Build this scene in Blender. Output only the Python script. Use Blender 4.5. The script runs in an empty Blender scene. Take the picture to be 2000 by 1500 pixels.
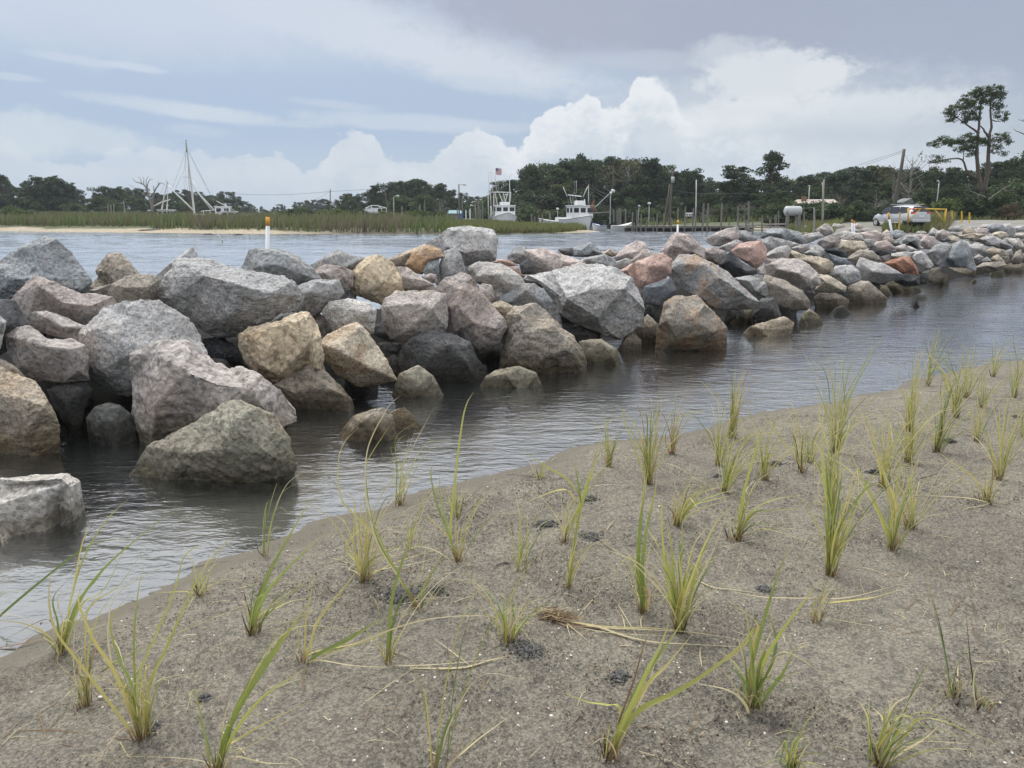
import bpy, bmesh, math, random
import numpy as np
from mathutils import Vector, Matrix
from mathutils.geometry import delaunay_2d_cdt
# ------------------------------------------------------------------ camera
scn = bpy.context.scene
H = 1.7                       # eye height above the water, metres
HZ = 417                      # row of the horizon in the 2000 x 1500 photograph
F = 1502.0
TH = math.atan((750 - HZ) / F)
CT, ST = math.cos(TH), math.sin(TH)
cam_d = bpy.data.cameras.new("camera"); cam = bpy.data.objects.new("camera", cam_d)
scn.collection.objects.link(cam); scn.camera = cam
cam.location = (0, 0, H); cam.rotation_euler = (math.pi / 2 - TH, 0, 0)
cam_d.sensor_width = 36.0; cam_d.lens = F / 2000 * 36; cam_d.clip_start = 0.05; cam_d.clip_end = 6000
scn.view_settings.view_transform = 'Standard'; scn.view_settings.look = 'None'
scn.view_settings.gamma = 1.0; scn.view_settings.exposure = 0.0
cy = scn.cycles; cy.max_bounces = 5; cy.diffuse_bounces = 3; cy.glossy_bounces = 2; cy.transparent_max_bounces = 6
cy.caustics_reflective = False; cy.caustics_refractive = False
def s2l(c):
    c = c / 255.0
    return c / 12.92 if c <= 0.04045 else ((c + 0.055) / 1.055) ** 2.4
def lin(r, g, b): return (s2l(r), s2l(g), s2l(b), 1.0)
def ray(px, py):
    u = (px - 1000) / F; v = (750 - py) / F
    return np.array([u, CT + v * ST, -ST + v * CT])
def G(px, py, z=0.0):
    d = ray(px, py); t = (z - H) / d[2]
    return np.array([d[0] * t, d[1] * t, z])
def A(px, py, Y):
    d = ray(px, py); t = Y / d[1]
    return np.array([d[0] * t, Y, H + d[2] * t])
# ------------------------------------------------------------------ node helper
class NT:
    def __init__(s, tree): s.t = tree; s.n = tree.nodes; s.l = tree.links
    def node(s, typ, **kw):
        n = s.n.new(typ)
        for k, v in kw.items(): setattr(n, k, v)
        return n
    def put(s, sock, val):
        if isinstance(val, bpy.types.NodeSocket): s.l.new(val, sock)
        elif val is not None: sock.default_value = val
    def m(s, op, a, b=None, c=None, clamp=False):
        n = s.node('ShaderNodeMath', operation=op); n.use_clamp = clamp
        s.put(n.inputs[0], a)
        if b is not None: s.put(n.inputs[1], b)
        if c is not None: s.put(n.inputs[2], c)
        return n.outputs[0]
    def add(s, a, b): return s.m('ADD', a, b)
    def sub(s, a, b): return s.m('SUBTRACT', a, b)
    def mul(s, a, b): return s.m('MULTIPLY', a, b)
    def sm(s, x, a, b, lo=0.0, hi=1.0):
        n = s.node('ShaderNodeMapRange', interpolation_type='SMOOTHSTEP')
        s.put(n.inputs[0], x); s.put(n.inputs[1], a); s.put(n.inputs[2], b); s.put(n.inputs[3], lo); s.put(n.inputs[4], hi)
        return n.outputs[0]
    def noise(s, vec, scale, detail=3, rough=0.55, dist=0.0, out=0, norm=True):
        n = s.node('ShaderNodeTexNoise'); s.put(n.inputs['Vector'], vec); s.put(n.inputs['Scale'], scale)
        s.put(n.inputs['Detail'], detail); s.put(n.inputs['Roughness'], rough); s.put(n.inputs['Distortion'], dist)
        return n.outputs[out]
    def voro(s, vec, scale, feature='F1', rand=1.0, out='Distance'):
        n = s.node('ShaderNodeTexVoronoi', feature=feature); s.put(n.inputs['Vector'], vec); s.put(n.inputs['Scale'], scale)
        s.put(n.inputs['Randomness'], rand)
        return n.outputs[out]
    def mix(s, f, a, b, blend='MIX'):
        n = s.node('ShaderNodeMix', data_type='RGBA', blend_type=blend); n.clamp_factor = True
        s.put(n.inputs[0], f); s.put(n.inputs[6], a); s.put(n.inputs[7], b)
        return n.outputs[2]
    def ramp(s, f, stops):
        n = s.node('ShaderNodeValToRGB'); s.put(n.inputs[0], f)
        e = n.color_ramp.elements
        while len(e) < len(stops): e.new(0.5)
        for q, (p, c) in zip(e, stops): q.position = p; q.color = c
        return n.outputs[0]
    def curve(s, x, pts):
        n = s.node('ShaderNodeFloatCurve'); c = n.mapping.curves[0]
        while len(c.points) < len(pts): c.points.new(0.5, 0.5)
        for q, p in zip(c.points, pts): q.location = p; q.handle_type = 'AUTO'
        n.mapping.update(); s.put(n.inputs['Value'], x)
        return n.outputs[0]
    def scale(s, vec, k):
        n = s.node('ShaderNodeVectorMath', operation='MULTIPLY'); s.put(n.inputs[0], vec); n.inputs[1].default_value = k
        return n.outputs[0]
    def bump(s, h, strength, dist, normal=None):
        n = s.node('ShaderNodeBump'); s.put(n.inputs['Strength'], strength); s.put(n.inputs['Distance'], dist)
        s.put(n.inputs['Height'], h)
        if normal is not None: s.put(n.inputs['Normal'], normal)
        return n.outputs[0]
# ------------------------------------------------------------------ sky
def P2A(px, py):
    d = ray(px, py); d = d / np.linalg.norm(d)
    return math.atan2(d[0], d[1]), math.asin(d[2])
SUN_EL, SUN_AZ = math.radians(58), math.radians(-35)
world = bpy.data.worlds.new("World"); scn.world = world; world.use_nodes = True
world.cycles.sampling_method = 'MANUAL'; world.cycles.sample_map_resolution = 256
w = NT(world.node_tree); w.n.clear()
tc = w.node('ShaderNodeTexCoord').outputs['Generated']
sep = w.node('ShaderNodeSeparateXYZ'); w.l.new(tc, sep.inputs[0])
az = w.m('ARCTAN2', sep.outputs[0], sep.outputs[1]); el = w.m('ARCSINE', sep.outputs[2])
n_soft = w.noise(w.scale(tc, (1, 1, 2.2)), 7.0, 6, 0.6)
n_mid = w.noise(w.scale(tc, (1, 1, 1.6)), 26.0, 5, 0.62)
n_fin = w.noise(w.scale(tc, (1, 1, 1.4)), 95.0, 4, .65); n_bil = w.voro(tc, 34.0, 'F1'); n_bil2 = w.voro(tc, 80.0, 'F1')
warp = w.sub(n_mid, 0.5); warp2 = w.sub(n_soft, 0.5)
sky = w.node('ShaderNodeTexSky', sky_type='NISHITA', sun_disc=False, sun_elevation=SUN_EL, sun_rotation=SUN_AZ)
sky.air_density = 1.0; sky.dust_density = 2.0
SK = 0.1
def C(r, g, b, k=1.0):
    c = lin(r, g, b); return (c[0] * k / SK, c[1] * k / SK, c[2] * k / SK, 1)
# thin veil over the clear sky, blue-grey to the west, lavender grey to the east
fx = w.sm(w.add(az, w.mul(warp2, 0.25)), -0.35, 0.55)
fe = w.sm(w.add(el, w.mul(warp2, 0.10)), 0.02, 0.26)
lo = w.mix(fx, C(183, 203, 226), C(188, 200, 213)); hi = w.mix(fx, C(200, 211, 229), C(172, 183, 203))
col = w.mix(fe, lo, hi)
col = w.mix(0.86, sky.outputs[0], col)
midblue = w.mul(w.sm(el, 0.05, 0.10), w.sm(el, 0.21, 0.14)); midblue = w.mul(midblue, w.sm(az, 0.28, -0.05))
col = w.mix(w.mul(midblue, 0.62), col, C(173, 193, 219))
def blob(px, py, rx, ry, rot=0.0, soft=0.5, nz=0.8):
    """soft-edged cloud patch centred on a direction; rx, ry half sizes in 1/1502 radian"""
    a0, e0 = P2A(px, py); c, s_ = math.cos(rot), math.sin(rot)
    da = w.sub(az, a0); de = w.sub(el, e0)
    p = w.mul(w.add(w.mul(da, c), w.mul(de, s_)), F / rx); q = w.mul(w.sub(w.mul(de, c), w.mul(da, s_)), F / ry)
    r = w.add(w.mul(p, p), w.mul(q, q))
    r = w.add(r, w.mul(warp, -2.2 * nz)); r = w.add(w.add(r, w.mul(warp2, -1.6 * nz)), w.mul(w.sub(n_fin, .5), -1.1 * nz))
    return w.sm(r, 1.0 + soft, 1.0 - soft)
# high grey deck and the pale band along its lower edge
for (px, py, rx, ry, rot, so, c, k) in [
    (820, 85, 330, 48, -0.22, 0.9, C(214, 222, 232), .85), (620, 40, 200, 34, -0.15, .9, C(212, 220, 232), .7),
    (200, -20, 520, 90, 0, .9, C(206, 216, 231), .6),
    (1180, -15, 420, 105, -0.10, .8, C(170, 178, 196), .85), (1330, 60, 300, 55, -.12, .9, C(174, 182, 198), .7),
    (1750, 60, 420, 110, -.1, .95, C(166, 176, 196), .55),
    (140, 115, 75, 6, -.08, .9, C(208, 218, 233), .55), (268, 132, 42, 6, -.08, .9, C(208, 219, 233), .7), (25, 150, 40, 5, -.05, .9, C(206, 216, 232), .6),
    (330, 210, 130, 12, -.09, .9, C(208, 219, 230), .7), (440, 226, 95, 13, -.07, .8, C(206, 217, 229), .75), (390, 255, 55, 9, -.05, .9, C(196, 209, 225), .6),
    (660, 205, 75, 7, -.08, .9, C(198, 210, 227), .7), (760, 236, 165, 14, -.03, .8, C(202, 214, 228), .8), (600, 243, 40, 7, 0, .9, C(200, 212, 227), .6), (930, 250, 110, 11, 0, .9, C(203, 214, 227), .6),
    (940, 165, 80, 14, -.1, .9, C(200, 212, 226), .55),
    (50, 262, 60, 40, 0, .5, C(208, 219, 228), .85), (130, 262, 125, 25, -.1, .7, C(204, 216, 227), .85)]:
    col = w.mix(w.mul(blob(px, py, rx, ry, rot, so), k), col, c)
# broken cumulus on the east side
for (px, py, rx, ry, rot, so, c, k) in [
    (1500, 250, 330, 95, 0, .9, C(203, 212, 222), .75), (1430, 105, 75, 26, 0, .8, C(208, 216, 225), .75), (1520, 150, 120, 46, 0, .5, C(220, 226, 232), .9), (1600, 150, 38, 30, 0, .5, C(222, 228, 233), .8),
    (1470, 222, 150, 26, .05, .7, C(226, 231, 236), .8), (1700, 215, 130, 30, .03, .85, C(222, 228, 234), .75), (1640, 300, 200, 60, 0, .95, C(196, 207, 218), .6),
    (1250, 118, 120, 16, -.05, .9, C(196, 205, 219), .6)]:
    col = w.mix(w.mul(blob(px, py, rx, ry, rot, so, 1.1), k), col, c)
# cumulus bank standing on the horizon: its top as a function of the bearing
prof = [(-400, 290), (0, 268), (60, 300), (130, 318), (210, 292), (245, 285), (300, 290), (360, 286), (430, 296), (500, 296), (555, 293), (590, 322), (635, 308), (652, 272), (690, 258), (735, 268), (765, 304), (800, 308),
        (860, 296), (895, 262), (930, 250), (975, 268), (1000, 288), (1030, 262), (1050, 232), (1075, 212), (1100, 198), (1118, 196), (1150, 184), (1174, 186), (1182, 216), (1206, 212), (1228, 176), (1240, 150), (1290, 146), (1308, 160), (1322, 182), (1345, 214), (1365, 208), (1400, 214), (1440, 208), (1520, 226), (1600, 240), (1760, 250), (2000, 270), (2400, 280)]
pp = []
for (px, py) in prof:
    a, e = P2A(px, py); pp.append(((a + 0.8) / 1.6, e / 0.3))
top = w.mul(w.curve(w.m('DIVIDE', w.add(w.add(az, w.mul(warp, 0.012)), 0.8), 1.6), pp), 0.3)
bil = w.add(w.mul(w.sub(0.45, n_bil), 0.013), w.mul(w.sub(0.45, n_bil2), 0.007)); bil = w.add(bil, w.mul(w.sub(n_fin, .5), .014))
dep = w.sub(w.add(w.add(top, bil), w.mul(warp, 0.014)), el)
soft = w.sm(az, 0.15, 0.30, 0.005, 0.06)
body = w.m('MULTIPLY', w.sm(dep, 0.0, soft), w.sm(az, 0.75, 0.25, 0.35, 1.0))
lit = w.sm(w.add(dep, w.add(w.mul(warp, 0.09), w.mul(w.sub(n_fin, .5), .05))), 0.075, 0.0)
crisp = w.sm(az, -0.10, 0.05, 0.40, 1.15)
base_c = w.mix(w.sm(n_soft, 0.35, 0.7), C(189, 203, 218), C(204, 214, 224))
lump = w.sm(w.add(n_mid, w.mul(n_bil, -0.5)), 0.05, 0.45)
base_c = w.mix(w.mul(lump, 0.45), base_c, C(220, 227, 233))
cl = w.mix(w.mul(lit, w.add(w.mul(crisp, 0.72), 0.02)), base_c, C(240, 243, 246))
fade = w.mul(w.sm(el, 0.0, 0.05, 0.72, 0.97), w.sm(az, -0.5, -0.08, 0.6, 1.0))
col = w.mix(w.mul(body, fade), col, cl)
# overhead, outside the picture: added bright cloud deck to light the scene and water
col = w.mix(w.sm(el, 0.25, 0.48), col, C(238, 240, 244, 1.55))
col = w.mix(w.sm(el, 0.0, -0.08), col, C(120, 128, 128, .6))
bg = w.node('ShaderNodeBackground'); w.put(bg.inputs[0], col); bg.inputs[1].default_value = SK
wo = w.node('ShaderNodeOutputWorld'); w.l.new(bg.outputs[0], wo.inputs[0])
sun_d = bpy.data.lights.new("sun", 'SUN'); sun = bpy.data.objects.new("sun", sun_d); scn.collection.objects.link(sun)
sun_d.energy = 2.5; sun_d.angle = math.radians(22); sun_d.color = (1.0, 0.96, 0.9)
sv = Vector((math.sin(SUN_AZ) * math.cos(SUN_EL), math.cos(SUN_AZ) * math.cos(SUN_EL), math.sin(SUN_EL)))
sun.rotation_euler = sv.to_track_quat('Z', 'Y').to_euler()
# ------------------------------------------------------------------ generic helpers
col0 = scn.collection
rng = random.Random(7); nrg = np.random.default_rng(11)
def tag(o, label=None, cat=None, group=None, kind=None):
    if label: o['label'] = label
    if cat: o['category'] = cat
    if group: o['group'] = group
    if kind: o['kind'] = kind
    return o
def empty(name, loc=(0, 0, 0), rz=0.0):
    o = bpy.data.objects.new(name, None); o.location = loc; o.rotation_euler = (0, 0, rz); o.empty_display_size = 0.2
    col0.objects.link(o); return o
def link(name, me, parent=None, loc=None):
    o = bpy.data.objects.new(name, me); col0.objects.link(o)
    if parent is not None: o.parent = parent
    if loc is not None: o.location = loc
    return o
def np_mesh(name, V, T, mat, smooth=True, col=None, quads=False):
    """mesh from numpy arrays of vertices and triangles (or quads)"""
    k = 4 if quads else 3
    V = np.asarray(V, dtype=np.float32); T = np.asarray(T, dtype=np.int32)
    me = bpy.data.meshes.new(name); me.vertices.add(len(V)); me.vertices.foreach_set('co', V.ravel())
    me.loops.add(len(T) * k); me.loops.foreach_set('vertex_index', T.ravel())
    me.polygons.add(len(T)); me.polygons.foreach_set('loop_start', np.arange(0, len(T) * k, k, dtype=np.int32))
    me.update(calc_edges=True)
    me.polygons.foreach_set('use_smooth', np.full(len(T), smooth))
    if col is not None:
        a = me.color_attributes.new('Col', 'FLOAT_COLOR', 'POINT')
        c = np.ones((len(V), 4), dtype=np.float32); c[:, :3] = col; a.data.foreach_set('color', c.ravel())
    if mat: me.materials.append(mat)
    return me
class MB:
    """collects simple solids, one mesh"""
    def __init__(s): s.v = []; s.f = []
    def poly(s, vs, fs):
        b = len(s.v); s.v += [tuple(float(x) for x in q) for q in vs]; s.f += [tuple(i + b for i in f) for f in fs]; return s
    def box(s, c, d, rz=0.0, R=None):
        x, y, z = d[0] / 2, d[1] / 2, d[2] / 2
        M = R if R is not None else Matrix.Rotation(rz, 3, 'Z')
        P = [Vector(c) + M @ Vector((sx * x, sy * y, sz * z)) for sz in (-1, 1) for (sx, sy) in ((-1, -1), (1, -1), (1, 1), (-1, 1))]
        return s.poly(P, [(3, 2, 1, 0), (4, 5, 6, 7), (0, 1, 5, 4), (1, 2, 6, 5), (2, 3, 7, 6), (3, 0, 4, 7)])
    def tube(s, pts, r, n=8, caps=True):
        pts = [Vector(p) for p in pts]; k = len(pts); rr = r if isinstance(r, (list, tuple)) else [r] * k
        b = len(s.v); up = Vector((0.13, 0.27, 0.95))
        for i, p in enumerate(pts):
            t = (pts[min(i + 1, k - 1)] - pts[max(i - 1, 0)]).normalized()
            if abs(t.dot(up)) > 0.97: up = Vector((1, 0.1, 0.05))
            a = t.cross(up).normalized(); c = t.cross(a)
            for j in range(n):
                q = p + rr[i] * (math.cos(2 * math.pi * j / n) * a + math.sin(2 * math.pi * j / n) * c); s.v.append(tuple(q))
        for i in range(k - 1):
            for j in range(n):
                s.f.append((b + i * n + j, b + i * n + (j + 1) % n, b + (i + 1) * n + (j + 1) % n, b + (i + 1) * n + j))
        if caps: s.f.append(tuple(b + j for j in range(n))[::-1]); s.f.append(tuple(b + (k - 1) * n + j for j in range(n)))
        return s
    def build(s, name, mat, parent=None, smooth=False, bevel=0.0, loc=None):
        me = bpy.data.meshes.new(name); me.from_pydata(s.v, [], s.f)
        bm = bmesh.new(); bm.from_mesh(me)
        bmesh.ops.recalc_face_normals(bm, faces=bm.faces)
        if bevel > 0: bmesh.ops.bevel(bm, geom=bm.edges[:], offset=bevel, segments=2, affect='EDGES', profile=0.6)
        bm.to_mesh(me); bm.free()
        if smooth: me.polygons.foreach_set('use_smooth', np.ones(len(me.polygons), dtype=bool))
        if mat: me.materials.append(mat)
        return link(name, me, parent, loc)
# gradient noise ------------------------------------------------------
_gr = nrg.normal(size=(4096, 3)); _gr /= np.linalg.norm(_gr, axis=1)[:, None]
def pn(p):
    p = np.asarray(p, dtype=np.float64); i = np.floor(p).astype(np.int64); f = p - i
    u = f * f * f * (f * (f * 6 - 15) + 10); out = 0
    for dx in (0, 1):
        for dy in (0, 1):
            for dz in (0, 1):
                h = ((i[:, 0] + dx) * 73856093) ^ ((i[:, 1] + dy) * 19349663) ^ ((i[:, 2] + dz) * 83492791)
                g = _gr[(h ^ (h >> 13)) & 4095]
                d = (f[:, 0] - dx) * g[:, 0] + (f[:, 1] - dy) * g[:, 1] + (f[:, 2] - dz) * g[:, 2]
                out = out + d * (u[:, 0] if dx else 1 - u[:, 0]) * (u[:, 1] if dy else 1 - u[:, 1]) * (u[:, 2] if dz else 1 - u[:, 2])
    return out * 1.6
def fbm(p, o=3, g=0.5):
    s = 0; a = 1.0
    for k in range(o): s = s + a * pn(p * 2.03 ** k + 17.3 * k); a *= g
    return s
# ------------------------------------------------------------------ materials
def mat(name):
    m = bpy.data.materials.new(name); m.use_nodes = True; t = NT(m.node_tree); t.n.clear()
    b = t.node('ShaderNodeBsdfPrincipled'); o = t.node('ShaderNodeOutputMaterial'); t.l.new(b.outputs[0], o.inputs[0])
    return m, t, b, o
def paint(name, c, rough=0.5, metal=0.0, var=0.25, scale=6.0, dirt=(0.18, 0.14, 0.10), amt=0.25, bump=0.0):
    m, t, b, o = mat(name); tcn = t.node('ShaderNodeTexCoord').outputs['Object']
    n1 = t.noise(tcn, scale, 5, 0.6); n2 = t.noise(t.scale(tcn, (1, 1, .25)), scale * 3, 4)
    cc = t.mix(t.mul(n1, var), (*c, 1), (c[0] * .55, c[1] * .55, c[2] * .55, 1))
    cc = t.mix(t.mul(t.sm(n2, 0.5, 0.75), amt), cc, (*dirt, 1))
    t.put(b.inputs['Base Color'], cc); b.inputs['Roughness'].default_value = rough; b.inputs['Metallic'].default_value = metal
    if bump: t.put(b.inputs['Normal'], t.bump(n2, bump, 0.02))
    return m
M = {}
M['white'] = paint('white_paint', (.78, .79, .79), .4, var=.12, amt=.16)
M['offwhite'] = paint('weathered_white', (.66, .66, .63), .55, var=.25, amt=.3)
M['wood'] = paint('weathered_wood', (.24, .225, .195), .85, var=.7, scale=5, amt=.45, dirt=(.07, .075, .06), bump=.4)
M['palewood'] = paint('bleached_wood', (.36, .34, .30), .85, var=.6, scale=5, amt=.4, bump=.4)
M['darkwood'] = paint('wet_wood', (.07, .062, .052), .7, var=.5, amt=.4)
M['pole'] = paint('pole_wood', (.13, .115, .095), .85, var=.5)
M['glass'] = paint('dark_glass', (.03, .035, .04), .08, var=.1, amt=0)
M['steel'] = paint('grey_steel', (.42, .43, .43), .5, .3)
M['wire'] = paint('cable', (.10, .10, .105), .6, amt=0)
M['rope'] = paint('grey_rope', (.28, .28, .28), .8, amt=.1)
M['yellow'] = paint('yellow_paint', (.72, .46, .045), .5, var=.2, amt=.2)
M['orange'] = paint('orange_band', (.80, .36, .03), .4, var=.1, amt=.05)
M['pvc'] = paint('white_pipe', (.80, .81, .82), .35, var=.06, amt=.06)
M['red'] = paint('red_band', (.55, .05, .035), .45, var=.1, amt=.1)
M['rubber'] = paint('rubber', (.02, .02, .02), .8, amt=.1)
M['blue'] = paint('blue_cover', (.05, .12, .32), .6)
M['teal'] = paint('teal_siding', (.20, .36, .40), .6)
M['tank'] = paint('tank_white', (.52, .535, .55), .45, var=.3, amt=.3, dirt=(.3, .29, .27))
M['silver'] = paint('silver_car_paint', (.58, .60, .62), .25, .35, var=.04, amt=.0)
M['roofpink'] = paint('roof_shingle', (.44, .385, .34), .8, var=.3, scale=2)
M['brick'] = paint('brick', (.24, .13, .09), .9, var=.4)
M['wall'] = paint('house_wall', (.50, .44, .38), .8)
M['greyshed'] = paint('grey_shed', (.22, .23, .235), .7)
M['rust'] = paint('rusty_iron', (.20, .11, .06), .85, var=.5)
M['net'] = paint('brown_net', (.22, .14, .09), .9, var=.6)
M['net_green'] = paint('dark_net', (.05, .075, .075), .9, var=.4)
# ------------------------------------------------------------------ ground: one height function for sand, channel bed and far shores
def seg_dist(P, poly):
    """unsigned distance of points P (N,2) to a closed polygon and an inside mask"""
    poly = np.asarray(poly, float); a = poly; b = np.roll(poly, -1, axis=0)
    best = np.full(len(P), 1e9); ins = np.zeros(len(P), bool)
    for (p, q) in zip(a, b):
        d = q - p; L2 = (d ** 2).sum() + 1e-12
        t = np.clip(((P - p) @ d) / L2, 0, 1); r = P - p - t[:, None] * d
        best = np.minimum(best, np.hypot(r[:, 0], r[:, 1]))
        c = (p[1] > P[:, 1]) != (q[1] > P[:, 1])
        xx = (q[0] - p[0]) * (P[:, 1] - p[1]) / (q[1] - p[1] + 1e-12) + p[0]
        ins ^= c & (P[:, 0] < xx)
    return best, ins
def g2(px, py): return tuple(G(px, py)[:2])
SAND = [g2(*p) for p in [(-300, 1420), (0, 1275), (60, 1240), (120, 1215), (180, 1205), (250, 1180), (320, 1152), (390, 1130), (440, 1100), (480, 1085), (520, 1060), (560, 1045), (640, 1010), (700, 1003), (760, 985), (800, 968), (860, 955), (940, 935), (1000, 918), (1060, 900), (1100, 880), (1130, 872), (1200, 860), (1300, 850), (1340, 846), (1380, 838), (1450, 815), (1530, 800), (1600, 788), (1680, 775), (1760, 755), (1790, 740), (1820, 735), (1880, 720), (2000, 703), (2200, 685), (2700, 660)]]
SAND += [(30, -10), (-10, -10)]
W0 = G(570, 832)[:2]; W1 = G(1730, 600)[:2]
DIR = (W1 - W0) / np.linalg.norm(W1 - W0); NRM = np.array([-DIR[1], DIR[0]])
def pile_n(P): return (P - W0) @ NRM
def pile_t(P): return (P - W0) @ DIR
def S(n):      # working surface of the rock pile over the distance behind its front waterline
    return np.interp(n, [-3, -.6, 0, 2.0, 2.7, 3.0, 4.6], [-.2, -.05, .14, 1.18, 1.28, 1.2, -.1])
def near_h(P):
    d, ins = seg_dist(P, SAND)
    land = 0.11 * (1 - np.exp(-d / 0.55)) + 0.012 * d + 0.02 * np.minimum(d / .15, 1) * (1 - np.exp(-d / .3))
    bed = -np.minimum(0.75, 0.075 * d + 0.03 * d * d)
    z = np.where(ins, land, bed)
    n = pile_n(P)
    mound = np.interp(n, [-1.6, -.5, .5, 1.9, 2.7, 4.2, 5.5], [-.9, -.6, -.25, .45, .5, -.6, -1.3])
    far = np.interp(n, [4.0, 6.0, 60], [0, -.5, -1.0])
    return np.maximum(np.where(n > 3.4, np.minimum(z, far - .2), z), mound) + 0.0
def land_h(x, y):
    return float(near_h(np.array([[x, y]]))[0])
def on_sand(px, py):
    z = 0.1
    for _ in range(6):
        p = G(px, py, z); z = land_h(p[0], p[1])
    return G(px, py, z)
# near ground sheet: fan of cells, fine close to the eye
rad = np.radians
az_ = np.concatenate([np.linspace(rad(-110), rad(-46.5), 70), np.linspace(rad(-46), rad(46), 770), np.linspace(rad(46.5), rad(140), 110)])
r_ = np.concatenate([np.geomspace(.15, 1.14, 16), np.geomspace(1.15, 11, 680), np.geomspace(11.06, 60, 120)[1:]])
AA, RR = np.meshgrid(az_, r_); X = (RR * np.sin(AA)).ravel(); Y = (RR * np.cos(AA)).ravel()
P2 = np.stack([X, Y], 1); Z = near_h(P2)
dS, inS = seg_dist(P2, SAND)
P3 = np.stack([X, Y, np.zeros_like(X)], 1)
dry = np.clip(dS / 0.35, 0, 1) * inS
Z = Z + np.where(inS, 1, .6) * (0.013 * fbm(P3 * 1.3, 3) + 0.006 * pn(P3 * 6) + .004 * np.abs(pn(P3 * 15)))
near = (np.hypot(X, Y) < 9) & (np.abs(np.arctan2(X, Y)) < .85)
cr = np.zeros_like(X)
q = P3[near]
clump = np.clip(fbm(q * 2.2 + 9, 3) * 1.2 + .55, 0.12, 1.3)
cr[near] = clump * (0.0042 * np.abs(pn(q * 55)) + 0.0040 * pn(q * 95) + 0.0035 * pn(q * 28))
Z = Z + cr * dry * 2.3
nA, nR = len(az_), len(r_)
ii = (np.arange(nR - 1)[:, None] * nA + np.arange(nA - 1)[None, :]).ravel()
QD = np.stack([ii, ii + 1, ii + nA + 1, ii + nA], 1)
m, t, b, o = mat('damp_sand')
geo = t.node('ShaderNodeNewGeometry').outputs['Position']; sp = t.node('ShaderNodeSeparateXYZ'); t.l.new(geo, sp.inputs[0]); zc = sp.outputs[2]
flat = t.scale(geo, (1, 1, .3))
n1 = t.noise(flat, 1.1, 5, .6); n2 = t.noise(flat, 7.0, 5, .65); n3 = t.noise(flat, 150.0, 3, .7); n4 = t.noise(flat, 85.0, 5, .7, .4)
c = t.mix(t.sm(n1, .35, .65), (.195, .176, .136, 1), (.295, .265, .203, 1))
c = t.mix(t.mul(t.sm(n2, .48, .64), .6), c, (.105, .099, .086, 1))
c = t.mix(t.sm(n4, .40, .60), t.mix(.52, c, (.075, .07, .063, 1)), t.mix(.36, c, (.42, .385, .32, 1)))
c = t.mix(t.mul(t.sm(n3, .58, .70), .5), c, (.42, .39, .34, 1))
c = t.mix(t.mul(t.sm(n3, .42, .30), .6), c, (.045, .043, .04, 1))
n5 = t.noise(flat, 24.0, 5, .7); c = t.mix(t.mul(t.sm(n5, .5, .36), .5), c, (.085, .08, .072, 1)); c = t.mix(t.mul(t.sm(n5, .56, .70), .3), c, (.40, .37, .31, 1))
pur = t.noise(flat, 2.6, 4, .6)
c = t.mix(t.mul(t.sm(pur, .56, .70), .35), c, (.20, .165, .155, 1))
wet = t.sm(t.add(zc, t.mul(t.sub(n1, .5), .10)), .085, .03)
c = t.mix(t.mul(wet, .88), c, (.118, .104, .076, 1))
c = t.mix(t.sm(zc, .004, -.03), c, (.30, .29, .25, 1))
deep = t.sm(zc, -.16, -.5); c = t.mix(deep, c, (.05, .048, .036, 1))  # bed colour darkened with depth, standing in for light absorbed by water
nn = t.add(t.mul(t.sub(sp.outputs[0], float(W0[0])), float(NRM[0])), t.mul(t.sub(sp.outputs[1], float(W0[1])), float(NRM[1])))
c = t.mix(t.sm(nn, -1.0, -.1), c, (.018, .0175, .015, 1))      # shade of the gaps between the stones, painted near-black into the bed
t.put(b.inputs['Base Color'], c); t.put(b.inputs['Roughness'], t.sm(wet, 0, 1, .95, .55)); b.inputs['Specular IOR Level'].default_value = .3
hgt = t.add(t.add(t.mul(n4, .55), t.mul(n3, .35)), t.mul(t.voro(flat, 75.0, 'SMOOTH_F1'), .6))
t.put(b.inputs['Normal'], t.bump(hgt, t.sm(wet, 0, 1, .9, .3), .018))
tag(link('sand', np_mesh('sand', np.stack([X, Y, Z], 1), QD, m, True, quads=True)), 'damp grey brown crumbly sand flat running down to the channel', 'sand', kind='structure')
# far land --------------------------------------------------------
def gp(px, py): return tuple(G(px, py)[:2])
MARSH = [gp(*p) for p in [(-700, 447), (-200, 449.5), (0, 451), (120, 453), (300, 455), (420, 456.5), (520, 457), (640, 457.6), (760, 458), (870, 458.2), (980, 457.8), (1080, 456), (1130, 455), (1160, 454), (1176, 453.2), (1150, 450.5), (1100, 449), (1000, 447.5), (930, 446), (885, 443)]]
MARSH += [(-5, 140), (35, 140)] + [gp(*p) for p in [(1236, 446), (1330, 449), (1450, 451), (1530, 453), (1560, 456), (1640, 459), (1700, 460), (1760, 460), (1850, 460.5), (1866, 461), (1882, 463), (1910, 469), (1960, 475), (2020, 479), (2500, 500)]]
MARSH += [(900, 60), (2600, 400), (2600, 2600), (-2600, 2600), (-2600, 300)]
def far_h(P):
    d, ins = seg_dist(P, MARSH); az = np.arctan2(P[:, 0], P[:, 1])
    plate = np.interp(az, [-.7, -.05, .08, .2, .43, .52], [.55, .5, .35, .6, .86, 1.12])
    sc = np.interp(az, [.45, .52], [2.5, 3.4])
    up = np.where(d < 2.2, .10 * d, .22 + (plate - .22) * (1 - np.exp(-(d - 2.2) / sc)))
    up = up + np.clip((np.hypot(P[:, 0], P[:, 1]) - 120) * .004, 0, 3)
    return np.where(ins, up, -np.minimum(1.2, .12 * d))
az_ = np.linspace(math.radians(-46), math.radians(46), 560); r_ = np.concatenate([np.linspace(38, 110, 150), np.geomspace(111, 800, 44)])
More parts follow.
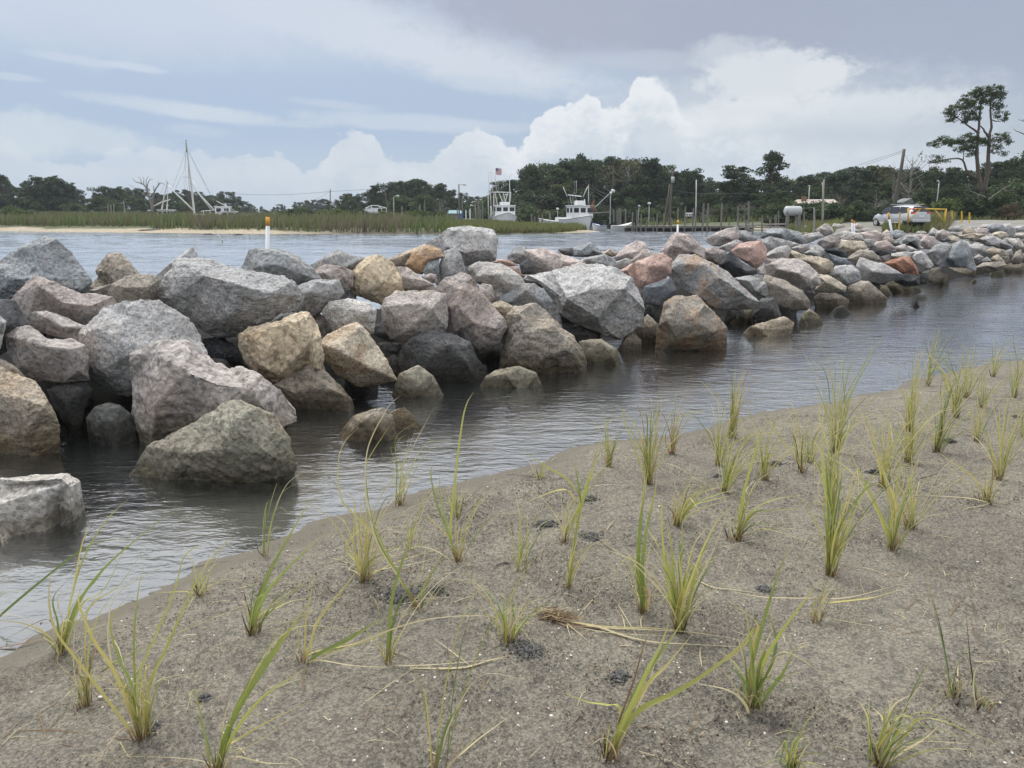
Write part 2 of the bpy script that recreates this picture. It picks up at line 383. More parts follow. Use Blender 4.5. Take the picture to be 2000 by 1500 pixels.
AA, RR = np.meshgrid(az_, r_); X = (RR * np.sin(AA)).ravel(); Y = (RR * np.cos(AA)).ravel(); P2 = np.stack([X, Y], 1)
dm, im = seg_dist(P2, MARSH)
Z = far_h(P2) + .05 * fbm(np.stack([X, Y, X * 0], 1) * .5, 3) * im
az = np.arctan2(X, Y)
sandc = np.array([.47, .40, .29]); mud = np.array([.055, .05, .035]); soil = np.array([.10, .115, .05]); grav = np.array([.30, .285, .26])
nz = fbm(np.stack([X, Y, X * 0 + 3], 1) * .22, 3)
k = np.clip((dm + nz * 1.2 - 2.3) / .8, 0, 1)[:, None]
cc = sandc * (1 - k) + soil * k
muddy = np.clip((az - math.radians(-17)) / .12, 0, .85) * np.clip((math.radians(4.0) - az) / .02, 0, 1)
cc = cc * (1 - muddy[:, None] * (1 - k)) + mud * muddy[:, None] * (1 - k)
gr = np.clip((az - math.radians(20.5)) / .02, 0, 1) * np.clip((90 - RR.ravel()) / 6, 0, 1)
gm = np.clip(.85 + nz * .5, 0.25, 1) * gr
cc = cc * (1 - gm[:, None]) + grav * gm[:, None]
nA, nR = len(az_), len(r_); ii = (np.arange(nR - 1)[:, None] * nA + np.arange(nA - 1)[None, :]).ravel()
m, t, b, o = mat('shore_soil')
vc = t.node('ShaderNodeVertexColor', layer_name='Col').outputs[0]; geo = t.node('ShaderNodeNewGeometry').outputs['Position']
n1 = t.noise(geo, 3.0, 5, .7); c = t.mix(t.sm(n1, .3, .7), t.mix(.45, vc, (.03, .03, .025, 1)), vc)
t.put(b.inputs['Base Color'], c); b.inputs['Roughness'].default_value = .95; t.put(b.inputs['Normal'], t.bump(n1, .6, .15))
tag(link('terrain', np_mesh('terrain', np.stack([X, Y, Z], 1), np.stack([ii, ii + 1, ii + nA + 1, ii + nA], 1), m, True, col=cc, quads=True)), 'low far shore of marsh, sand beach and gravel landing', 'terrain', kind='structure')
def on_far(px_, py_):
    for Y_ in np.arange(40, 120, .5):
        p = A(px_, py_, Y_)
        if p[2] <= far_z(p[0], Y_): return float(Y_)
    return 60.0
def far_z(x, y): return float(far_h(np.array([[x, y]]))[0])
MB().box((0, 395, -2.2), (1760, 860, 1.0)).build('ground', paint('deep_bed', (.05, .05, .04), .9))
tag(bpy.data.objects['ground'], 'muddy bed under the water', 'ground', kind='structure')
# ------------------------------------------------------------------ water
m = bpy.data.materials.new('water'); m.use_nodes = True; t = NT(m.node_tree); t.n.clear()
geo = t.node('ShaderNodeNewGeometry').outputs['Position']; sp = t.node('ShaderNodeSeparateXYZ'); t.l.new(geo, sp.inputs[0])
nn = t.add(t.mul(t.sub(sp.outputs[0], float(W0[0])), float(NRM[0])), t.mul(t.sub(sp.outputs[1], float(W0[1])), float(NRM[1])))
bay = t.sm(nn, 1.6, 3.6)      # the open water behind the rocks is choppier than the sheltered channel
rot = t.node('ShaderNodeMapping'); t.l.new(geo, rot.inputs[0]); rot.inputs['Rotation'].default_value = (0, 0, math.radians(-14)); rot.inputs['Scale'].default_value = (.45, 1, 1)
g1 = t.noise(rot.outputs[0], 13.0, 3, .55, .5); g2_ = t.noise(rot.outputs[0], 3.6, 2, .5, .3); g3 = t.noise(rot.outputs[0], 40.0, 2, .5)
calm = t.add(t.add(t.mul(g1, .45), t.mul(g2_, .55)), t.mul(g3, .09))
rot2 = t.node('ShaderNodeMapping'); t.l.new(geo, rot2.inputs[0]); rot2.inputs['Rotation'].default_value = (0, 0, math.radians(8)); rot2.inputs['Scale'].default_value = (.4, 1, 1)
h0 = t.noise(rot2.outputs[0], .42, 3, .55, .5); h1 = t.noise(rot2.outputs[0], 1.5, 4, .6, .4); h2 = t.noise(rot2.outputs[0], 4.5, 3, .6)
chop = t.add(t.add(t.mul(h0, 2.6), t.mul(h1, 1.0)), t.mul(h2, .3))
patch = t.sm(t.noise(geo, .5, 3, .5), .3, .7, .45, 1.25)
nb1 = t.bump(calm, t.mul(patch, .48), .042); nb2 = t.bump(chop, .8, .10)
nm = t.node('ShaderNodeMix', data_type='VECTOR'); t.put(nm.inputs[0], bay); t.put(nm.inputs[4], nb1); t.put(nm.inputs[5], nb2); nrm = nm.outputs[1]
gl = t.node('ShaderNodeBsdfGlossy'); gl.inputs['Roughness'].default_value = .09; gl.inputs['Color'].default_value = (.97, .98, 1, 1); t.put(gl.inputs['Normal'], nrm)
tr = t.node('ShaderNodeBsdfTransparent'); tr.inputs[0].default_value = (.66, .68, .66, 1)
df = t.node('ShaderNodeBsdfDiffuse'); t.put(df.inputs[0], t.mix(bay, (.15, .163, .165, 1), (.11, .13, .15, 1))); t.put(df.inputs['Normal'], nrm)
under = t.node('ShaderNodeMixShader'); t.put(under.inputs[0], t.sm(bay, 0, 1, .09, .9)); t.l.new(tr.outputs[0], under.inputs[1]); t.l.new(df.outputs[0], under.inputs[2])
fr = t.node('ShaderNodeFresnel'); fr.inputs[0].default_value = 1.38; t.put(fr.inputs['Normal'], nrm)
ms = t.node('ShaderNodeMixShader'); t.put(ms.inputs[0], t.m('MULTIPLY_ADD', fr.outputs[0], 1.25, .23, clamp=True)); t.l.new(under.outputs[0], ms.inputs[1]); t.l.new(gl.outputs[0], ms.inputs[2])
o = t.node('ShaderNodeOutputMaterial'); t.l.new(ms.outputs[0], o.inputs[0])
az_ = np.concatenate([np.linspace(rad(-120), rad(-48.5), 60), np.linspace(rad(-48), rad(48), 540), np.linspace(rad(48.5), rad(120), 60)]); r_ = np.concatenate([np.geomspace(.4, 6, 40), np.linspace(6.1, 95, 600), np.geomspace(96, 840, 30)])
AA, RR = np.meshgrid(az_, r_); X = (RR * np.sin(AA)).ravel(); Y = (RR * np.cos(AA)).ravel(); P2 = np.stack([X, Y], 1)
mask = np.clip((pile_n(P2) - 2.2) / 3.0, 0, 1) * np.clip((105 - RR.ravel()) / 40, 0, 1)
gust = np.clip(.75 + .9 * pn(np.stack([X * .06, Y * .10, X * 0 + 1], 1)), .25, 1.5)
wave = .040 * (1 - 2 * np.abs(pn(np.stack([X * .30 + Y * .07, Y * .85 - X * .05, X * 0], 1)))) + .026 * pn(np.stack([X * .7, Y * 1.9, X * 0 + 7], 1)) + .010 * pn(np.stack([X * 1.6, Y * 4.0, X * 0 + 3], 1))
Z = wave * mask * gust * .85
nA, nR = len(az_), len(r_); ii = (np.arange(nR - 1)[:, None] * nA + np.arange(nA - 1)[None, :]).ravel()
me = np_mesh('water', np.stack([X, Y, Z], 1), np.stack([ii, ii + 1, ii + nA + 1, ii + nA], 1), m, True, quads=True)
tag(link('water', me), 'rippled grey blue tidal water', 'water', kind='structure')
# ------------------------------------------------------------------ rocks
def rock_mat(name, second, amt, sp_dark=.45, vein=0.3, rough_scale=1.0):
    m, t, b, o = mat(name)
    oi = t.node('ShaderNodeObjectInfo'); base = oi.outputs['Color']; rnd = oi.outputs['Random']
    ob = t.node('ShaderNodeTexCoord').outputs['Object']
    off = t.node('ShaderNodeVectorMath', operation='ADD'); t.l.new(ob, off.inputs[0])
    cb = t.node('ShaderNodeCombineXYZ'); t.put(cb.inputs[0], t.mul(rnd, 37.0)); t.put(cb.inputs[1], t.mul(rnd, 91.0)); t.l.new(cb.outputs[0], off.inputs[1]); vs = t.node('ShaderNodeVectorMath', operation='SCALE'); t.l.new(off.outputs[0], vs.inputs[0]); t.put(vs.inputs['Scale'], t.sm(t.m('FRACT', t.mul(rnd, 7.3)), 0, 1, .65, 1.5)); p = vs.outputs[0]
    r2 = t.m('FRACT', t.mul(rnd, 13.7)); bnd = t.noise(t.scale(p, (1.2, 2.0, 9.0)), 2.2, 4, .6, .8)
    big = t.noise(p, 2.3, 4, .6, .4); mid = t.noise(p, 9.0, 5, .65); fine = t.noise(p, 55.0, 3, .75); grain = t.voro(p, 46.0, 'F1', 1.0, 'Color'); gv = t.node('ShaderNodeSeparateColor'); t.l.new(grain, gv.inputs[0])
    c = t.mix(t.mul(t.sm(big, .46, .64), amt), base, (*second, 1))
    c = t.mix(t.mul(t.sm(mid, .45, .68), .45), c, t.mix(1.0, c, (.62, .60, .58, 1), 'MULTIPLY'))
    c = t.mix(t.mul(t.sm(mid, .52, .30), .40), c, t.mix(1.0, c, (1.3, 1.29, 1.27, 1), 'MULTIPLY'))
    c = t.mix(t.mul(t.sm(bnd, .50, .62), t.sm(r2, .35, .9, 0, .6)), c, t.mix(1.0, c, (.55, .53, .52, 1), 'MULTIPLY'))
    warm = t.noise(p, 1.5, 3, .6, .5); c = t.mix(t.mul(t.sm(warm, .52, .68), .35), c, t.mix(1.0, c, (1.12, .92, .74, 1), 'MULTIPLY'))
    # crystals
    g0 = gv.outputs[0]
    c = t.mix(t.mul(t.sm(g0, .30, .16), .58), c, t.mix(1.0, c, (sp_dark, sp_dark, sp_dark, 1), 'MULTIPLY'))
    c = t.mix(t.mul(t.sm(g0, .72, .88), .42), c, t.mix(1.0, c, (1.55, 1.53, 1.5, 1), 'MULTIPLY'))
    c = t.mix(t.mul(t.sm(fine, .56, .68), .35), c, t.mix(1.0, c, (1.6, 1.58, 1.55, 1), 'MULTIPLY')); c = t.mix(t.mul(t.sm(fine, .44, .32), .5), c, t.mix(1.0, c, (.45, .44, .43, 1), 'MULTIPLY'))
    ve = t.noise(t.scale(p, (1, 1, 2.6)), 2.0, 4, .6, 1.6); vl = t.m('ABSOLUTE', t.sub(ve, .5))
    c = t.mix(t.mul(t.sm(vl, .010, .0), t.mul(t.sm(r2, .2, .8), vein * 1.6)), c, (.62, .60, .58, 1))
    dk = t.noise(p, 3.4, 5, .7, .8); c = t.mix(t.mul(t.sm(dk, .60, .72), .45), c, t.mix(1.0, c, (.38, .37, .36, 1), 'MULTIPLY'))
    # tide stain: brown-green film up to a ragged line above the water
    geo = t.node('ShaderNodeNewGeometry').outputs['Position']; sp = t.node('ShaderNodeSeparateXYZ'); t.l.new(geo, sp.inputs[0])
    zz = t.add(sp.outputs[2], t.mul(t.sub(t.noise(geo, 2.2, 4, .6), .5), .30))
    stain = t.add(t.mul(t.sm(zz, .40, .30), .5), t.mul(t.sm(zz, .22, .14), .5)); c = t.mix(t.mul(t.mul(stain, t.sub(1.0, t.mul(oi.outputs['Object Index'], .01))), .82), c, t.mix(1.0, c, (.40, .36, .27, 1), 'MULTIPLY'))
    wet = t.sm(t.add(sp.outputs[2], t.mul(t.sub(mid, .5), .10)), .105, .07); c = t.mix(t.mul(wet, .7), c, t.mix(1.0, c, (.34, .31, .24, 1), 'MULTIPLY'))
    t.put(b.inputs['Base Color'], c); t.put(b.inputs['Roughness'], t.sm(wet, 0, 1, .88, .42)); b.inputs['Specular IOR Level'].default_value = .35
    hh = t.add(t.add(t.mul(mid, .8), t.mul(fine, .16)), t.mul(g0, .04))
    t.put(b.inputs['Normal'], t.bump(hh, .8, .06 * rough_scale))
    return m
RM = {'g': rock_mat('grey_granite', (.40, .37, .35), .4), 'p': rock_mat('pink_granite', (.36, .35, .33), .55), 'r': rock_mat('red_granite', (.55, .43, .37), .6, vein=.6),
      't': rock_mat('tan_granite', (.34, .30, .25), .5), 'o': rock_mat('ochre_granite', (.32, .30, .27), .35), 'd': rock_mat('dark_gneiss', (.20, .20, .20), .5, vein=.15), 'm': rock_mat('mottled_granite', (.44, .30, .20), .75)}
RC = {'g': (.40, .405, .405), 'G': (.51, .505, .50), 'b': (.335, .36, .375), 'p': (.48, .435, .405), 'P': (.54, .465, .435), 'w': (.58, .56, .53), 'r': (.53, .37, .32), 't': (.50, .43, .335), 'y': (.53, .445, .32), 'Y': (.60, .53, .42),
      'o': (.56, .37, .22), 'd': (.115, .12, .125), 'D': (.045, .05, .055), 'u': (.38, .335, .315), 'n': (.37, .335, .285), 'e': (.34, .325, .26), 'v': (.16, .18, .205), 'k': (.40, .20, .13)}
VIEW = {'a': (0, 400, .3667), 'b': (600, 400, .35), 'c': (1200, 400, .4), 'k': (1600, 420, .2), 'm': (1280, 430, .2), 'p': (0, 0, 1),
        'd': (0, 950, .3667), 'e': (500, 750, .3667), 'f': (900, 750, .3667), 'h': (900, 1050, .3), 'i': (1400, 1050, .3), 'j': (1400, 650, .3667),
        'z': (0, 250, .25), 'y': (500, 250, .25), 'x': (1000, 250, .25), 's': (1500, 150, .25), 'q': (940, 320, .15), 'l': (1680, 380, .1)}
def px(view, p): v = VIEW[view]; return (v[0] + p[0] * v[2], v[1] + p[1] * v[2])
def subdiv(V, T):
    E = np.sort(np.concatenate([T[:, [0, 1]], T[:, [1, 2]], T[:, [2, 0]]]), axis=1)
    U, inv = np.unique(E, axis=0, return_inverse=True); inv = inv.ravel(); k = len(T); M_ = len(V) + inv
    a, b_, c_ = M_[:k], M_[k:2 * k], M_[2 * k:]
    V2 = np.concatenate([V, (V[U[:, 0]] + V[U[:, 1]]) / 2])
    T2 = np.concatenate([np.stack([T[:, 0], a, c_], 1), np.stack([T[:, 1], b_, a], 1), np.stack([T[:, 2], c_, b_], 1), np.stack([a, b_, c_], 1)])
    return V2, T2
def smooth(V, T, it, k=.5):
    E = np.unique(np.sort(np.concatenate([T[:, [0, 1]], T[:, [1, 2]], T[:, [2, 0]]]), axis=1), axis=0); E = np.concatenate([E, E[:, ::-1]])
    cnt = np.bincount(E[:, 0], minlength=len(V))[:, None]
    for _ in range(it):
        s_ = np.zeros_like(V); np.add.at(s_, E[:, 0], V[E[:, 1]]); V = V * (1 - k) + k * s_ / np.maximum(cnt, 1)
    return V
def vnorm(V, T):
    n = np.cross(V[T[:, 1]] - V[T[:, 0]], V[T[:, 2]] - V[T[:, 0]]); N = np.zeros_like(V)
    for j in range(3): np.add.at(N, T[:, j], n)
    return N / (np.linalg.norm(N, axis=1)[:, None] + 1e-12)
def auto_n(cx, cy):
    d = ray(cx, cy)
    for n in np.arange(-1.5, 3.2, .02):
        den = (d[:2] @ NRM); t_ = (n + W0 @ NRM) / den
        if H + d[2] * t_ <= S(n): return n
    return 2.75
rocks = []
def rock(view, pts_, key, label, ridge=None, n=None, Y=None, thick=.8, mk=None, rough=1.0, fwd=1.0, clean=0, name='boulder', cat='boulder', group='granite boulders heaped in the breakwater', lv=None):
    zo = [p[2] if len(p) > 2 else None for p in pts_]; pts = [p[:2] for p in pts_]
    q = np.array([px(view, p) for p in pts]); q = q.mean(0) + (q - q.mean(0)) * 1.045; R_ = np.random.default_rng(len(rocks) * 7 + 3)
    x, y = q[:, 0], q[:, 1]; x2, y2 = np.roll(x, -1), np.roll(y, -1); ar = ((x * y2 - x2 * y).sum()) / 2
    cx = ((x + x2) * (x * y2 - x2 * y)).sum() / (6 * ar); cy = ((y + y2) * (x * y2 - x2 * y)).sum() / (6 * ar); ar = abs(ar)
    if Y is None:
        if n is None: n = auto_n(cx, cy * .6 + y.max() * .4)
        d = ray(cx, cy); wl = n <= .2; Y = (n + W0 @ NRM) / (d[:2] @ NRM)
        if wl: Y = float(G(cx, y.max() - .004 * 1500)[1]); Y = Y + .03 * math.sqrt(ar) * Y / F
    wd = math.sqrt(ar) * Y / F                       # real size
    wpx = math.sqrt(ar)
    P = [tuple(p) for p in q]; dep = list(R_.uniform(-.10, .10, len(P)))
    dep = [d_ if z_ is None else z_ / wd for d_, z_ in zip(dep, zo)]
    no = len(P); c0 = np.array([cx, cy])
    ring = q; nr = []
    for i in range(no):
        if R_.random() < (.45 if ridge is None else .8): continue
        s_ = R_.uniform(.72, .86); p = c0 + (ring[i] - c0) * s_
        nr.append(p); P.append(tuple(p)); dep.append(-fwd * R_.uniform(.13, .24))
    if ridge is None:
        w_ = np.ptp(x); h_ = np.ptp(y)
        ridge = [(cx + R_.uniform(-.26, -.08) * w_, cy + R_.uniform(-.16, .02) * h_, R_.uniform(.30, .42)), (cx + R_.uniform(.06, .26) * w_, cy + R_.uniform(-.14, .06) * h_, R_.uniform(.28, .42))]
        if R_.random() < .6: ridge.append((cx + R_.uniform(-.1, .1) * w_, cy + R_.uniform(.12, .25) * h_, R_.uniform(.26, .36)))
    else: ridge = [(*px(view, r_), (r_[2] if len(r_) > 2 else .36)) for r_ in ridge]
    for r_ in ridge: P.append((r_[0], r_[1])); dep.append(-fwd * r_[2])
    P = np.array(P); dep = np.array(dep)
    vo, eo, fo, ov, oe, of = delaunay_2d_cdt([Vector(p) for p in P], [(i, (i + 1) % no) for i in range(no)], [], 1, 1e-4)
    idx = [o_[0] if len(o_) else -1 for o_ in ov]
    Pv = np.array([tuple(v) for v in vo]); Dv = np.array([dep[i] if i >= 0 else -.1 for i in idx])
    front = [tuple(f) for f in fo]
    fl = [A(p[0], p[1], Y + d_ * wd) for p, d_ in zip(Pv, Dv)]
    V = list(map(np.array, fl)); T = list(front)
    bmap = {o_i: v_i for v_i, o_i in enumerate(idx) if o_i >= 0}
    outl = [bmap[i] for i in range(no)]
    ar_s = ((Pv[outl][:, 0] * np.roll(Pv[outl][:, 1], -1) - np.roll(Pv[outl][:, 0], -1) * Pv[outl][:, 1]).sum())
    # back half: two rings closing in a point
    prev = outl
    for (sc_, dd) in ((.86, .38 * thick), (.5, .82 * thick)):
        cur = []
        for i in range(no):
            p = c0 + (q[i] - c0) * sc_ * R_.uniform(.93, 1.05); cur.append(len(V))
            vv = A(p[0], p[1], Y + wd * dd); V.append(vv - np.array([0, 0, .10 * wd * dd]))
        for i in range(no):
            a_, b_, c_, d_ = prev[i], prev[(i + 1) % no], cur[(i + 1) % no], cur[i]
            T += [(a_, b_, c_), (a_, c_, d_)]
        prev = cur
    V.append(A(cx, cy, Y + wd * thick) - np.array([0, 0, .1 * wd])); e = len(V) - 1
    for i in range(no): T.append((prev[i], prev[(i + 1) % no], e))
    V = np.array(V); T = np.array([t_[:3] for t_ in T])
    low = V[:, 2] < .09; V[low, 2] -= .16
    me = bpy.data.meshes.new('tmp'); me.from_pydata([tuple(v) for v in V], [], [tuple(int(a) for a in t_) for t_ in T]); bm = bmesh.new(); bm.from_mesh(me)
    bmesh.ops.recalc_face_normals(bm, faces=bm.faces); bmesh.ops.triangulate(bm, faces=bm.faces[:]); bm.to_mesh(me); bm.free()
    V = np.array([v.co[:] for v in me.vertices]); T = np.array([p.vertices[:] for p in me.polygons]); bpy.data.meshes.remove(me)
    if lv is None: lv = 5 if wpx > 125 else 4 if wpx > 75 else 3 if wpx > 30 else 2
    for k in range(lv):
        V, T = subdiv(V, T)
        if k == 1: V = smooth(V, T, 1, .10)
        if k == 2: V = smooth(V, T, 1, .10)
    c_ = V.mean(0); o_ = R_.uniform(-50, 50, 3); N = vnorm(V, T); L = (V - c_) / wd
    w1 = fbm(L * 1.7 + o_, 3); w2 = fbm(L * 5.5 + o_ * 2, 3); rd = 1 - np.abs(pn(L * 3.2 + o_ * 3)) * 2
    stp = L @ R_.normal(size=3); stp = np.abs(((stp * 3.3 + w1 * .5) % 1) - .5)          # chipped ledges
    ch = np.abs(pn(L * 2.6 + o_ * 4)); ch = np.minimum(ch, .22)
    fr_ = np.abs(pn(L * 7.5 + o_ * 5)); st2 = L @ R_.normal(size=3); st2 = np.abs(((st2 * 8 + w1 * .7) % 1) - .5)
    dsp = .011 * w1 + .009 * w2 + .008 * rd + .022 * stp - .04 * ch - .030 * np.minimum(fr_, .25) + .010 * st2
    if lv >= 4: dsp = dsp + .007 * fbm(L * 17 + o_, 2)
    V = V + N * (wd * rough * dsp)[:, None]
    dv = V - np.array([0, 0, H]); cz = dv[:, 1] * CT - dv[:, 2] * ST; up = dv[:, 1] * ST + dv[:, 2] * CT
    ux = 1000 + F * dv[:, 0] / cz; uy = 750 - F * up / cz
    k0 = np.ptp(x) / np.ptp(ux); k1 = (y.max() - y.min()) / (min(uy.max(), uy.max()) - uy.min()) if V[:, 2].min() > .09 else 1.06
    m_ = V.mean(0); V = m_ + (V - m_) * np.array([np.clip(k0, .9, 1.2), 1, np.clip(k1, .9, 1.2)])
    me = np_mesh(name, V - c_, T, RM[mk or {'g': 'g', 'G': 'g', 'b': 'g', 'p': 'p', 'P': 'p', 'w': 'p', 'r': 'r', 't': 't', 'y': 'o', 'Y': 't', 'o': 'o', 'd': 'd', 'D': 'd', 'u': 'p', 'n': 't', 'e': 't', 'v': 'd', 'k': 'o'}[key]], True)
    ob = link(name, me, None, tuple(c_)); j = R_.uniform(.93, 1.08); cb = RC[key]; ob.color = (cb[0] * j, cb[1] * j, cb[2] * j, 1)
    ob.pass_index = clean; tag(ob, label, cat, group); rocks.append(ob); return ob
# ------------------------------------------------------------------ the rocks of the breakwater, traced one by one
R = rock
R('a', [(-60, 330), (0, 308), (60, 250), (240, 172), (300, 190), (375, 250), (410, 300), (480, 400), (470, 475), (250, 500), (20, 520), (-60, 520)], 'b', 'tall blue grey peaked boulder with a pale seam down its ridge, on the crest', [(243, 200, .12), (236, 390, .36), (60, 400, .3)], n=2.5)
R('a', [(510, 350), (570, 265), (640, 258), (690, 310), (735, 360), (760, 420), (600, 470), (480, 475), (482, 425), (525, 385)], 'n', 'small brown grey knobbly boulder on the crest beside the blue grey peak', n=2.4)
R('a', [(62, 525), (110, 460), (180, 390), (240, 385), (330, 430), (430, 475), (500, 470), (590, 490), (620, 545), (540, 590), (460, 640), (300, 600), (100, 620)], 'u', 'long low brownish pink boulder under the blue grey peak', [(200, 430, .25), (330, 520, .36), (480, 540, .3)])
R('a', [(480, 455), (600, 420), (690, 370), (800, 370), (850, 400), (830, 460), (790, 525), (640, 535), (560, 500)], 'n', 'brown flat topped boulder with a dark undercut face near the crest', [(650, 440, .3), (780, 440, .3)])
R('a', [(820, 385), (900, 320), (1020, 225), (1060, 290), (1010, 390), (850, 410)], 'g', 'grey pointed boulder poking up behind the biggest dark grey one', n=2.35)
R('a', [(783, 470), (880, 390), (950, 290), (1060, 290), (1180, 320), (1300, 352), (1500, 380), (1560, 410), (1590, 480), (1590, 560), (1480, 575), (1400, 640), (1280, 700), (1160, 705), (1010, 625), (890, 540), (800, 492)], 'g', 'largest dark grey boulder with a pink flushed underside', [(950, 385, .25), (1100, 375, .38), (1270, 425, .42), (1430, 470, .3), (1220, 600, .30), (900, 500, .2)], fwd=1.15)
R('a', [(1288, 345), (1330, 240), (1480, 235), (1600, 285), (1660, 340), (1715, 402), (1600, 428), (1480, 400), (1290, 365)], 'b', 'blue grey slab topped boulder on the crest just below the white and orange marker', [(1380, 330, .3), (1480, 320, .34), (1610, 370, .3)])
R('b', [(0, 350), (80, 300), (170, 250), (250, 285), (325, 300), (260, 380), (60, 410), (5, 400)], 'g', 'grey wedge shaped boulder on the crest beside the marker', [(175, 275, .2), (210, 350, .3)])
R('b', [(15, 385), (100, 335), (190, 345), (255, 375), (250, 460), (170, 475), (100, 440)], 'u', 'rounded mauve brown boulder next to the golden round one')
R('a', [(1570, 440), (1680, 400), (1800, 405), (1830, 470), (1770, 530), (1680, 590), (1585, 575)], 'g', 'medium grey boulder leaning on the end of the largest dark one')
R('a', [(-80, 500), (0, 508), (80, 512), (150, 640), (90, 720), (0, 800), (-80, 800)], 'd', 'dark green grey boulder in shade behind the pink flat rocks')
R('a', [(130, 582), (180, 572), (250, 567), (350, 600), (460, 655), (440, 745), (330, 715), (170, 660)], 'p', 'flat pink brown layered rock lying above the mauve blocky boulder', [(240, 600, .25), (330, 650, .36)])
R('a', [(30, 700), (90, 655), (170, 650), (250, 715), (370, 712), (445, 750), (470, 930), (330, 945), (200, 940), (100, 885), (50, 790)], 'u', 'mauve brown blocky boulder with a flat pale top', [(110, 720, .3), (235, 750, .36), (380, 770, .36), (410, 880, .3)])
R('a', [(430, 690), (470, 640), (560, 550), (680, 525), (790, 508), (870, 530), (990, 610), (1060, 700), (1090, 800), (1000, 910), (720, 1010), (600, 995), (480, 925), (450, 830)], 'G', 'huge pale grey boulder with a broad sloping top above the dark gap', [(520, 660, .28), (740, 770, .42), (700, 600, .2), (540, 880, .3), (900, 720, .25)])
R('a', [(-80, 590), (0, 595), (32, 620), (20, 690), (0, 765), (-80, 770)], 'G', 'pale grey sliver of a boulder cut by the edge of the view', n=.95)
R('a', [(-80, 810), (0, 820), (80, 860), (170, 955), (60, 955), (-80, 900)], 'n', 'brown sloping boulder tucked over the big speckled waterline one')
R('a', [(-100, 880), (0, 885), (110, 920), (200, 960), (260, 1050), (320, 1170), (325, 1300), (200, 1310), (60, 1320), (-100, 1320)], 't', 'big speckled tan boulder at the waterline beside the round dark stone', [(10, 1030, .25), (150, 1050, .36), (240, 1080, .3), (150, 1200, .34)], n=-.1)
R('a', [(255, 990), (320, 950), (340, 942), (450, 948), (490, 990), (450, 1080), (400, 1170), (340, 1150), (280, 1060)], 'd', 'angular dark grey rock wedged in the shaded gap', [(350, 1060, .36), (430, 990, .3)], n=.75)
R('a', [(460, 1140), (500, 1090), (570, 1065), (640, 1075), (720, 1140), (735, 1240), (640, 1275), (520, 1275), (465, 1200)], 'd', 'round smooth dark grey stone in the gap by the water', n=.2)
R('a', [(712, 820), (780, 785), (870, 745), (990, 742), (1080, 800), (1140, 860), (1220, 885), (1290, 880), (1380, 920), (1480, 990), (1560, 1080), (1565, 1145), (1480, 1175), (1200, 1215), (1000, 1215), (880, 1250), (740, 1255), (715, 1100), (712, 950)], 'p', 'great saddle shaped pinkish tan boulder standing in the water', [(860, 830, .30), (990, 900, .36), (1150, 960, .40), (1330, 990, .36), (1200, 1070, .38), (830, 1060, .34)], n=-.05, thick=.6, clean=25)
R('a', [(575, 1432), (680, 1370), (800, 1290), (1000, 1190), (1100, 1140), (1200, 1072), (1260, 1060), (1330, 1090), (1450, 1150), (1520, 1260), (1555, 1375), (1480, 1440), (1300, 1450), (1000, 1430), (800, 1440)], 'e', 'green grey triangular boulder rising from the shallows', [(1240, 1170, .30), (1335, 1105, .18), (1420, 1330, .34), (1000, 1330, .24), (1180, 1310, .34)], Y=4.82, clean=45)
R('a', [(330, 1330), (370, 1290), (480, 1265), (800, 1258), (900, 1275), (800, 1370), (500, 1380), (350, 1355)], 'd', 'low dark wet slab in the water under the round dark stone', Y=5.75)
R('a', [(1272, 690), (1340, 650), (1480, 620), (1600, 575), (1640, 580), (1680, 640), (1705, 700), (1722, 885), (1620, 915), (1470, 955), (1350, 890), (1290, 780)], 'y', 'golden tan square block with a dark notch in its face', [(1345, 690, .32), (1630, 615, .26), (1660, 720, .36), (1400, 860, .33), (1680, 870, .3)])
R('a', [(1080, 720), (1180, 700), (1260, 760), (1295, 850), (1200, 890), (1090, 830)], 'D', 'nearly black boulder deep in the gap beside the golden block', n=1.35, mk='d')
R('a', [(1465, 965), (1560, 910), (1640, 868), (1720, 890), (1800, 960), (1860, 1020), (1905, 1070), (1700, 1095), (1580, 1095), (1480, 1015)], 'n', 'brown grey humped boulder in the water below the golden block', [(1620, 900, .2), (1750, 980, .3), (1580, 1010, .3)], n=-.1)
R('a', [(1635, 590), (1690, 568), (1735, 610), (1745, 700), (1720, 730), (1690, 700)], 'u', 'narrow grey rock standing behind the golden block', n=1.35)
R('a', [(1420, 640), (1500, 575), (1600, 560), (1600, 600), (1500, 640)], 'g', 'grey rock top showing between the largest dark boulder and the golden block', n=1.6)
R('p', [(-60, 950, 0), (-10, 942, .1), (60, 935, .2), (130, 931, .4), (155, 945, .4), (161, 968, .4), (150, 992, .33), (80, 1048, 0), (30, 1083, -.25), (-60, 1110, -.35)], 'w', 'broad flat pale slab nearest the camera, alone in the shallows', [(-20, 992, .0), (90, 960, -.16), (135, 948, -.25)], Y=3.9, thick=.6, clean=85, mk='t')
R('p', [(438, 962), (470, 932), (500, 925), (535, 948), (547, 978), (490, 990)], 'e', 'small dark green mossy rock barely above the water', Y=4.95, lv=4)
R('b', [(245, 470), (255, 370), (320, 300), (400, 280), (480, 330), (520, 410), (533, 480), (490, 530), (430, 560), (330, 525), (270, 495)], 'y', 'golden brown round shouldered boulder near the crest', [(330, 340, .25), (500, 440, .2), (420, 430, .40), (350, 480, .34)])
R('b', [(485, 345), (560, 350), (640, 410), (705, 445), (712, 485), (620, 490), (530, 475), (510, 400)], 'p', 'pinkish grey boulder tucked against the golden round shouldered one')
R('b', [(550, 335), (590, 270), (660, 230), (740, 250), (757, 290), (690, 320), (640, 388), (590, 370)], 'o', 'bright rust orange boulder on the crest below the crest block')
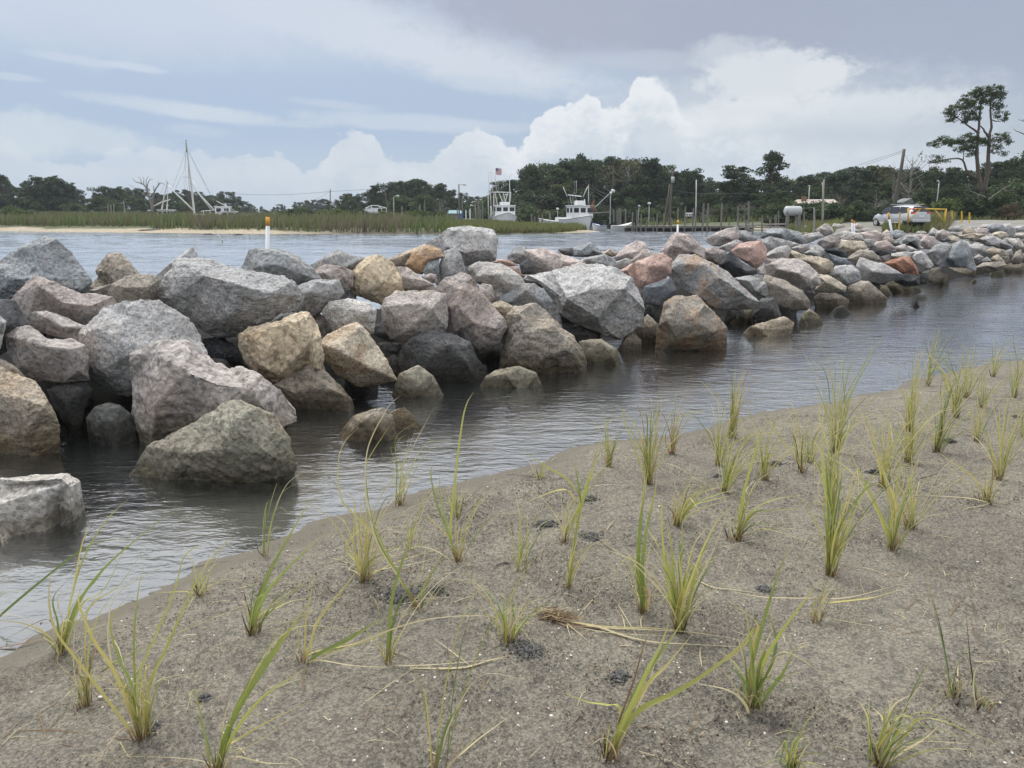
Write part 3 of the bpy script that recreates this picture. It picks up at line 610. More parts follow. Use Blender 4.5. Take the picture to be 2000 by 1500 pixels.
R('b', [(440, 310), (560, 255), (650, 222), (760, 240), (720, 300), (560, 345), (500, 345)], 't', 'long pale tan grey boulder lying behind the rust orange one', n=2.65)
R('b', [(655, 222), (750, 168), (790, 130), (850, 121), (900, 122), (970, 128), (1030, 142), (1060, 190), (1045, 308), (950, 330), (880, 338), (855, 285), (760, 268)], 'G', 'highest pale grey block crowning the breakwater, dark below', [(800, 180, .2), (880, 268, .38), (1020, 252, .36), (1030, 180, .24), (780, 235, .3)], n=2.2)
R('b', [(645, 370), (670, 315), (735, 305), (735, 388), (660, 393)], 'b', 'small blue grey stone between the rust orange boulder and the leaning column')
R('b', [(640, 398), (690, 383), (725, 392), (722, 435), (670, 442)], 'u', 'small dusky brown stone under the small blue grey one')
R('b', [(720, 445), (735, 350), (765, 260), (820, 240), (855, 275), (882, 370), (835, 440), (760, 450)], 'g', 'upright grey column shaped boulder with a rounded head', [(770, 300, .25), (840, 300, .25), (800, 390, .36)])
R('b', [(865, 335), (905, 335), (915, 390), (880, 385)], 'g', 'tiny grey wedge stone under the highest pale block', n=2.2)
R('b', [(905, 370), (910, 345), (960, 320), (1090, 335), (1180, 390), (1218, 450), (1140, 500), (1060, 540), (1020, 470), (930, 425)], 'w', 'pale pink white boulder with a grey lower face', [(950, 400, .3), (1070, 390, .36), (1130, 440, .32)])
R('b', [(1090, 335), (1180, 355), (1228, 410), (1225, 460), (1170, 420)], 'r', 'thin reddish pink rock leaning behind the pale pink white one', n=2.1)
R('b', [(1020, 330), (1060, 305), (1120, 305), (1180, 340), (1100, 345)], 'r', 'low reddish rock lying flat on the crest near the highest block', n=2.3)
R('b', [(940, 465), (980, 440), (1032, 450), (1042, 520), (1010, 560), (950, 505)], 'p', 'small round pink stone above the tan wedge')
R('b', [(1060, 540), (1200, 440), (1265, 440), (1330, 490), (1365, 540), (1320, 585), (1180, 590), (1100, 560)], 'b', 'blue green grey boulder with a rounded back, mid slope', [(1220, 480, .3), (1130, 545, .25), (1290, 530, .3)])
R('b', [(1010, 565), (1080, 535), (1155, 570), (1120, 650), (1050, 620)], 't', 'small tan wedge rock beside the leaning mauve boulder')
R('b', [(708, 485), (760, 430), (830, 400), (870, 380), (925, 420), (965, 480), (1010, 545), (1090, 625), (1108, 685), (1062, 765), (960, 825), (895, 795), (850, 725), (790, 730), (770, 560)], 'u', 'tall leaning mauve brown boulder with a bright diagonal face', [(850, 470, .30), (840, 560, .38), (930, 660, .42), (1050, 690, .3), (890, 430, .15)], fwd=1.1)
R('b', [(418, 580), (440, 520), (500, 485), (600, 480), (700, 481), (772, 500), (784, 620), (775, 695), (740, 725), (560, 762), (470, 745), (428, 700)], 'p', 'box shaped pinkish grey boulder with a level top', [(445, 565, .28), (600, 550, .36), (690, 580, .38), (560, 700, .34)])
R('b', [(86, 600), (130, 545), (230, 525), (340, 548), (382, 590), (370, 715), (330, 722), (150, 705), (110, 640)], 'w', 'whitish grey boulder between the golden block and the box shaped one', [(180, 570, .25), (320, 600, .36), (200, 660, .34)])
R('b', [(150, 548), (190, 500), (225, 474), (275, 525), (210, 545)], 'g', 'small grey pointed stone above the whitish grey boulder', n=1.7)
R('b', [(60, 775), (130, 720), (200, 685), (270, 660), (310, 682), (390, 790), (430, 850), (492, 970), (400, 995), (280, 1010), (170, 945), (90, 850)], 'Y', 'golden topped cream boulder tilted over the dark water', [(150, 800, .36), (285, 690, .2), (260, 860, .40), (400, 930, .33), (200, 760, .25)], mk='m')
R('b', [(510, 850), (535, 808), (580, 760), (690, 715), (800, 735), (900, 780), (940, 850), (992, 905), (980, 955), (870, 990), (740, 980), (560, 945)], 'd', 'large dark speckled boulder with pale edges at the waterline', [(640, 770, .25), (790, 790, .36), (880, 870, .36), (680, 860, .36)], n=.15)
R('b', [(460, 1012), (520, 950), (620, 908), (700, 960), (775, 1010), (782, 1045), (640, 1072), (500, 1080)], 'e', 'grey brown pyramid rock in the water under the dark speckled boulder', [(620, 935, .15), (630, 1010, .34)], n=-.3, clean=50)
R('b', [(925, 975), (950, 965), (1050, 930), (1180, 908), (1270, 940), (1328, 992), (1220, 1028), (1000, 1025)], 'e', 'low flat olive grey rock awash at the waterline', [(1100, 950, .25), (1200, 980, .3)], n=-.35, clean=50)
R('b', [(1072, 885), (1095, 820), (1112, 760), (1120, 630), (1160, 585), (1270, 570), (1330, 610), (1375, 655), (1410, 700), (1480, 740), (1540, 840), (1560, 915), (1300, 940), (1230, 940), (1090, 895)], 'n', 'tall brown grey boulder with a stepped shoulder standing in the water', [(1180, 620, .25), (1210, 720, .36), (1370, 690, .33), (1330, 840, .42), (1460, 800, .3), (1150, 830, .28)], n=.2)
R('b', [(1300, 580), (1350, 550), (1405, 560), (1417, 650), (1428, 705), (1390, 695), (1330, 615)], 'G', 'small pale grey stone perched behind the tall stepped boulder', n=.95)
R('b', [(1213, 420), (1240, 395), (1370, 370), (1500, 330), (1620, 335), (1700, 350), (1800, 400), (1840, 480), (1872, 580), (1862, 660), (1740, 745), (1640, 712), (1500, 655), (1420, 605), (1360, 515), (1300, 440)], 'G', 'enormous pale grey boulder overhanging a dark hollow, mid slope', [(1310, 430, .18), (1450, 520, .38), (1600, 470, .42), (1770, 470, .36), (1620, 630, .36)], fwd=1.1)
R('b', [(1425, 690), (1520, 685), (1632, 710), (1635, 770), (1530, 775), (1450, 740)], 'd', 'dark rock in the hollow under the enormous pale boulder', n=.75)
R('b', [(1522, 770), (1580, 760), (1640, 758), (1720, 810), (1772, 872), (1680, 900), (1560, 890), (1530, 835)], 'e', 'rounded mottled rock at the water edge under the hollow', n=-.15)
R('b', [(1715, 780), (1800, 705), (1860, 755), (1870, 820), (1760, 825)], 'n', 'brown pointed rock in the shade by the water', n=.1)
R('b', [(1835, 690), (1900, 618), (1955, 668), (1955, 745), (1870, 775)], 'n', 'brown rounded rock in the shade under the dark blue boulder', n=.5)
R('b', [(1120, 285), (1170, 230), (1222, 235), (1255, 300), (1200, 330), (1125, 325)], 'g', 'grey upright stone on the crest between the highest block and the pink slab', n=2.45)
R('b', [(1215, 255), (1330, 245), (1420, 280), (1545, 320), (1500, 350), (1400, 380), (1280, 390), (1235, 320)], 'P', 'long pink slab on the crest sloping to the grey')
R('b', [(1400, 252), (1480, 238), (1485, 285), (1440, 287)], 'd', 'small dark stone on the crest beside the bluish one', n=2.45)
R('b', [(1478, 250), (1580, 208), (1645, 272), (1590, 290), (1490, 288)], 'b', 'bluish grey angular stone on the crest', n=2.5)
R('b', [(1185, 335), (1240, 295), (1288, 350), (1275, 390), (1200, 385)], 'd', 'dark grey cracked stone below the long pink slab')
R('b', [(1400, 375), (1540, 300), (1660, 278), (1740, 335), (1700, 350), (1500, 340)], 'g', 'pale grey rock behind the enormous pale boulder')
R('b', [(1640, 275), (1690, 245), (1740, 275), (1700, 290)], 't', 'small tan rough stone on the crest by the water', n=2.5)
R('b', [(1735, 285), (1780, 240), (1830, 205), (1882, 210), (1905, 250), (1840, 300), (1800, 320)], 'P', 'pink boulder with a grey side on the crest', n=2.4)
R('b', [(1670, 340), (1780, 298), (1815, 310), (1790, 350), (1720, 362)], 'g', 'grey flake shaped rock under the pink crest boulder')
R('b', [(1800, 320), (1880, 245), (1920, 260), (1960, 290), (1860, 330)], 'p', 'pale pink small boulder beside the grey flake')
R('c', [(18, 328), (100, 280), (170, 255), (232, 235), (277, 268), (275, 335), (210, 395), (130, 440), (100, 375)], 'r', 'salmon red boulder with white veins behind the enormous pale one', [(60, 320, .2), (170, 300, .36), (250, 300, .3), (150, 370, .34)])
R('c', [(0, 260), (60, 200), (110, 178), (150, 190), (170, 240), (120, 280), (60, 310)], 'P', 'dull pink boulder on the crest before the salmon red one', n=2.2)
R('m', [(-110, 650), (70, 590), (150, 568), (205, 690), (140, 765), (40, 850), (-110, 800), (-130, 720)], 'v', 'dark blue black boulder with a pale corner', [(-40, 660, .25), (70, 640, .36), (100, 730, .34)])
R('m', [(135, 525), (180, 430), (250, 340), (400, 350), (500, 400), (600, 450), (690, 510), (770, 580), (870, 680), (1005, 795), (960, 855), (800, 870), (600, 865), (450, 825), (330, 705), (200, 625)], 'g', 'big grey boulder with one tan facet and a dark underside', [(230, 430, .2), (490, 440, .28), (620, 560, .42), (400, 740, .30), (820, 690, .34), (700, 600, .36)], mk='m')
R('c', [(203, 685), (215, 590), (250, 490), (300, 450), (350, 460), (400, 455), (480, 530), (547, 600), (540, 695), (460, 715), (300, 710)], 'n', 'brown grey boulder with rust edged facets standing out in the water', [(310, 470, .2), (260, 570, .33), (390, 560, .40), (440, 500, .2), (480, 620, .33), (300, 650, .34)], n=-.1, mk='m')
R('m', [(55, 310), (150, 170), (200, 130), (330, 140), (430, 240), (485, 290), (475, 375), (350, 310), (250, 345), (160, 440), (90, 400)], 'P', 'broad pale pink boulder on the crest in front of a marker')
R('m', [(485, 195), (550, 150), (620, 110), (790, 63), (812, 80), (808, 175), (740, 225), (640, 255), (560, 245)], 'P', 'flat pink topped boulder on the crest opposite the dock', [(660, 160, .3), (790, 110, .2), (740, 180, .34)], n=2.6)
R('m', [(800, 100), (890, 103), (995, 180), (950, 220), (850, 220), (810, 185)], 'g', 'grey rounded boulder beside the flat pink topped one', n=2.5)
R('m', [(465, 300), (560, 260), (695, 310), (695, 375), (620, 435), (540, 415), (470, 380)], 'u', 'dull grey mauve boulder above the big tan faceted one')
R('m', [(605, 275), (700, 230), (785, 190), (855, 215), (760, 290), (700, 310)], 'G', 'pale grey slab below the flat pink topped boulder')
R('m', [(735, 305), (830, 230), (930, 212), (1032, 203), (1085, 290), (1078, 385), (985, 475), (870, 405), (760, 330)], 'r', 'rosy red boulder with white patches next to the jet black one', [(820, 270, .25), (960, 270, .34), (1010, 350, .32), (930, 400, .34)])
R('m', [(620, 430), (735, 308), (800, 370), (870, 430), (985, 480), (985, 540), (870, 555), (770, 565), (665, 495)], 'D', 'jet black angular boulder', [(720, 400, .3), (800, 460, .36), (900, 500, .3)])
R('m', [(1030, 205), (1120, 162), (1270, 198), (1405, 235), (1300, 275), (1200, 275), (1085, 325)], 'g', 'grey boulder with a pale ridge behind the rosy red one')
R('m', [(1038, 175), (1060, 110), (1130, 80), (1280, 88), (1400, 115), (1452, 180), (1445, 235), (1280, 215), (1200, 185)], 'b', 'bluish grey boulder on the crest with a brown end', [(1110, 130, .25), (1230, 130, .3), (1380, 170, .3)])
R('m', [(1435, 150), (1590, 113), (1645, 160), (1520, 215), (1448, 232)], 'G', 'pale grey flat stone on the crest under the pointed one')
R('m', [(1558, 100), (1610, 65), (1660, 33), (1722, 70), (1747, 122), (1640, 160), (1590, 125)], 'p', 'pointed pinkish brown boulder standing highest before the marsh patch', n=2.7)
R('m', [(1550, 245), (1620, 195), (1700, 148), (1792, 165), (1808, 200), (1780, 265), (1660, 295), (1600, 270)], 'u', 'grey mauve boulder with a ribbed end')
R('m', [(1065, 355), (1110, 310), (1180, 270), (1290, 248), (1325, 290), (1290, 385), (1090, 375)], 'G', 'pale grey hollow faced boulder above the wide pinkish one')
R('m', [(1300, 275), (1400, 245), (1495, 230), (1505, 285), (1440, 325), (1330, 315)], 'g', 'dull grey boulder behind the tan ribbed slab')
R('m', [(1415, 330), (1490, 280), (1570, 228), (1630, 270), (1690, 325), (1735, 425), (1600, 390)], 'G', 'pale grey triangular boulder leaning on the tan ribbed slab', n=1.75)
R('m', [(1283, 300), (1340, 298), (1480, 350), (1600, 355), (1700, 390), (1733, 430), (1717, 505), (1580, 520), (1450, 425), (1340, 375), (1288, 388)], 't', 'tan ribbed slab with a rusty brown end', [(1340, 335, .28), (1480, 395, .36), (1600, 440, .36)])
R('m', [(1685, 325), (1760, 348), (1860, 385), (1932, 420), (1935, 450), (1740, 465)], 'v', 'blue grey smooth slab beside the tan ribbed one')
R('m', [(1645, 290), (1780, 268), (1885, 310), (1875, 370), (1740, 345)], 'D', 'black low rock under the cream boulder')
R('m', [(980, 510), (1020, 470), (1070, 440), (1090, 378), (1290, 372), (1395, 375), (1500, 430), (1560, 500), (1602, 560), (1600, 625), (1530, 665), (1552, 715), (1430, 695), (1270, 600), (1140, 565), (1000, 525)], 'p', 'wide pinkish tan boulder sprawling down the slope', [(1150, 420, .25), (1200, 480, .36), (1400, 520, .40), (1520, 580, .3)])
R('m', [(775, 570), (900, 545), (1055, 535), (1045, 580), (1115, 650), (1105, 770), (960, 710), (870, 640)], 'g', 'grey boulder between the tan faceted and the brown grey stepped ones')
R('m', [(1028, 595), (1080, 538), (1170, 560), (1270, 590), (1430, 690), (1500, 785), (1495, 870), (1300, 890), (1110, 810)], 'n', 'brown grey craggy boulder below the wide pinkish one', [(1120, 610, .25), (1280, 680, .36), (1400, 770, .34)])
R('m', [(1685, 540), (1760, 450), (1920, 438), (1993, 500), (2005, 575), (1880, 640), (1780, 585)], 'G', 'pale grey boulder with a dark underside behind the flat tan one')
R('m', [(1575, 525), (1700, 540), (1780, 590), (1862, 650), (1852, 695), (1700, 710), (1560, 685), (1600, 605)], 'Y', 'tan topped boulder above the shaded gap by the water', mk='t')
R('m', [(1555, 755), (1600, 720), (1760, 718), (1885, 780), (1855, 860), (1700, 885), (1580, 835)], 'n', 'oval brown grey boulder at the waterline', n=0)
R('c', [(675, 545), (690, 500), (720, 462), (780, 458), (818, 555), (740, 585)], 'd', 'dark grey wedge boulder at the back of the little cove', n=.25)
R('c', [(545, 560), (600, 520), (680, 500), (692, 565), (620, 590), (560, 590)], 'e', 'olive brown rock in shade at the foot of the tan faceted boulder', n=.1)
R('c', [(565, 632), (600, 605), (660, 598), (740, 575), (820, 552), (872, 580), (850, 625), (700, 648), (600, 645)], 't', 'long flat pale brown rock awash beyond the rust edged boulder', [(700, 600, .25), (810, 575, .2), (780, 610, .3)], n=-.4, clean=60)
R('c', [(890, 578), (920, 540), (950, 512), (1000, 545), (1042, 572), (930, 598)], 'e', 'small pyramid rock in the water of the little cove', n=-.2)
R('c', [(1025, 528), (1080, 505), (1120, 493), (1188, 530), (1100, 548)], 'd', 'flat black wet rock barely above the water', n=-.2)
R('c', [(1128, 412), (1200, 378), (1240, 378), (1328, 452), (1320, 482), (1210, 492), (1140, 475)], 'n', 'rounded brown boulder at the waterline before the pale row', n=0)
R('c', [(1235, 392), (1330, 398), (1375, 432), (1325, 455), (1280, 430)], 'e', 'low olive brown rock behind the rounded brown one', n=.2)
R('k', [(365, 500), (400, 413), (440, 425), (500, 450), (640, 480), (800, 570), (780, 605), (620, 665), (400, 645)], 'G', 'pale grey slanting boulder with a black shadow beneath', [(410, 470, .2), (520, 550, .36), (660, 570, .34)])
R('k', [(275, 430), (330, 380), (400, 338), (520, 350), (605, 440), (400, 475), (330, 485)], 'n', 'tan grey rough boulder above the pale slanting one')
R('k', [(585, 405), (700, 375), (820, 358), (935, 368), (890, 420), (700, 440), (640, 462)], 'G', 'flat pale grey cap rock over the red faced boulder')
R('k', [(635, 470), (720, 435), (820, 408), (885, 410), (950, 510), (965, 595), (850, 575), (760, 565)], 'k', 'boulder with a brick red face', n=.75)
R('k', [(865, 385), (930, 360), (1000, 348), (1060, 410), (1115, 485), (1090, 525), (970, 555), (930, 455)], 'G', 'pale grey boulder above the dark brown waterline one')
R('k', [(175, 335), (210, 240), (330, 250), (430, 258), (470, 320), (400, 355), (290, 400), (240, 370)], 'Y', 'cream coloured boulder beside the black low rock')
R('k', [(475, 345), (560, 260), (660, 248), (755, 332), (680, 350), (510, 365)], 'P', 'dusty pink humped boulder above a black stone')
R('k', [(508, 362), (570, 335), (680, 350), (775, 348), (740, 372), (590, 398)], 'D', 'black stone under the dusty pink hump')
R('k', [(725, 315), (840, 283), (865, 362), (780, 365)], 'p', 'small pinkish brown square stone next to a white one')
R('k', [(858, 300), (900, 310), (965, 342), (950, 362), (860, 363)], 'w', 'small bluish white stone')
R('k', [(845, 288), (910, 258), (968, 300), (960, 338), (900, 312)], 'd', 'dark grey small stone over the bluish white one', n=1.6)
R('k', [(745, 245), (850, 200), (950, 203), (990, 255), (978, 335), (900, 265), (780, 275)], 'g', 'big light grey boulder on the crest before the marsh bank')
R('k', [(980, 255), (1040, 203), (1120, 213), (1155, 285), (1100, 335), (1000, 325)], 'P', 'rose pink rounded boulder on the crest')
R('k', [(1045, 380), (1130, 298), (1200, 278), (1295, 300), (1255, 405), (1160, 500), (1060, 445)], 'g', 'smooth grey boulder split from its neighbour by a dark cleft')
R('k', [(1175, 505), (1240, 408), (1300, 298), (1400, 248), (1455, 300), (1490, 400), (1525, 485), (1535, 535), (1440, 510), (1300, 505)], 'b', 'big blue grey boulder with a steep flat face', [(1330, 330, .25), (1300, 430, .34), (1450, 400, .3)])
R('k', [(1435, 290), (1600, 288), (1655, 372), (1560, 390), (1520, 465)], 'G', 'light grey boulder behind the steep blue grey one')
R('k', [(1195, 525), (1360, 508), (1500, 498), (1535, 500), (1535, 565), (1450, 640), (1260, 640)], 'n', 'long brown tide stained slab at the waterline', n=-.05)
R('k', [(955, 585), (1080, 538), (1180, 518), (1265, 600), (1265, 680), (1180, 700), (1000, 700)], 'n', 'dark brown boulder with a chipped pale top at the waterline', n=-.05)
R('k', [(645, 695), (700, 650), (800, 648), (900, 658), (1045, 712), (950, 745), (800, 778), (740, 765)], 'e', 'low brown grey boulder at the waterline beside the black hollow', n=-.1)
R('k', [(735, 650), (780, 580), (870, 573), (975, 600), (980, 685), (850, 700)], 'D', 'black hollow stone under the red faced boulder', n=.35)
R('k', [(1530, 510), (1600, 468), (1700, 460), (1800, 458), (1825, 490), (1740, 545), (1540, 585)], 'n', 'flat sandy grey boulder above the low wet stone')
R('k', [(1525, 605), (1620, 565), (1700, 538), (1800, 540), (1828, 582), (1822, 618)], 'e', 'low wet brown stone lying out in the water', n=-.2)
R('k', [(1810, 560), (1745, 520), (1850, 478), (1990, 478), (2030, 575), (1900, 590)], 'n', 'wide brown tide stained boulder at the far waterline', n=-.05)
R('k', [(1400, 655), (1520, 623), (1595, 685), (1480, 690)], 'e', 'small dark rounded stone awash at the far waterline', n=-.3)
R('k', [(1675, 425), (1740, 383), (1790, 430), (1835, 492), (1790, 495)], 't', 'pale tan wedge stone leaning above the flat sandy one')
R('k', [(1495, 425), (1560, 383), (1605, 410), (1565, 445)], 'w', 'small whitish stone under the light grey boulder')
R('k', [(1535, 462), (1590, 430), (1640, 408), (1685, 452)], 'G', 'small pale pointed stone above the flat sandy boulder')
R('k', [(1635, 345), (1700, 318), (1800, 340), (1855, 392), (1750, 405), (1660, 385)], 'Y', 'yellow cream flat boulder near the far end')
R('k', [(1875, 445), (1920, 360), (1970, 338), (1995, 420), (1960, 475), (1890, 478)], 'n', 'dark brown upright boulder near the far end')
R('k', [(1690, 405), (1760, 372), (1850, 400), (1862, 462), (1830, 478)], 'n', 'brown block wedged under the yellow cream boulder', n=.9)
R('k', [(1805, 352), (1880, 330), (1895, 392), (1850, 405)], 'g', 'small grey stone behind the yellow cream boulder')
R('k', [(1765, 315), (1840, 278), (1895, 332), (1800, 345)], 'd', 'small dark grey stone near the far end of the crest')
R('k', [(1555, 235), (1630, 210), (1700, 198), (1800, 250), (1865, 300), (1750, 315), (1620, 295)], 'G', 'big smooth pale boulder on the far crest')
R('k', [(1815, 232), (1950, 228), (2030, 325), (1930, 345), (1880, 305)], 'w', 'pale boulder with a pink corner at the far crest')
R('k', [(1058, 205), (1080, 160), (1110, 123), (1170, 158), (1235, 212), (1130, 220)], 'G', 'pale pointed boulder on the crest before the mud bank', n=2.6)
R('k', [(1175, 185), (1250, 158), (1350, 168), (1365, 208), (1260, 220)], 'G', 'pale rounded boulder next to the pale pointed one', n=2.6)
R('k', [(1355, 205), (1500, 178), (1640, 188), (1560, 225), (1400, 235)], 'Y', 'long cream flat boulder on the far crest')
R('k', [(1255, 235), (1340, 222), (1362, 258), (1260, 270)], 't', 'small tan stone beside a dark hollow on the far crest')
R('k', [(1185, 245), (1260, 222), (1295, 252), (1200, 268)], 'd', 'dark stone added as the shade of a hollow in the far crest')  # dark hollow between boulders, built as a dark-coloured stone for its shade
R('k', [(1435, 150), (1490, 108), (1545, 140), (1535, 180), (1450, 175)], 'g', 'grey small boulder at the landward end of the heap', n=2.75)
R('k', [(1605, 115), (1660, 86), (1705, 125), (1690, 155), (1615, 145)], 'G', 'pale small peaked boulder at the landward end of the heap', n=2.75)
R('k', [(1695, 145), (1780, 140), (1875, 145), (1855, 190), (1750, 185)], 'g', 'flat grey boulder at the landward end of the heap', n=2.7)
R('k', [(1855, 185), (2030, 175), (2030, 235), (1880, 225)], 'w', 'flat whitish boulder at the landward end of the heap', n=2.65)
R('k', [(1815, 125), (2000, 103), (2030, 172), (1880, 145)], 'G', 'long pale boulder on the landward rim of the heap', n=2.8)
R('k', [(1925, 245), (2030, 222), (2030, 290)], 'g', 'grey corner of a boulder at the landward end', n=2.5)
R('k', [(405, 175), (480, 160), (560, 153), (645, 200), (545, 295), (420, 235)], 'P', 'smooth pinkish slab on the crest behind the twin markers')
R('k', [(135, 195), (250, 158), (400, 178), (435, 245), (330, 250), (200, 235)], 'w', 'whitish flat boulder at the foot of the twin markers')
R('k', [(605, 185), (660, 143), (735, 190), (725, 255), (630, 245)], 'P', 'pale pink peaked boulder at the foot of the leaning marker', n=2.6)
R('k', [(535, 205), (640, 198), (755, 250), (680, 285), (560, 275)], 'p', 'pinkish grey boulder below the pale pink peaked one')
R('k', [(205, 238), (300, 203), (355, 235), (285, 260)], 'u', 'small dark brown stone above the cream coloured boulder')
R('k', [(395, 232), (520, 238), (545, 302), (470, 325)], 'g', 'light blue grey boulder beside the dusty pink hump')
R('k', [(675, 282), (780, 262), (785, 292), (720, 308)], 'd', 'small dark brown stone behind the square pinkish one')
# fill stones added in the gaps of the heap, their dark colour painting shade
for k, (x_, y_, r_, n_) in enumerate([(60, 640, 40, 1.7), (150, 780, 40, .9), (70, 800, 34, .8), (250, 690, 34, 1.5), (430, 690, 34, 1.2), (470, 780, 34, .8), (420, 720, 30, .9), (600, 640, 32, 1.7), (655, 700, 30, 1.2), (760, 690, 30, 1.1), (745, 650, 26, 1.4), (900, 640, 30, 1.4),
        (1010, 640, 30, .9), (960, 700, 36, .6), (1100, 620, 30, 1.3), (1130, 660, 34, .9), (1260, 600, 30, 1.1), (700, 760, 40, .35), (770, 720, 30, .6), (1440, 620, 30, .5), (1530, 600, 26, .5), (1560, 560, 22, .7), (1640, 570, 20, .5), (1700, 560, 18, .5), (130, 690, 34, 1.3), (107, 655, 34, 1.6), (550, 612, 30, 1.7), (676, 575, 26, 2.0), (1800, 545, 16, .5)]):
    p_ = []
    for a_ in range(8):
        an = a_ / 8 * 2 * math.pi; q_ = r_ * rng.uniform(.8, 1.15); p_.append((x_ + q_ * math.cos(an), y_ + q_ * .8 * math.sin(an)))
    R('p', p_, 'd', 'fill stone in a gap of the heap, coloured dark for its shade', n=n_ + .25, lv=3)
    rocks[-1]['group'] = 'fill stones with gap shade in their colour'
# low stones alone in the channel
for (pts, key, lab, Y_) in [
    ([(640, 845), (690, 815), (745, 800), (765, 815), (778, 845), (720, 865), (660, 860)], 'n', 'brown ridged rock standing alone in the channel before the heap', None),
    ([(750, 812), (790, 798), (838, 815), (800, 838), (760, 842)], 't', 'pale tan flat rock touching the lone ridged one in the channel', None)]:
    R('p', pts, key, lab, Y=float(G(pts[-1][0], max(p[1] for p in pts))[1]) + .12, lv=4)
R('p', [(1758, 598), (1770, 592), (1790, 589), (1806, 595), (1814, 600), (1790, 603)], 'D', 'small black oyster crusted rock out in the channel', Y=float(G(1790, 600)[1]), group='oyster rocks in the channel', lv=3)
R('p', [(1538, 667), (1544, 663), (1552, 662), (1562, 668), (1548, 671)], 'D', 'tiny pale shell lump breaking the water of the channel', Y=float(G(1548, 670)[1]), group='oyster rocks in the channel', lv=3)

for k in range(46):
    x_, y_ = rng.uniform(1660, 2060), rng.uniform(447, 500); y_ = max(y_, 452 - (x_ - 1660) * .02); w_ = rng.uniform(9, 20); h_ = w_ * rng.uniform(.45, .75); n0 = rng.randint(6, 8); a0 = rng.uniform(0, 1)
    R('p', [(x_ + w_ * math.cos(a0 + i / n0 * 6.2832) * rng.uniform(.8, 1.1), y_ + h_ * math.sin(a0 + i / n0 * 6.2832) * rng.uniform(.75, 1.1)) for i in range(n0)], rng.choice('GGgwPptYb'), 'small pale stone filling in between the boulders at the far end of the heap', n=auto_n(x_, y_ + 4) + .25, lv=2, group='small stones at the far end of the heap')
for k in range(34):
    x_, y_ = rng.uniform(1560, 2060), rng.uniform(442, 452); 
    if 1720 < x_ < 1870: y_ = rng.uniform(462, 468)
    w_ = rng.uniform(5, 13); h_ = w_ * rng.uniform(.4, .65); n0 = 6; a0 = rng.uniform(0, 1); p_ = A(x_, y_, 50)
    R('p', [(x_ + w_ * math.cos(a0 + i / n0 * 6.2832) * rng.uniform(.8, 1.1), y_ + h_ * math.sin(a0 + i / n0 * 6.2832) * rng.uniform(.75, 1.1)) for i in range(n0)], rng.choice('GGwPtYp'), 'scattered pale stone at the edge of the gravel landing', Y=on_far(x_, y_ + h_ * .7), lv=2, group='stones at the edge of the gravel landing')
# ------------------------------------------------------------------ cordgrass plugs on the sand
m, t, b, o = mat('grass_blade')
vc = t.node('ShaderNodeVertexColor', layer_name='Col').outputs[0]; ob = t.node('ShaderNodeTexCoord').outputs['Object']
st = t.noise(t.scale(ob, (1, 1, .08)), 260.0, 2); c = t.mix(t.mul(t.sm(st, .4, .7), .25), vc, t.mix(1.0, vc, (.6, .6, .5, 1), 'MULTIPLY'))
t.put(b.inputs['Base Color'], c); b.inputs['Roughness'].default_value = .5; b.inputs['Specular IOR Level'].default_value = .4
tl = t.node('ShaderNodeBsdfTranslucent'); t.put(tl.inputs[0], c); ms = t.node('ShaderNodeMixShader'); ms.inputs[0].default_value = .35
t.l.new(b.outputs[0], ms.inputs[1]); t.l.new(tl.outputs[0], ms.inputs[2]); t.l.new(ms.outputs[0], o.inputs[0])
GRASS = m
BC = {'g': (.30, .36, .10), 'G': (.20, .27, .09), 'l': (.47, .49, .14), 'y': (.60, .53, .19), 's': (.60, .52, .32), 'b': (.25, .16, .085), 'k': (.065, .055, .045), 'p': (.42, .40, .27), 'r': (.42, .28, .17)}
def cat_spline(P, k=7):
    P = [np.array(p, float) for p in P]
    if len(P) == 2: P = [P[0], (P[0] + P[1]) / 2, P[1]]
    Q = [2 * P[0] - P[1]] + P + [2 * P[-1] - P[-2]]; out = []
    for i in range(1, len(Q) - 2):
        for j in range(k):
            s = j / k; a, b_, c_, d = Q[i - 1:i + 3]
            out.append(.5 * ((2 * b_) + (c_ - a) * s + (2 * a - 5 * b_ + 4 * c_ - d) * s * s + (3 * b_ - a - 3 * c_ + d) * s ** 3))
    out.append(P[-1]); return np.array(out)
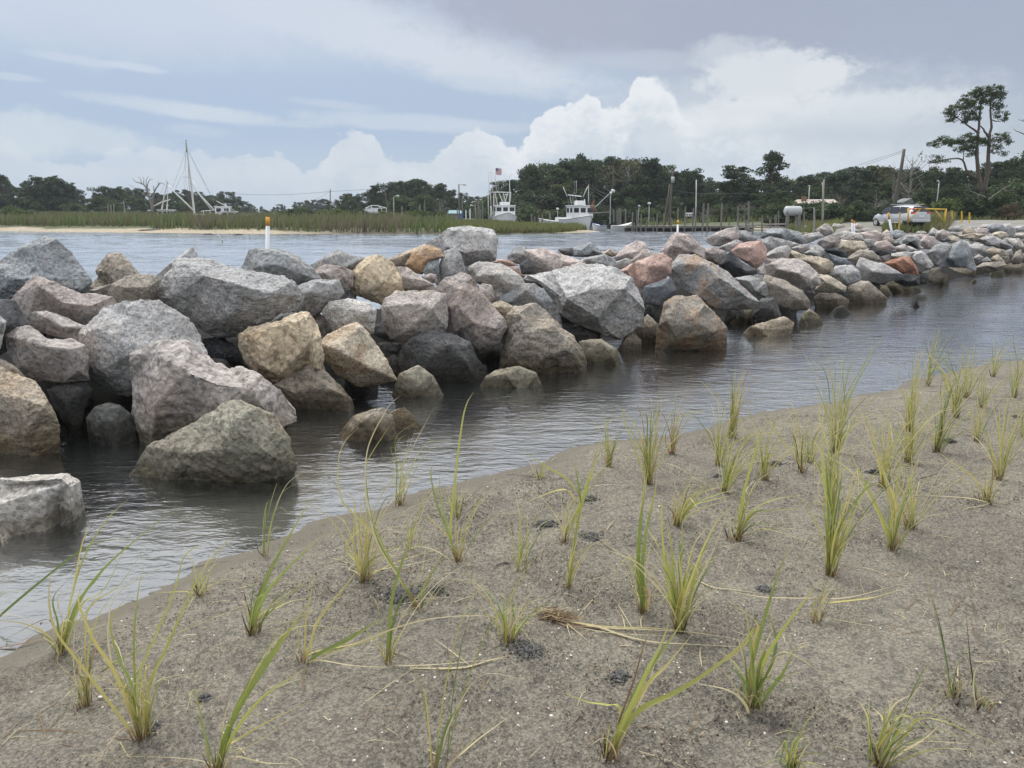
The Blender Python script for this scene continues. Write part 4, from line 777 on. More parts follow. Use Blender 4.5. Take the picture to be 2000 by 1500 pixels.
class Blades:
    def __init__(s): s.V = []; s.T = []; s.C = []; s.k = 0
    def add(s, path, w, key, base=(.20, .125, .07), yaw=None, tipkey=None):
        n = len(path); c0 = np.array(BC[key]) * rng.uniform(.85, 1.15); tip = np.array(BC[tipkey]) if tipkey else c0 * .5 + np.array(BC['s']) * .5
        yaw = rng.uniform(-.7, .7) if yaw is None else yaw
        for i, p in enumerate(path):
            f = i / (n - 1); tg = path[min(i + 1, n - 1)] - path[max(i - 1, 0)]; tg = tg / (np.linalg.norm(tg) + 1e-9)
            side = np.array([math.cos(yaw), math.sin(yaw), 0]); side = side - tg * (side @ tg); side /= np.linalg.norm(side) + 1e-9
            nrm = np.cross(side, tg)
            ww = w * (min(1, .45 + 3 * f) if f < .2 else 1) * (1 - max(0, (f - .25) / .75) ** 1.5) + .0006
            s.V += [p - side * ww / 2 + nrm * ww * .18, p - nrm * .0004, p + side * ww / 2 + nrm * ww * .18]
            cc = np.array(base) * (1 - min(1, f / .16)) + c0 * min(1, f / .16) if base is not None else c0
            if f > .6: q = (f - .6) / .4; cc = cc * (1 - q) + tip * q
            s.C += [cc, cc * 1.08, cc]
            if i:
                a = s.k + (i - 1) * 3; d = s.k + i * 3
                for j in (0, 1): s.T += [(a + j, a + j + 1, d + j + 1), (a + j, d + j + 1, d + j)]
        s.k += n * 3
    def build(s, name, parent, loc):
        if not s.T: return None
        return link(name, np_mesh(name, np.array(s.V) - loc, np.array(s.T), GRASS, True, col=np.array(s.C)), parent)
KEYS_DRY = set('syrbkp')
def tuft(view, base, label, blades=(), auto=None, stub=5, H_=None):
    """one planted plug: blades given as (key, width_mm, [points in the photo...]); auto = (count, height px, spread px, lean px, keys, width mm)"""
    bx, by = px(view, base); b0 = on_sand(bx, by); Y0 = b0[1]; root = empty('cordgrass_plug', tuple(b0)); tag(root, label, 'grass clump', 'planted cordgrass plugs on the sand')
    gB, dB, sB = Blades(), Blades(), Blades(); pp_ = F / Y0
    for e in blades:
        key, wmm, pts = e[:3]; n = len(pts); dd = e[3] if len(e) > 3 else rng.uniform(-.22, .22)
        j = np.array([rng.uniform(-.012, .012), rng.uniform(-.012, .012), -.01])
        P = [b0 + j]
        if len(e) > 4: P = []
        for i, p in enumerate(pts):
            q = px(view, p); P.append(A(q[0], q[1], Y0 + dd * (i + 1) / n))
        for q in P[1:]:
            zz = land_h(q[0], q[1])
            if q[2] < zz + .012: q[2] = zz + .012
        (dB if key in KEYS_DRY else gB).add(cat_spline(P), wmm * .88 / 1000, key, tipkey='y' if key in 'gGl' and rng.random() < .5 else None)
    if auto:
        n, hp, sp_, lean, keys, wmm = auto; n = int(n * 1.45) + 2; hp *= 1.45; sp_ *= 1.9; keys = keys + 'sy'; wmm *= .8
        for k in range(n):
            key = keys[k % len(keys)]; h = hp * rng.uniform(.32, 1.1) / pp_; an = rng.uniform(0, 2 * math.pi); r_ = sp_ * abs(rng.gauss(0, .6)) / pp_
            off = np.array([r_ * math.cos(an) + lean * rng.uniform(.5, 1.2) / pp_, r_ * math.sin(an), h])
            j = np.array([rng.gauss(0, .012), rng.gauss(0, .012), -.01]); cur = rng.uniform(.08, .4)
            bend = rng.random() < .25; kx = np.array([rng.gauss(0, .05), rng.gauss(0, .05), 0]) * h; P = [b0 + j, b0 + j + off * np.array([.3 * (1 - cur), .3 * (1 - cur), .42]), b0 + j + kx + off * np.array([.68, .68, .78]), b0 + j + off * (np.array([1.9, 1.9, .62]) if bend else np.array([1.05 + cur, 1.05 + cur, 1 - cur * .3]))]
            (dB if key in KEYS_DRY else gB).add(cat_spline(P), wmm / 1000 * rng.uniform(.5, 1.1), key)
    hw_ = (auto[1] if auto else 120) * VIEW[view][2] / .3667
    for k in range(rng.randint(4, 9)):                     # fine wispy blades
        h = hw_ * rng.uniform(.7, 1.7) / pp_ * .9; dx = h * rng.gauss(.28, .38); dy = h * rng.gauss(0, .3); j = np.array([rng.gauss(0, .012), rng.gauss(0, .012), -.01]); dr_ = rng.uniform(.75, 1.0)
        P = [b0 + j, b0 + j + np.array([dx * .25, dy * .25, h * .45]), b0 + j + np.array([dx * .62, dy * .6, h * .8]), b0 + j + np.array([dx * 1.15, dy * 1.1, h * dr_])]; key = rng.choice('lsygGs')
        (dB if key in KEYS_DRY else gB).add(cat_spline(P), rng.uniform(.0022, .0045), key)
    for k in range(stub):
        h = rng.uniform(.04, .11); an = rng.uniform(0, 6.28); P = [b0 + np.array([rng.gauss(0, .014), rng.gauss(0, .014), -.01])]
        P.append(P[0] + np.array([.35 * h * math.cos(an), .35 * h * math.sin(an), h]))
        sB.add(cat_spline(P), rng.uniform(.003, .007), rng.choice('bbkr'), base=(.10, .075, .05), tipkey='s')
    gB.build('green_foliage', root, b0); dB.build('dry_foliage', root, b0); sB.build('stubble', root, b0)
    return root
T_ = tuft
T_('d', (325, 890), 'cordgrass plug at the water edge with long thin yellow blades arching over the shallows', [('y', 7, [(400, 500), (440, 300), (490, 190)]), ('l', 9, [(370, 650), (440, 400), (560, 190), (695, 55)]), ('g', 10, [(420, 620), (560, 430), (740, 270), (950, 110)]), ('g', 8, [(400, 640), (510, 500), (570, 420)]), ('s', 5, [(270, 700), (262, 560), (270, 450)]), ('l', 7, [(430, 640), (560, 540), (700, 250)]), ('k', 4, [(290, 760), (230, 712), (0, 830)]), ('k', 4, [(250, 800), (90, 745), (-30, 770)])], (7, 120, 60, 30, 'gGlysb', 8))
T_('d', (455, 1175), 'short brown based plug with a tight bundle of thin stems', [('y', 6, [(430, 1000), (440, 880)]), ('l', 5, [(470, 900), (520, 700), (610, 560)]), ('b', 8, [(480, 960), (520, 850), (590, 760)]), ('s', 4, [(400, 1010), (395, 800), (430, 560)]), ('y', 5, [(455, 850), (480, 640), (640, 520), (800, 280)])], (14, 110, 25, 10, 'lybGsr', 5), stub=9)
T_('d', (760, 1350), 'large splayed plug in dark loosened sand with yellow blades crossing low', [('y', 11, [(660, 1250), (440, 960), (300, 770), (262, 600), (270, 450)]), ('y', 11, [(620, 1010), (500, 820), (420, 620), (430, 540)]), ('l', 11, [(735, 1050), (820, 820), (930, 560), (980, 380), (1080, 300)]), ('l', 10, [(790, 1080), (900, 830), (1050, 500), (1230, 265)]), ('g', 9, [(700, 1060), (640, 930), (590, 720), (700, 560)]), ('g', 9, [(715, 900), (730, 620), (760, 430)]), ('g', 9, [(540, 990), (640, 920), (900, 800), (1330, 620)], .1, 1), ('s', 5, [(600, 950), (580, 700), (640, 560), (840, 440)]), ('s', 5, [(650, 1100), (590, 900), (585, 700)]), ('s', 4, [(780, 1065), (640, 1075), (520, 1080)])], (16, 150, 45, -15, 'lgysbr', 7), stub=12)
T_('d', (1330, 800), 'plug with wide deep green blades sweeping up over the sand from two dark stems', [('g', 15, [(1370, 640), (1450, 430), (1560, 230), (1660, 60)]), ('g', 13, [(1400, 600), (1500, 470), (1640, 330), (1760, 230)]), ('l', 11, [(1380, 690), (1470, 650), (1560, 610), (1700, 590)]), ('g', 8, [(1430, 680), (1560, 560), (1700, 460)]), ('G', 9, [(1350, 650), (1400, 520), (1440, 420)]), ('s', 8, [(1375, 740), (1430, 720), (1520, 735), (1620, 800)]), ('k', 5, [(1300, 720), (1280, 640)])], (6, 110, 40, 40, 'gGlk', 8), stub=9)
T_('d', (1412, 375), 'thin lone sprig with two upright blades at the water edge and a dark twig', [('G', 6, [(1410, 250), (1440, 100), (1475, -20)]), ('g', 5, [(1412, 200), (1420, 80)]), ('k', 4, [(1380, 350), (1362, 280)])], None, stub=2)
T_('d', (1062, 580), 'small pale plug near the water with long fine seed stalks', [('s', 5, [(1110, 470), (1230, 260)]), ('s', 4, [(1090, 430), (1170, 330), (1275, 265)]), ('p', 9, [(1075, 545), (1120, 520)]), ('y', 4, [(1000, 640), (900, 660), (840, 700)])], (5, 60, 40, 40, 'slp', 4))
T_('d', (-90, 770), 'plug outside the frame with one long bent green blade over the shallows', [('G', 11, [(0, 690), (200, 520), (420, 350), (560, 290), (740, 285)])], (4, 90, 60, -30, 'gG', 8))
T_('d', (1165, 1520), 'plug at the lower edge with a broad green blade and a folded straw one', [('g', 15, [(1230, 1260), (1310, 1080), (1470, 850), (1560, 740), (1700, 640)]), ('l', 11, [(1260, 1290), (1400, 1120), (1530, 1030), (1640, 960)]), ('y', 8, [(1200, 1400), (1260, 1350), (1450, 1240), (1660, 1140)]), ('s', 5, [(1260, 1430), (1420, 1330), (1530, 1245)]), ('s', 6, [(1230, 1440), (1400, 1470), (1560, 1480)]), ('s', 4, [(1100, 1470), (900, 1475), (390, 1490)])], None, stub=6)
T_('e', (870, 1200), 'plug with a long bent brown stem leaning out and green blades rising from it', [('s', 10, [(780, 1060), (650, 850), (600, 650), (583, 520), (600, 330), (700, 130), (770, 60)]), ('g', 14, [(790, 1070), (660, 850), (610, 690), (585, 500), (600, 400), (720, 210)]), ('y', 10, [(760, 1030), (640, 820), (540, 710), (460, 620), (437, 470), (460, 330), (545, 230)]), ('g', 6, [(700, 900), (600, 690), (560, 560)]), ('b', 12, [(830, 1130), (790, 1060)])], None, stub=3)
T_('e', (575, 1050), 'dense straw yellow plug spraying blades low across the sand', [('s', 7, [(560, 800), (555, 520)]), ('s', 7, [(600, 820), (640, 640), (800, 400), (945, 130)]), ('y', 8, [(590, 800), (580, 600)]), ('s', 7, [(620, 960), (790, 890), (1000, 800)]), ('y', 7, [(640, 1000), (800, 930), (1060, 850)]), ('s', 6, [(650, 960), (760, 800), (880, 640)]), ('l', 8, [(540, 960), (480, 870), (560, 730), (640, 640)]), ('g', 7, [(600, 950), (760, 860), (900, 740)]), ('p', 10, [(545, 1030), (500, 1060), (530, 980)]), ('s', 6, [(620, 1075), (820, 1080), (980, 1120)])], (16, 150, 60, 25, 'sysyls', 6), stub=8)
T_('e', (1080, 940), 'plug on a bare slanting brown stem with one very tall green blade', [('l', 15, [(1035, 800), (1060, 500), (1095, 220), (1120, 110), (1160, 40)], .05), ('g', 10, [(1020, 780), (960, 630), (930, 470), (950, 430)], .05), ('g', 9, [(1020, 770), (985, 600), (975, 480)]), ('y', 8, [(1030, 820), (940, 730), (850, 600)]), ('s', 6, [(1060, 790), (1100, 700), (1190, 590)]), ('l', 5, [(1070, 800), (1120, 770), (1215, 730)]), ('b', 14, [(1060, 900), (1042, 830)], 0), ('s', 5, [(900, 870), (700, 960), (480, 1060)])], None, stub=4)
T_('e', (765, 645), 'slender upright plug standing right at the channel edge', [('l', 6, [(775, 500), (800, 380)]), ('s', 5, [(790, 520), (840, 330), (945, 130)]), ('g', 6, [(770, 540), (765, 430)])], (9, 120, 25, 15, 'glsls', 5), stub=5)
T_('e', (255, 1490), 'bent yellow plug whose broad green leaf and straws lie along the sand', [('g', 15, [(330, 1440), (480, 1370), (600, 1290), (700, 1240)], -.05), ('G', 8, [(340, 1430), (520, 1330), (700, 1240), (880, 1180)]), ('y', 9, [(290, 1380), (340, 1250), (480, 1070), (560, 960)]), ('y', 7, [(265, 1300), (290, 1130), (315, 990)]), ('y', 10, [(300, 1450), (500, 1390), (690, 1315)]), ('s', 6, [(400, 1440), (800, 1280), (1080, 1235), (1260, 1240)]), ('s', 6, [(320, 1470), (520, 1500), (760, 1510)]), ('l', 9, [(330, 1445), (560, 1380), (780, 1290)])], None, stub=6)
T_('e', (702, 1490), 'plug with one broad upright green blade and a thinner one beside it', [('g', 16, [(705, 1330), (725, 1130), (775, 950), (830, 800), (845, 760)], .0), ('G', 9, [(720, 1330), (760, 1180), (830, 1070), (870, 1050)]), ('s', 5, [(740, 1330), (820, 1180), (1030, 960)]), ('s', 6, [(760, 1500), (1000, 1490), (1340, 1460)])], None, stub=4)
T_('e', (820, 880), 'tiny plug with a single short bright leaf', [('l', 9, [(812, 800), (795, 705)]), ('l', 6, [(860, 865), (950, 850)])], None, stub=3)
T_('e', (1070, 722), 'short green plug with a curled dead leaf behind the very tall bladed one', [('g', 8, [(1040, 640), (1010, 560)]), ('g', 8, [(1065, 650), (1075, 590)]), ('p', 8, [(1030, 690), (1005, 680)])], (6, 70, 25, 0, 'glG', 7), stub=3)
T_('e', (1400, 1000), 'small two leaved sprout on open sand', [('l', 10, [(1400, 900), (1405, 780), (1418, 640)]), ('p', 6, [(1380, 950), (1320, 850)]), ('s', 4, [(1500, 950), (1560, 800), (1640, 690)], .3)], None, stub=2)
T_('e', (1345, 1370), 'bushy little plug beside a heap of dark worm casts', [('y', 5, [(1305, 1240), (1180, 1090), (1110, 960), (1112, 820)]), ('g', 8, [(1320, 1220), (1325, 1070)]), ('l', 5, [(1340, 1180), (1420, 1020), (1500, 910)]), ('g', 9, [(1390, 1310), (1440, 1250), (1500, 1215)]), ('s', 4, [(1420, 1180), (1560, 975)]), ('s', 5, [(1270, 1240), (1100, 1240)])], (10, 90, 35, 5, 'glGls', 8), stub=7)
T_('e', (1515, 505), 'pale wisp of a plug next to driftwood at the water edge', [], (4, 32, 20, -10, 'pg', 5), stub=1)
T_('f', (562, 1090), 'single tall narrow yellow green plug on open sand, thin at its foot', [('l', 15, [(590, 960), (610, 800), (650, 620), (700, 460), (745, 290)], .02), ('y', 12, [(585, 950), (620, 760), (650, 650)], .02), ('l', 10, [(600, 880), (640, 640), (700, 500), (880, 350)]), ('y', 9, [(620, 640), (550, 560), (330, 635)], .1, 1), ('l', 9, [(640, 600), (560, 500), (440, 430), (320, 340)], .1, 1), ('g', 10, [(640, 640), (620, 500), (600, 400)], .1, 1), ('g', 9, [(640, 640), (690, 500), (740, 290)], .1, 1)], None, stub=1)
T_('f', (545, 845), 'dry plug behind the worm cast heap with crossing straw blades', [('s', 8, [(560, 760), (620, 690)]), ('s', 6, [(600, 650), (700, 545), (945, 540)], .1), ('l', 8, [(630, 640), (700, 450), (770, 330)], .05), ('g', 7, [(640, 640), (720, 520), (850, 380)]), ('s', 4, [(640, 720), (820, 660)])], (6, 90, 45, 25, 'lsg', 6), stub=4)
T_('f', (782, 435), 'slim plug with a curved tip standing above the bend of the water edge', [('g', 8, [(778, 320), (775, 220), (850, 110)]), ('G', 6, [(770, 280), (765, 150)])], (9, 85, 25, 5, 'glGsl', 6), stub=5)
T_('f', (1000, 540), 'tall many stemmed plug with pale seed stalks on the upper sand', [('l', 9, [(940, 380), (870, 190), (860, 120)]), ('s', 6, [(985, 350), (1000, 200), (1050, 80)]), ('y', 7, [(985, 380), (915, 150)]), ('g', 8, [(1010, 350), (1030, 180)]), ('s', 5, [(1020, 380), (1060, 230), (1140, 110)]), ('g', 7, [(975, 330), (970, 200)])], (20, 150, 45, 0, 'glysrG', 7), stub=10)
T_('f', (1122, 378), 'reddish tan dead plug with a looping brown blade', [('r', 6, [(1140, 250), (1165, 150), (1205, 40)]), ('s', 6, [(1140, 280), (1175, 120)]), ('b', 4, [(1090, 310), (1100, 250), (1150, 240), (1160, 290), (1140, 350)])], (12, 95, 18, 10, 'rsrb', 6), stub=8)
T_('f', (1372, 436), 'fan shaped plug with a leaf bending down beside it, near the water', [('g', 8, [(1360, 320), (1340, 200)]), ('s', 5, [(1385, 250), (1425, 30)]), ('g', 8, [(1400, 390), (1450, 340)]), ('l', 6, [(1380, 260), (1390, 110)])], (12, 110, 38, 5, 'glGs', 7), stub=8)
T_('f', (1442, 292), 'tall thick plug with purple pink stems at the water edge', [('g', 9, [(1455, 120), (1462, -60)]), ('l', 8, [(1470, 120), (1505, 0)]), ('r', 6, [(1470, 160), (1530, 70)])], (20, 125, 32, 8, 'rlsgr', 7), stub=12)
T_('f', (965, 1215), 'upright plug of broad green blades pressed together', [('g', 17, [(945, 1010), (955, 760), (975, 600), (1000, 440)], 0), ('g', 16, [(965, 1000), (985, 800), (1025, 620), (1045, 500)], .02), ('l', 14, [(940, 1000), (945, 820), (965, 640), (990, 400)], .03), ('G', 12, [(970, 950), (1000, 730)]), ('s', 6, [(985, 1000), (1020, 830), (1090, 765)]), ('p', 7, [(920, 1110), (860, 1030), (785, 945)]), ('b', 6, [(1000, 1090), (1000, 1160)])], (5, 130, 18, 0, 'gll', 12), stub=7)
T_('f', (1165, 1310), 'big open plug of mixed green and yellow blades in the middle of the sand', [('l', 12, [(1110, 1100), (1080, 900), (1068, 680), (1075, 620)]), ('g', 12, [(1140, 1080), (1120, 860), (1105, 720)]), ('g', 12, [(1165, 1050), (1180, 860), (1180, 700)]), ('y', 9, [(1200, 1120), (1280, 900), (1360, 740), (1445, 640)]), ('l', 11, [(1215, 1150), (1250, 1010), (1330, 820)]), ('s', 6, [(1250, 1080), (1340, 900), (1430, 660)]), ('s', 5, [(1100, 1150), (930, 960), (820, 800)]), ('s', 5, [(1260, 1180), (1380, 1080), (1500, 980)]), ('p', 8, [(1210, 1230), (1260, 1170)])], (20, 160, 60, 0, 'glGysl', 10), stub=12)
T_('f', (1152, 750), 'plug leaning over to one side with a brown stubble base, blades nearly flat', [('l', 11, [(1220, 660), (1330, 620), (1465, 590)]), ('g', 10, [(1230, 650), (1360, 590), (1500, 555)]), ('l', 9, [(1230, 640), (1300, 570), (1420, 545)]), ('s', 6, [(1170, 640), (1140, 540), (1130, 470)]), ('y', 8, [(1240, 680), (1350, 640), (1440, 620)])], (14, 80, 30, 35, 'lglbs', 7), stub=14)
T_('j', (105, 1100), 'plug with one long yellow green blade and several sideways straws', [('l', 16, [(135, 900), (180, 720), (230, 560), (300, 430)], .02), ('g', 11, [(160, 900), (230, 760), (330, 560)]), ('s', 7, [(170, 960), (260, 900), (470, 770)]), ('l', 9, [(180, 960), (300, 890), (490, 860)]), ('g', 9, [(190, 965), (300, 945), (450, 935)]), ('p', 8, [(170, 1010), (260, 950), (330, 940)]), ('G', 7, [(180, 1030), (270, 1020), (370, 1025)])], (10, 90, 40, 25, 'lgsl', 8), stub=12)
T_('j', (35, 860), 'tufted plug leaning away from the dark cast patch, blades fanned to one side', [('l', 9, [(80, 740), (170, 620), (290, 480)]), ('g', 9, [(90, 760), (200, 650), (330, 570)])], (16, 110, 35, 45, 'glyGs', 7), stub=9)
T_('j', (247, 790), 'plain medium plug between the water edge and the long yellow bladed one', [('g', 9, [(240, 640), (225, 480)]), ('l', 8, [(260, 650), (300, 500)])], (13, 115, 35, 12, 'glGs', 7), stub=8)
T_('j', (455, 742), 'plug on a crooked dark stem with a yellow blade folded backwards', [('y', 14, [(430, 680), (370, 600), (290, 490), (230, 425)]), ('l', 10, [(420, 600), (405, 440)]), ('g', 9, [(415, 600), (375, 420)]), ('k', 7, [(430, 690), (415, 620)])], (6, 110, 25, -15, 'glk', 7), stub=7)
T_('j', (487, 692), 'low thin plug with straight blades beside the crooked stemmed one', [('g', 7, [(480, 560), (470, 430)])], (8, 85, 25, 0, 'glsG', 6), stub=5)
T_('j', (630, 640), 'dense tall plug with many upright blades near the water bend', [('l', 10, [(590, 480), (560, 350), (550, 290)]), ('g', 9, [(680, 480), (740, 200)]), ('y', 8, [(690, 540), (800, 420)]), ('s', 6, [(560, 500), (530, 270)])], (26, 165, 55, 5, 'glGysl', 7), stub=14)
T_('j', (600, 1295), 'tall dense plug with dark wet stems standing in open sand', [('l', 13, [(590, 1000), (565, 760), (540, 470)]), ('y', 10, [(610, 1100), (640, 900), (700, 790)]), ('g', 13, [(600, 1080), (590, 800), (600, 560)]), ('y', 10, [(620, 1120), (680, 940), (760, 780)]), ('l', 10, [(625, 1130), (690, 1000), (800, 870)]), ('p', 7, [(630, 1240), (640, 1200), (628, 1190)])], (22, 210, 50, 5, 'glGyls', 9), stub=16)
T_('j', (605, 920), 'plug behind the dark stemmed one with a leaf bent at its top', [('l', 9, [(575, 760), (560, 560), (570, 360)]), ('s', 8, [(590, 870), (520, 920), (640, 945)], 0), ('y', 8, [(620, 800), (660, 740), (760, 690)]), ('s', 6, [(540, 830), (600, 680), (700, 610), (790, 600)])], (16, 150, 45, 0, 'glysG', 7), stub=10)
T_('j', (935, 1150), 'plug on two brown stems with wide yellow green blades leaning apart', [('l', 15, [(910, 1060), (850, 920), (770, 760), (700, 620)]), ('y', 12, [(950, 980), (890, 760), (830, 560), (780, 420)]), ('g', 14, [(970, 980), (1010, 850), (1060, 690)]), ('l', 12, [(945, 930), (960, 790), (1000, 560)]), ('g', 10, [(915, 1000), (905, 800)]), ('b', 9, [(930, 1100), (925, 1040)]), ('b', 9, [(975, 1120), (965, 1050)]), ('s', 5, [(980, 900), (1100, 600), (1170, 340)])], (8, 130, 45, 5, 'lgys', 10), stub=9)
T_('j', (1035, 1040), 'dry slanting plug crossing behind the two stemmed one', [('s', 9, [(960, 900), (880, 720), (800, 520), (750, 370)]), ('y', 9, [(940, 880), (860, 640)]), ('b', 8, [(1000, 980), (960, 900)])], (8, 120, 25, -50, 'sybl', 7), stub=8)
T_('j', (1015, 692), 'small green plug with blades leaning towards the camera side of the flat', [('l', 10, [(970, 560), (910, 470), (900, 300)]), ('g', 10, [(1060, 590), (1120, 430)])], (14, 110, 35, 15, 'glGy', 8), stub=7)
T_('j', (888, 820), 'straggling yellow plug in front of a low dark sand mound', [('y', 9, [(850, 620), (790, 410)]), ('l', 9, [(880, 640), (910, 440)]), ('s', 7, [(860, 690), (740, 560), (680, 530)])], (14, 140, 45, 0, 'ylsg', 7), stub=10)
T_('j', (1020, 525), 'pale bleached plug with upright blades and curled white leaves', [('p', 8, [(1000, 440), (985, 420)]), ('g', 8, [(1030, 380), (1050, 230)])], (18, 130, 25, 0, 'glpls', 6), stub=10)
T_('j', (1175, 632), 'dark stemmed bushy plug standing by a black smear of mud', [('g', 8, [(1190, 450), (1195, 320)]), ('l', 6, [(1210, 380), (1245, 130)])], (22, 115, 35, 10, 'GglksG', 7), stub=16)
T_('j', (1270, 456), 'plug with a tall green blade bent sharply back at its tip', [('l', 11, [(1240, 340), (1190, 210), (1130, 100)]), ('G', 10, [(1255, 330), (1225, 240), (1150, 190), (1040, 260)]), ('g', 9, [(1265, 380), (1255, 320)])], (14, 110, 30, -10, 'gGls', 8), stub=9)
T_('j', (1497, 787), 'plug of thin yellow blades spread like a fan near the open sand', [('y', 8, [(1470, 650), (1390, 480), (1300, 340)]), ('l', 8, [(1510, 620), (1500, 290)]), ('y', 8, [(1520, 620), (1550, 330)]), ('g', 7, [(1540, 650), (1610, 450)]), ('s', 6, [(1460, 600), (1440, 470)])], (14, 160, 40, 5, 'lygs', 7), stub=9)
T_('j', (1442, 905), 'low plug with straw blades lying flat on the sand on both sides', [('y', 9, [(1380, 785), (1270, 700), (1160, 625)]), ('s', 9, [(1440, 905), (1330, 880), (1180, 870), (1020, 858)]), ('p', 11, [(1455, 915), (1400, 990), (1310, 1060), (1288, 1115)]), ('s', 7, [(1470, 930), (1530, 1040)]), ('g', 9, [(1430, 840), (1445, 735)]), ('s', 6, [(1360, 850), (1290, 760), (1230, 715)])], (10, 60, 30, 0, 'gsbl', 7), stub=12)
T_('j', (1122, 285), 'blue green plug right at the far bend of the water edge', [('g', 7, [(1130, 180), (1135, 70)])], (10, 90, 25, 8, 'Ggl', 6), stub=6)
T_('j', (1328, 342), 'yellowish plug with dry curved blades beside the far water edge', [('y', 7, [(1290, 260), (1200, 170)]), ('s', 6, [(1350, 250), (1410, 180)])], (14, 85, 35, 0, 'ylgs', 6), stub=8)
T_('j', (1412, 400), 'small leaning plug with a dark base on the far flat', [('g', 8, [(1390, 330), (1400, 260), (1445, 240)])], (10, 75, 25, -10, 'gGl', 6), stub=8)
T_('j', (1582, 345), 'upright green plug close to the far edge of the flat', [('g', 8, [(1560, 260), (1555, 190)]), ('l', 7, [(1590, 230), (1620, 90)])], (13, 95, 30, 0, 'glGs', 7), stub=7)
T_('j', (1470, 235), 'bent yellow green plug on the skyline of the far flat', [('l', 9, [(1500, 160), (1530, 90), (1575, 45)])], (8, 70, 25, 15, 'lgy', 6), stub=5)
T_('j', (1385, 575), 'sparse plug of thin leaning blades behind the fan shaped yellow one', [('y', 6, [(1350, 440), (1300, 330)]), ('s', 5, [(1400, 470), (1440, 330)])], (6, 95, 30, -10, 'ylG', 5), stub=5)
T_('j', (1665, 300), 'plug half outside the view on the far flat', [('g', 8, [(1640, 200), (1610, 110)])], (10, 95, 35, -10, 'glsG', 6), stub=5)
T_('j', (1640, 560), 'plug half cut by the edge of the view, blades leaning in', [('l', 8, [(1625, 480), (1610, 400)])], (8, 90, 30, -20, 'lgs', 6), stub=5)
T_('i', (640, 560), 'dead straw coloured plug bent over with one broad yellow leaf lying flat', [('s', 14, [(670, 470), (700, 400), (780, 290)], 0), ('y', 17, [(690, 425), (800, 412), (1000, 390), (1120, 360), (1225, 330)], .05, 1), ('s', 8, [(690, 395), (480, 395), (280, 385), (80, 345)], .05, 1), ('s', 6, [(700, 400), (900, 380), (1200, 300)], .1, 1), ('s', 5, [(690, 515), (860, 550), (1060, 600)], -.05, 1), ('s', 14, [(650, 500), (690, 420)], 0)], None, stub=8)
T_('i', (235, 1120), 'large bright green plug with broad folded leaves near the lower edge', [('g', 16, [(215, 900), (280, 620), (350, 380), (420, 180), (500, 0)], .04), ('l', 15, [(290, 850), (400, 640), (540, 450), (670, 285)]), ('G', 12, [(300, 950), (370, 780), (385, 660), (350, 520), (345, 430)]), ('g', 12, [(230, 800), (210, 620), (190, 490)]), ('g', 11, [(370, 960), (430, 880), (480, 780), (520, 690)]), ('y', 9, [(240, 700), (265, 560), (130, 450), (40, 380)]), ('y', 9, [(265, 565), (190, 690), (90, 780), (0, 835)], -.05, 1), ('g', 12, [(260, 930), (300, 760), (340, 640)]), ('s', 5, [(400, 800), (640, 690)])], (14, 150, 45, 15, 'gGlgs', 11), stub=14)
T_('h', (975, 1440), 'plug with a broad yellow green blade and another reaching far over the sand', [('l', 19, [(1030, 1250), (1120, 1070), (1220, 850), (1300, 700), (1365, 520)], .0), ('l', 18, [(1060, 1240), (1180, 1110), (1390, 1010), (1600, 880), (1800, 720), (1930, 560)], .05), ('y', 14, [(1060, 1200), (1220, 950), (1340, 830), (1500, 640)], .02), ('g', 12, [(1110, 1060), (1250, 830), (1380, 640), (1480, 480)]), ('l', 9, [(1040, 1130), (950, 1090), (830, 1070), (670, 1010)]), ('s', 6, [(1120, 1160), (1220, 950), (1280, 760)]), ('b', 6, [(1040, 1170), (1130, 920), (1200, 680), (1290, 560)]), ('s', 12, [(1000, 1330), (1040, 1230)])], None, stub=14)
T_('i', (1540, 1050), 'wispy plug of very thin dark blades on the paler sand', [('G', 4, [(1480, 730), (1420, 480), (1350, 190)]), ('k', 4, [(1510, 880), (1450, 560), (1380, 330)]), ('s', 6, [(1560, 960), (1560, 880)]), ('G', 3, [(1560, 850), (1650, 680)])], (8, 55, 20, 0, 'sbpG', 4), stub=8)
T_('i', (1700, 1110), 'two thin dark blades rising from a small dry foot on the paler sand', [('k', 5, [(1660, 880), (1640, 700), (1618, 420)]), ('s', 4, [(1680, 870), (1830, 790)]), ('G', 4, [(1650, 800), (1610, 690)])], (4, 45, 20, 0, 'sb', 4), stub=6)
T_('i', (1050, 1490), 'bushy plug cut by the lower edge with matted olive blades', [('G', 8, [(1150, 1300), (1300, 950), (1430, 760)]), ('g', 8, [(1170, 1280), (1330, 1160), (1500, 1030)]), ('s', 7, [(1200, 1400), (1350, 1310), (1460, 1210)]), ('y', 8, [(1180, 1290), (1220, 1275), (1275, 1295)])], (22, 130, 60, 55, 'Gglsp', 8), stub=8)
T_('i', (470, 1510), 'soft green plug cut by the lower edge of the view', [('g', 11, [(520, 1330), (600, 1180), (690, 1090)]), ('G', 9, [(490, 1380), (540, 1250)])], (8, 80, 25, 15, 'gGl', 9), stub=4)
T_('p', (850, 1510), 'plug outside the lower edge with one soft green blade', [('G', 9, [(872, 1420), (905, 1370)]), ('s', 5, [(900, 1470), (960, 1410)])], None, stub=2)
T_('p', (425, 1510), 'plug at the very bottom with one broad deep green blade', [('g', 15, [(440, 1440), (475, 1370), (560, 1240), (600, 1180)])], None, stub=4)
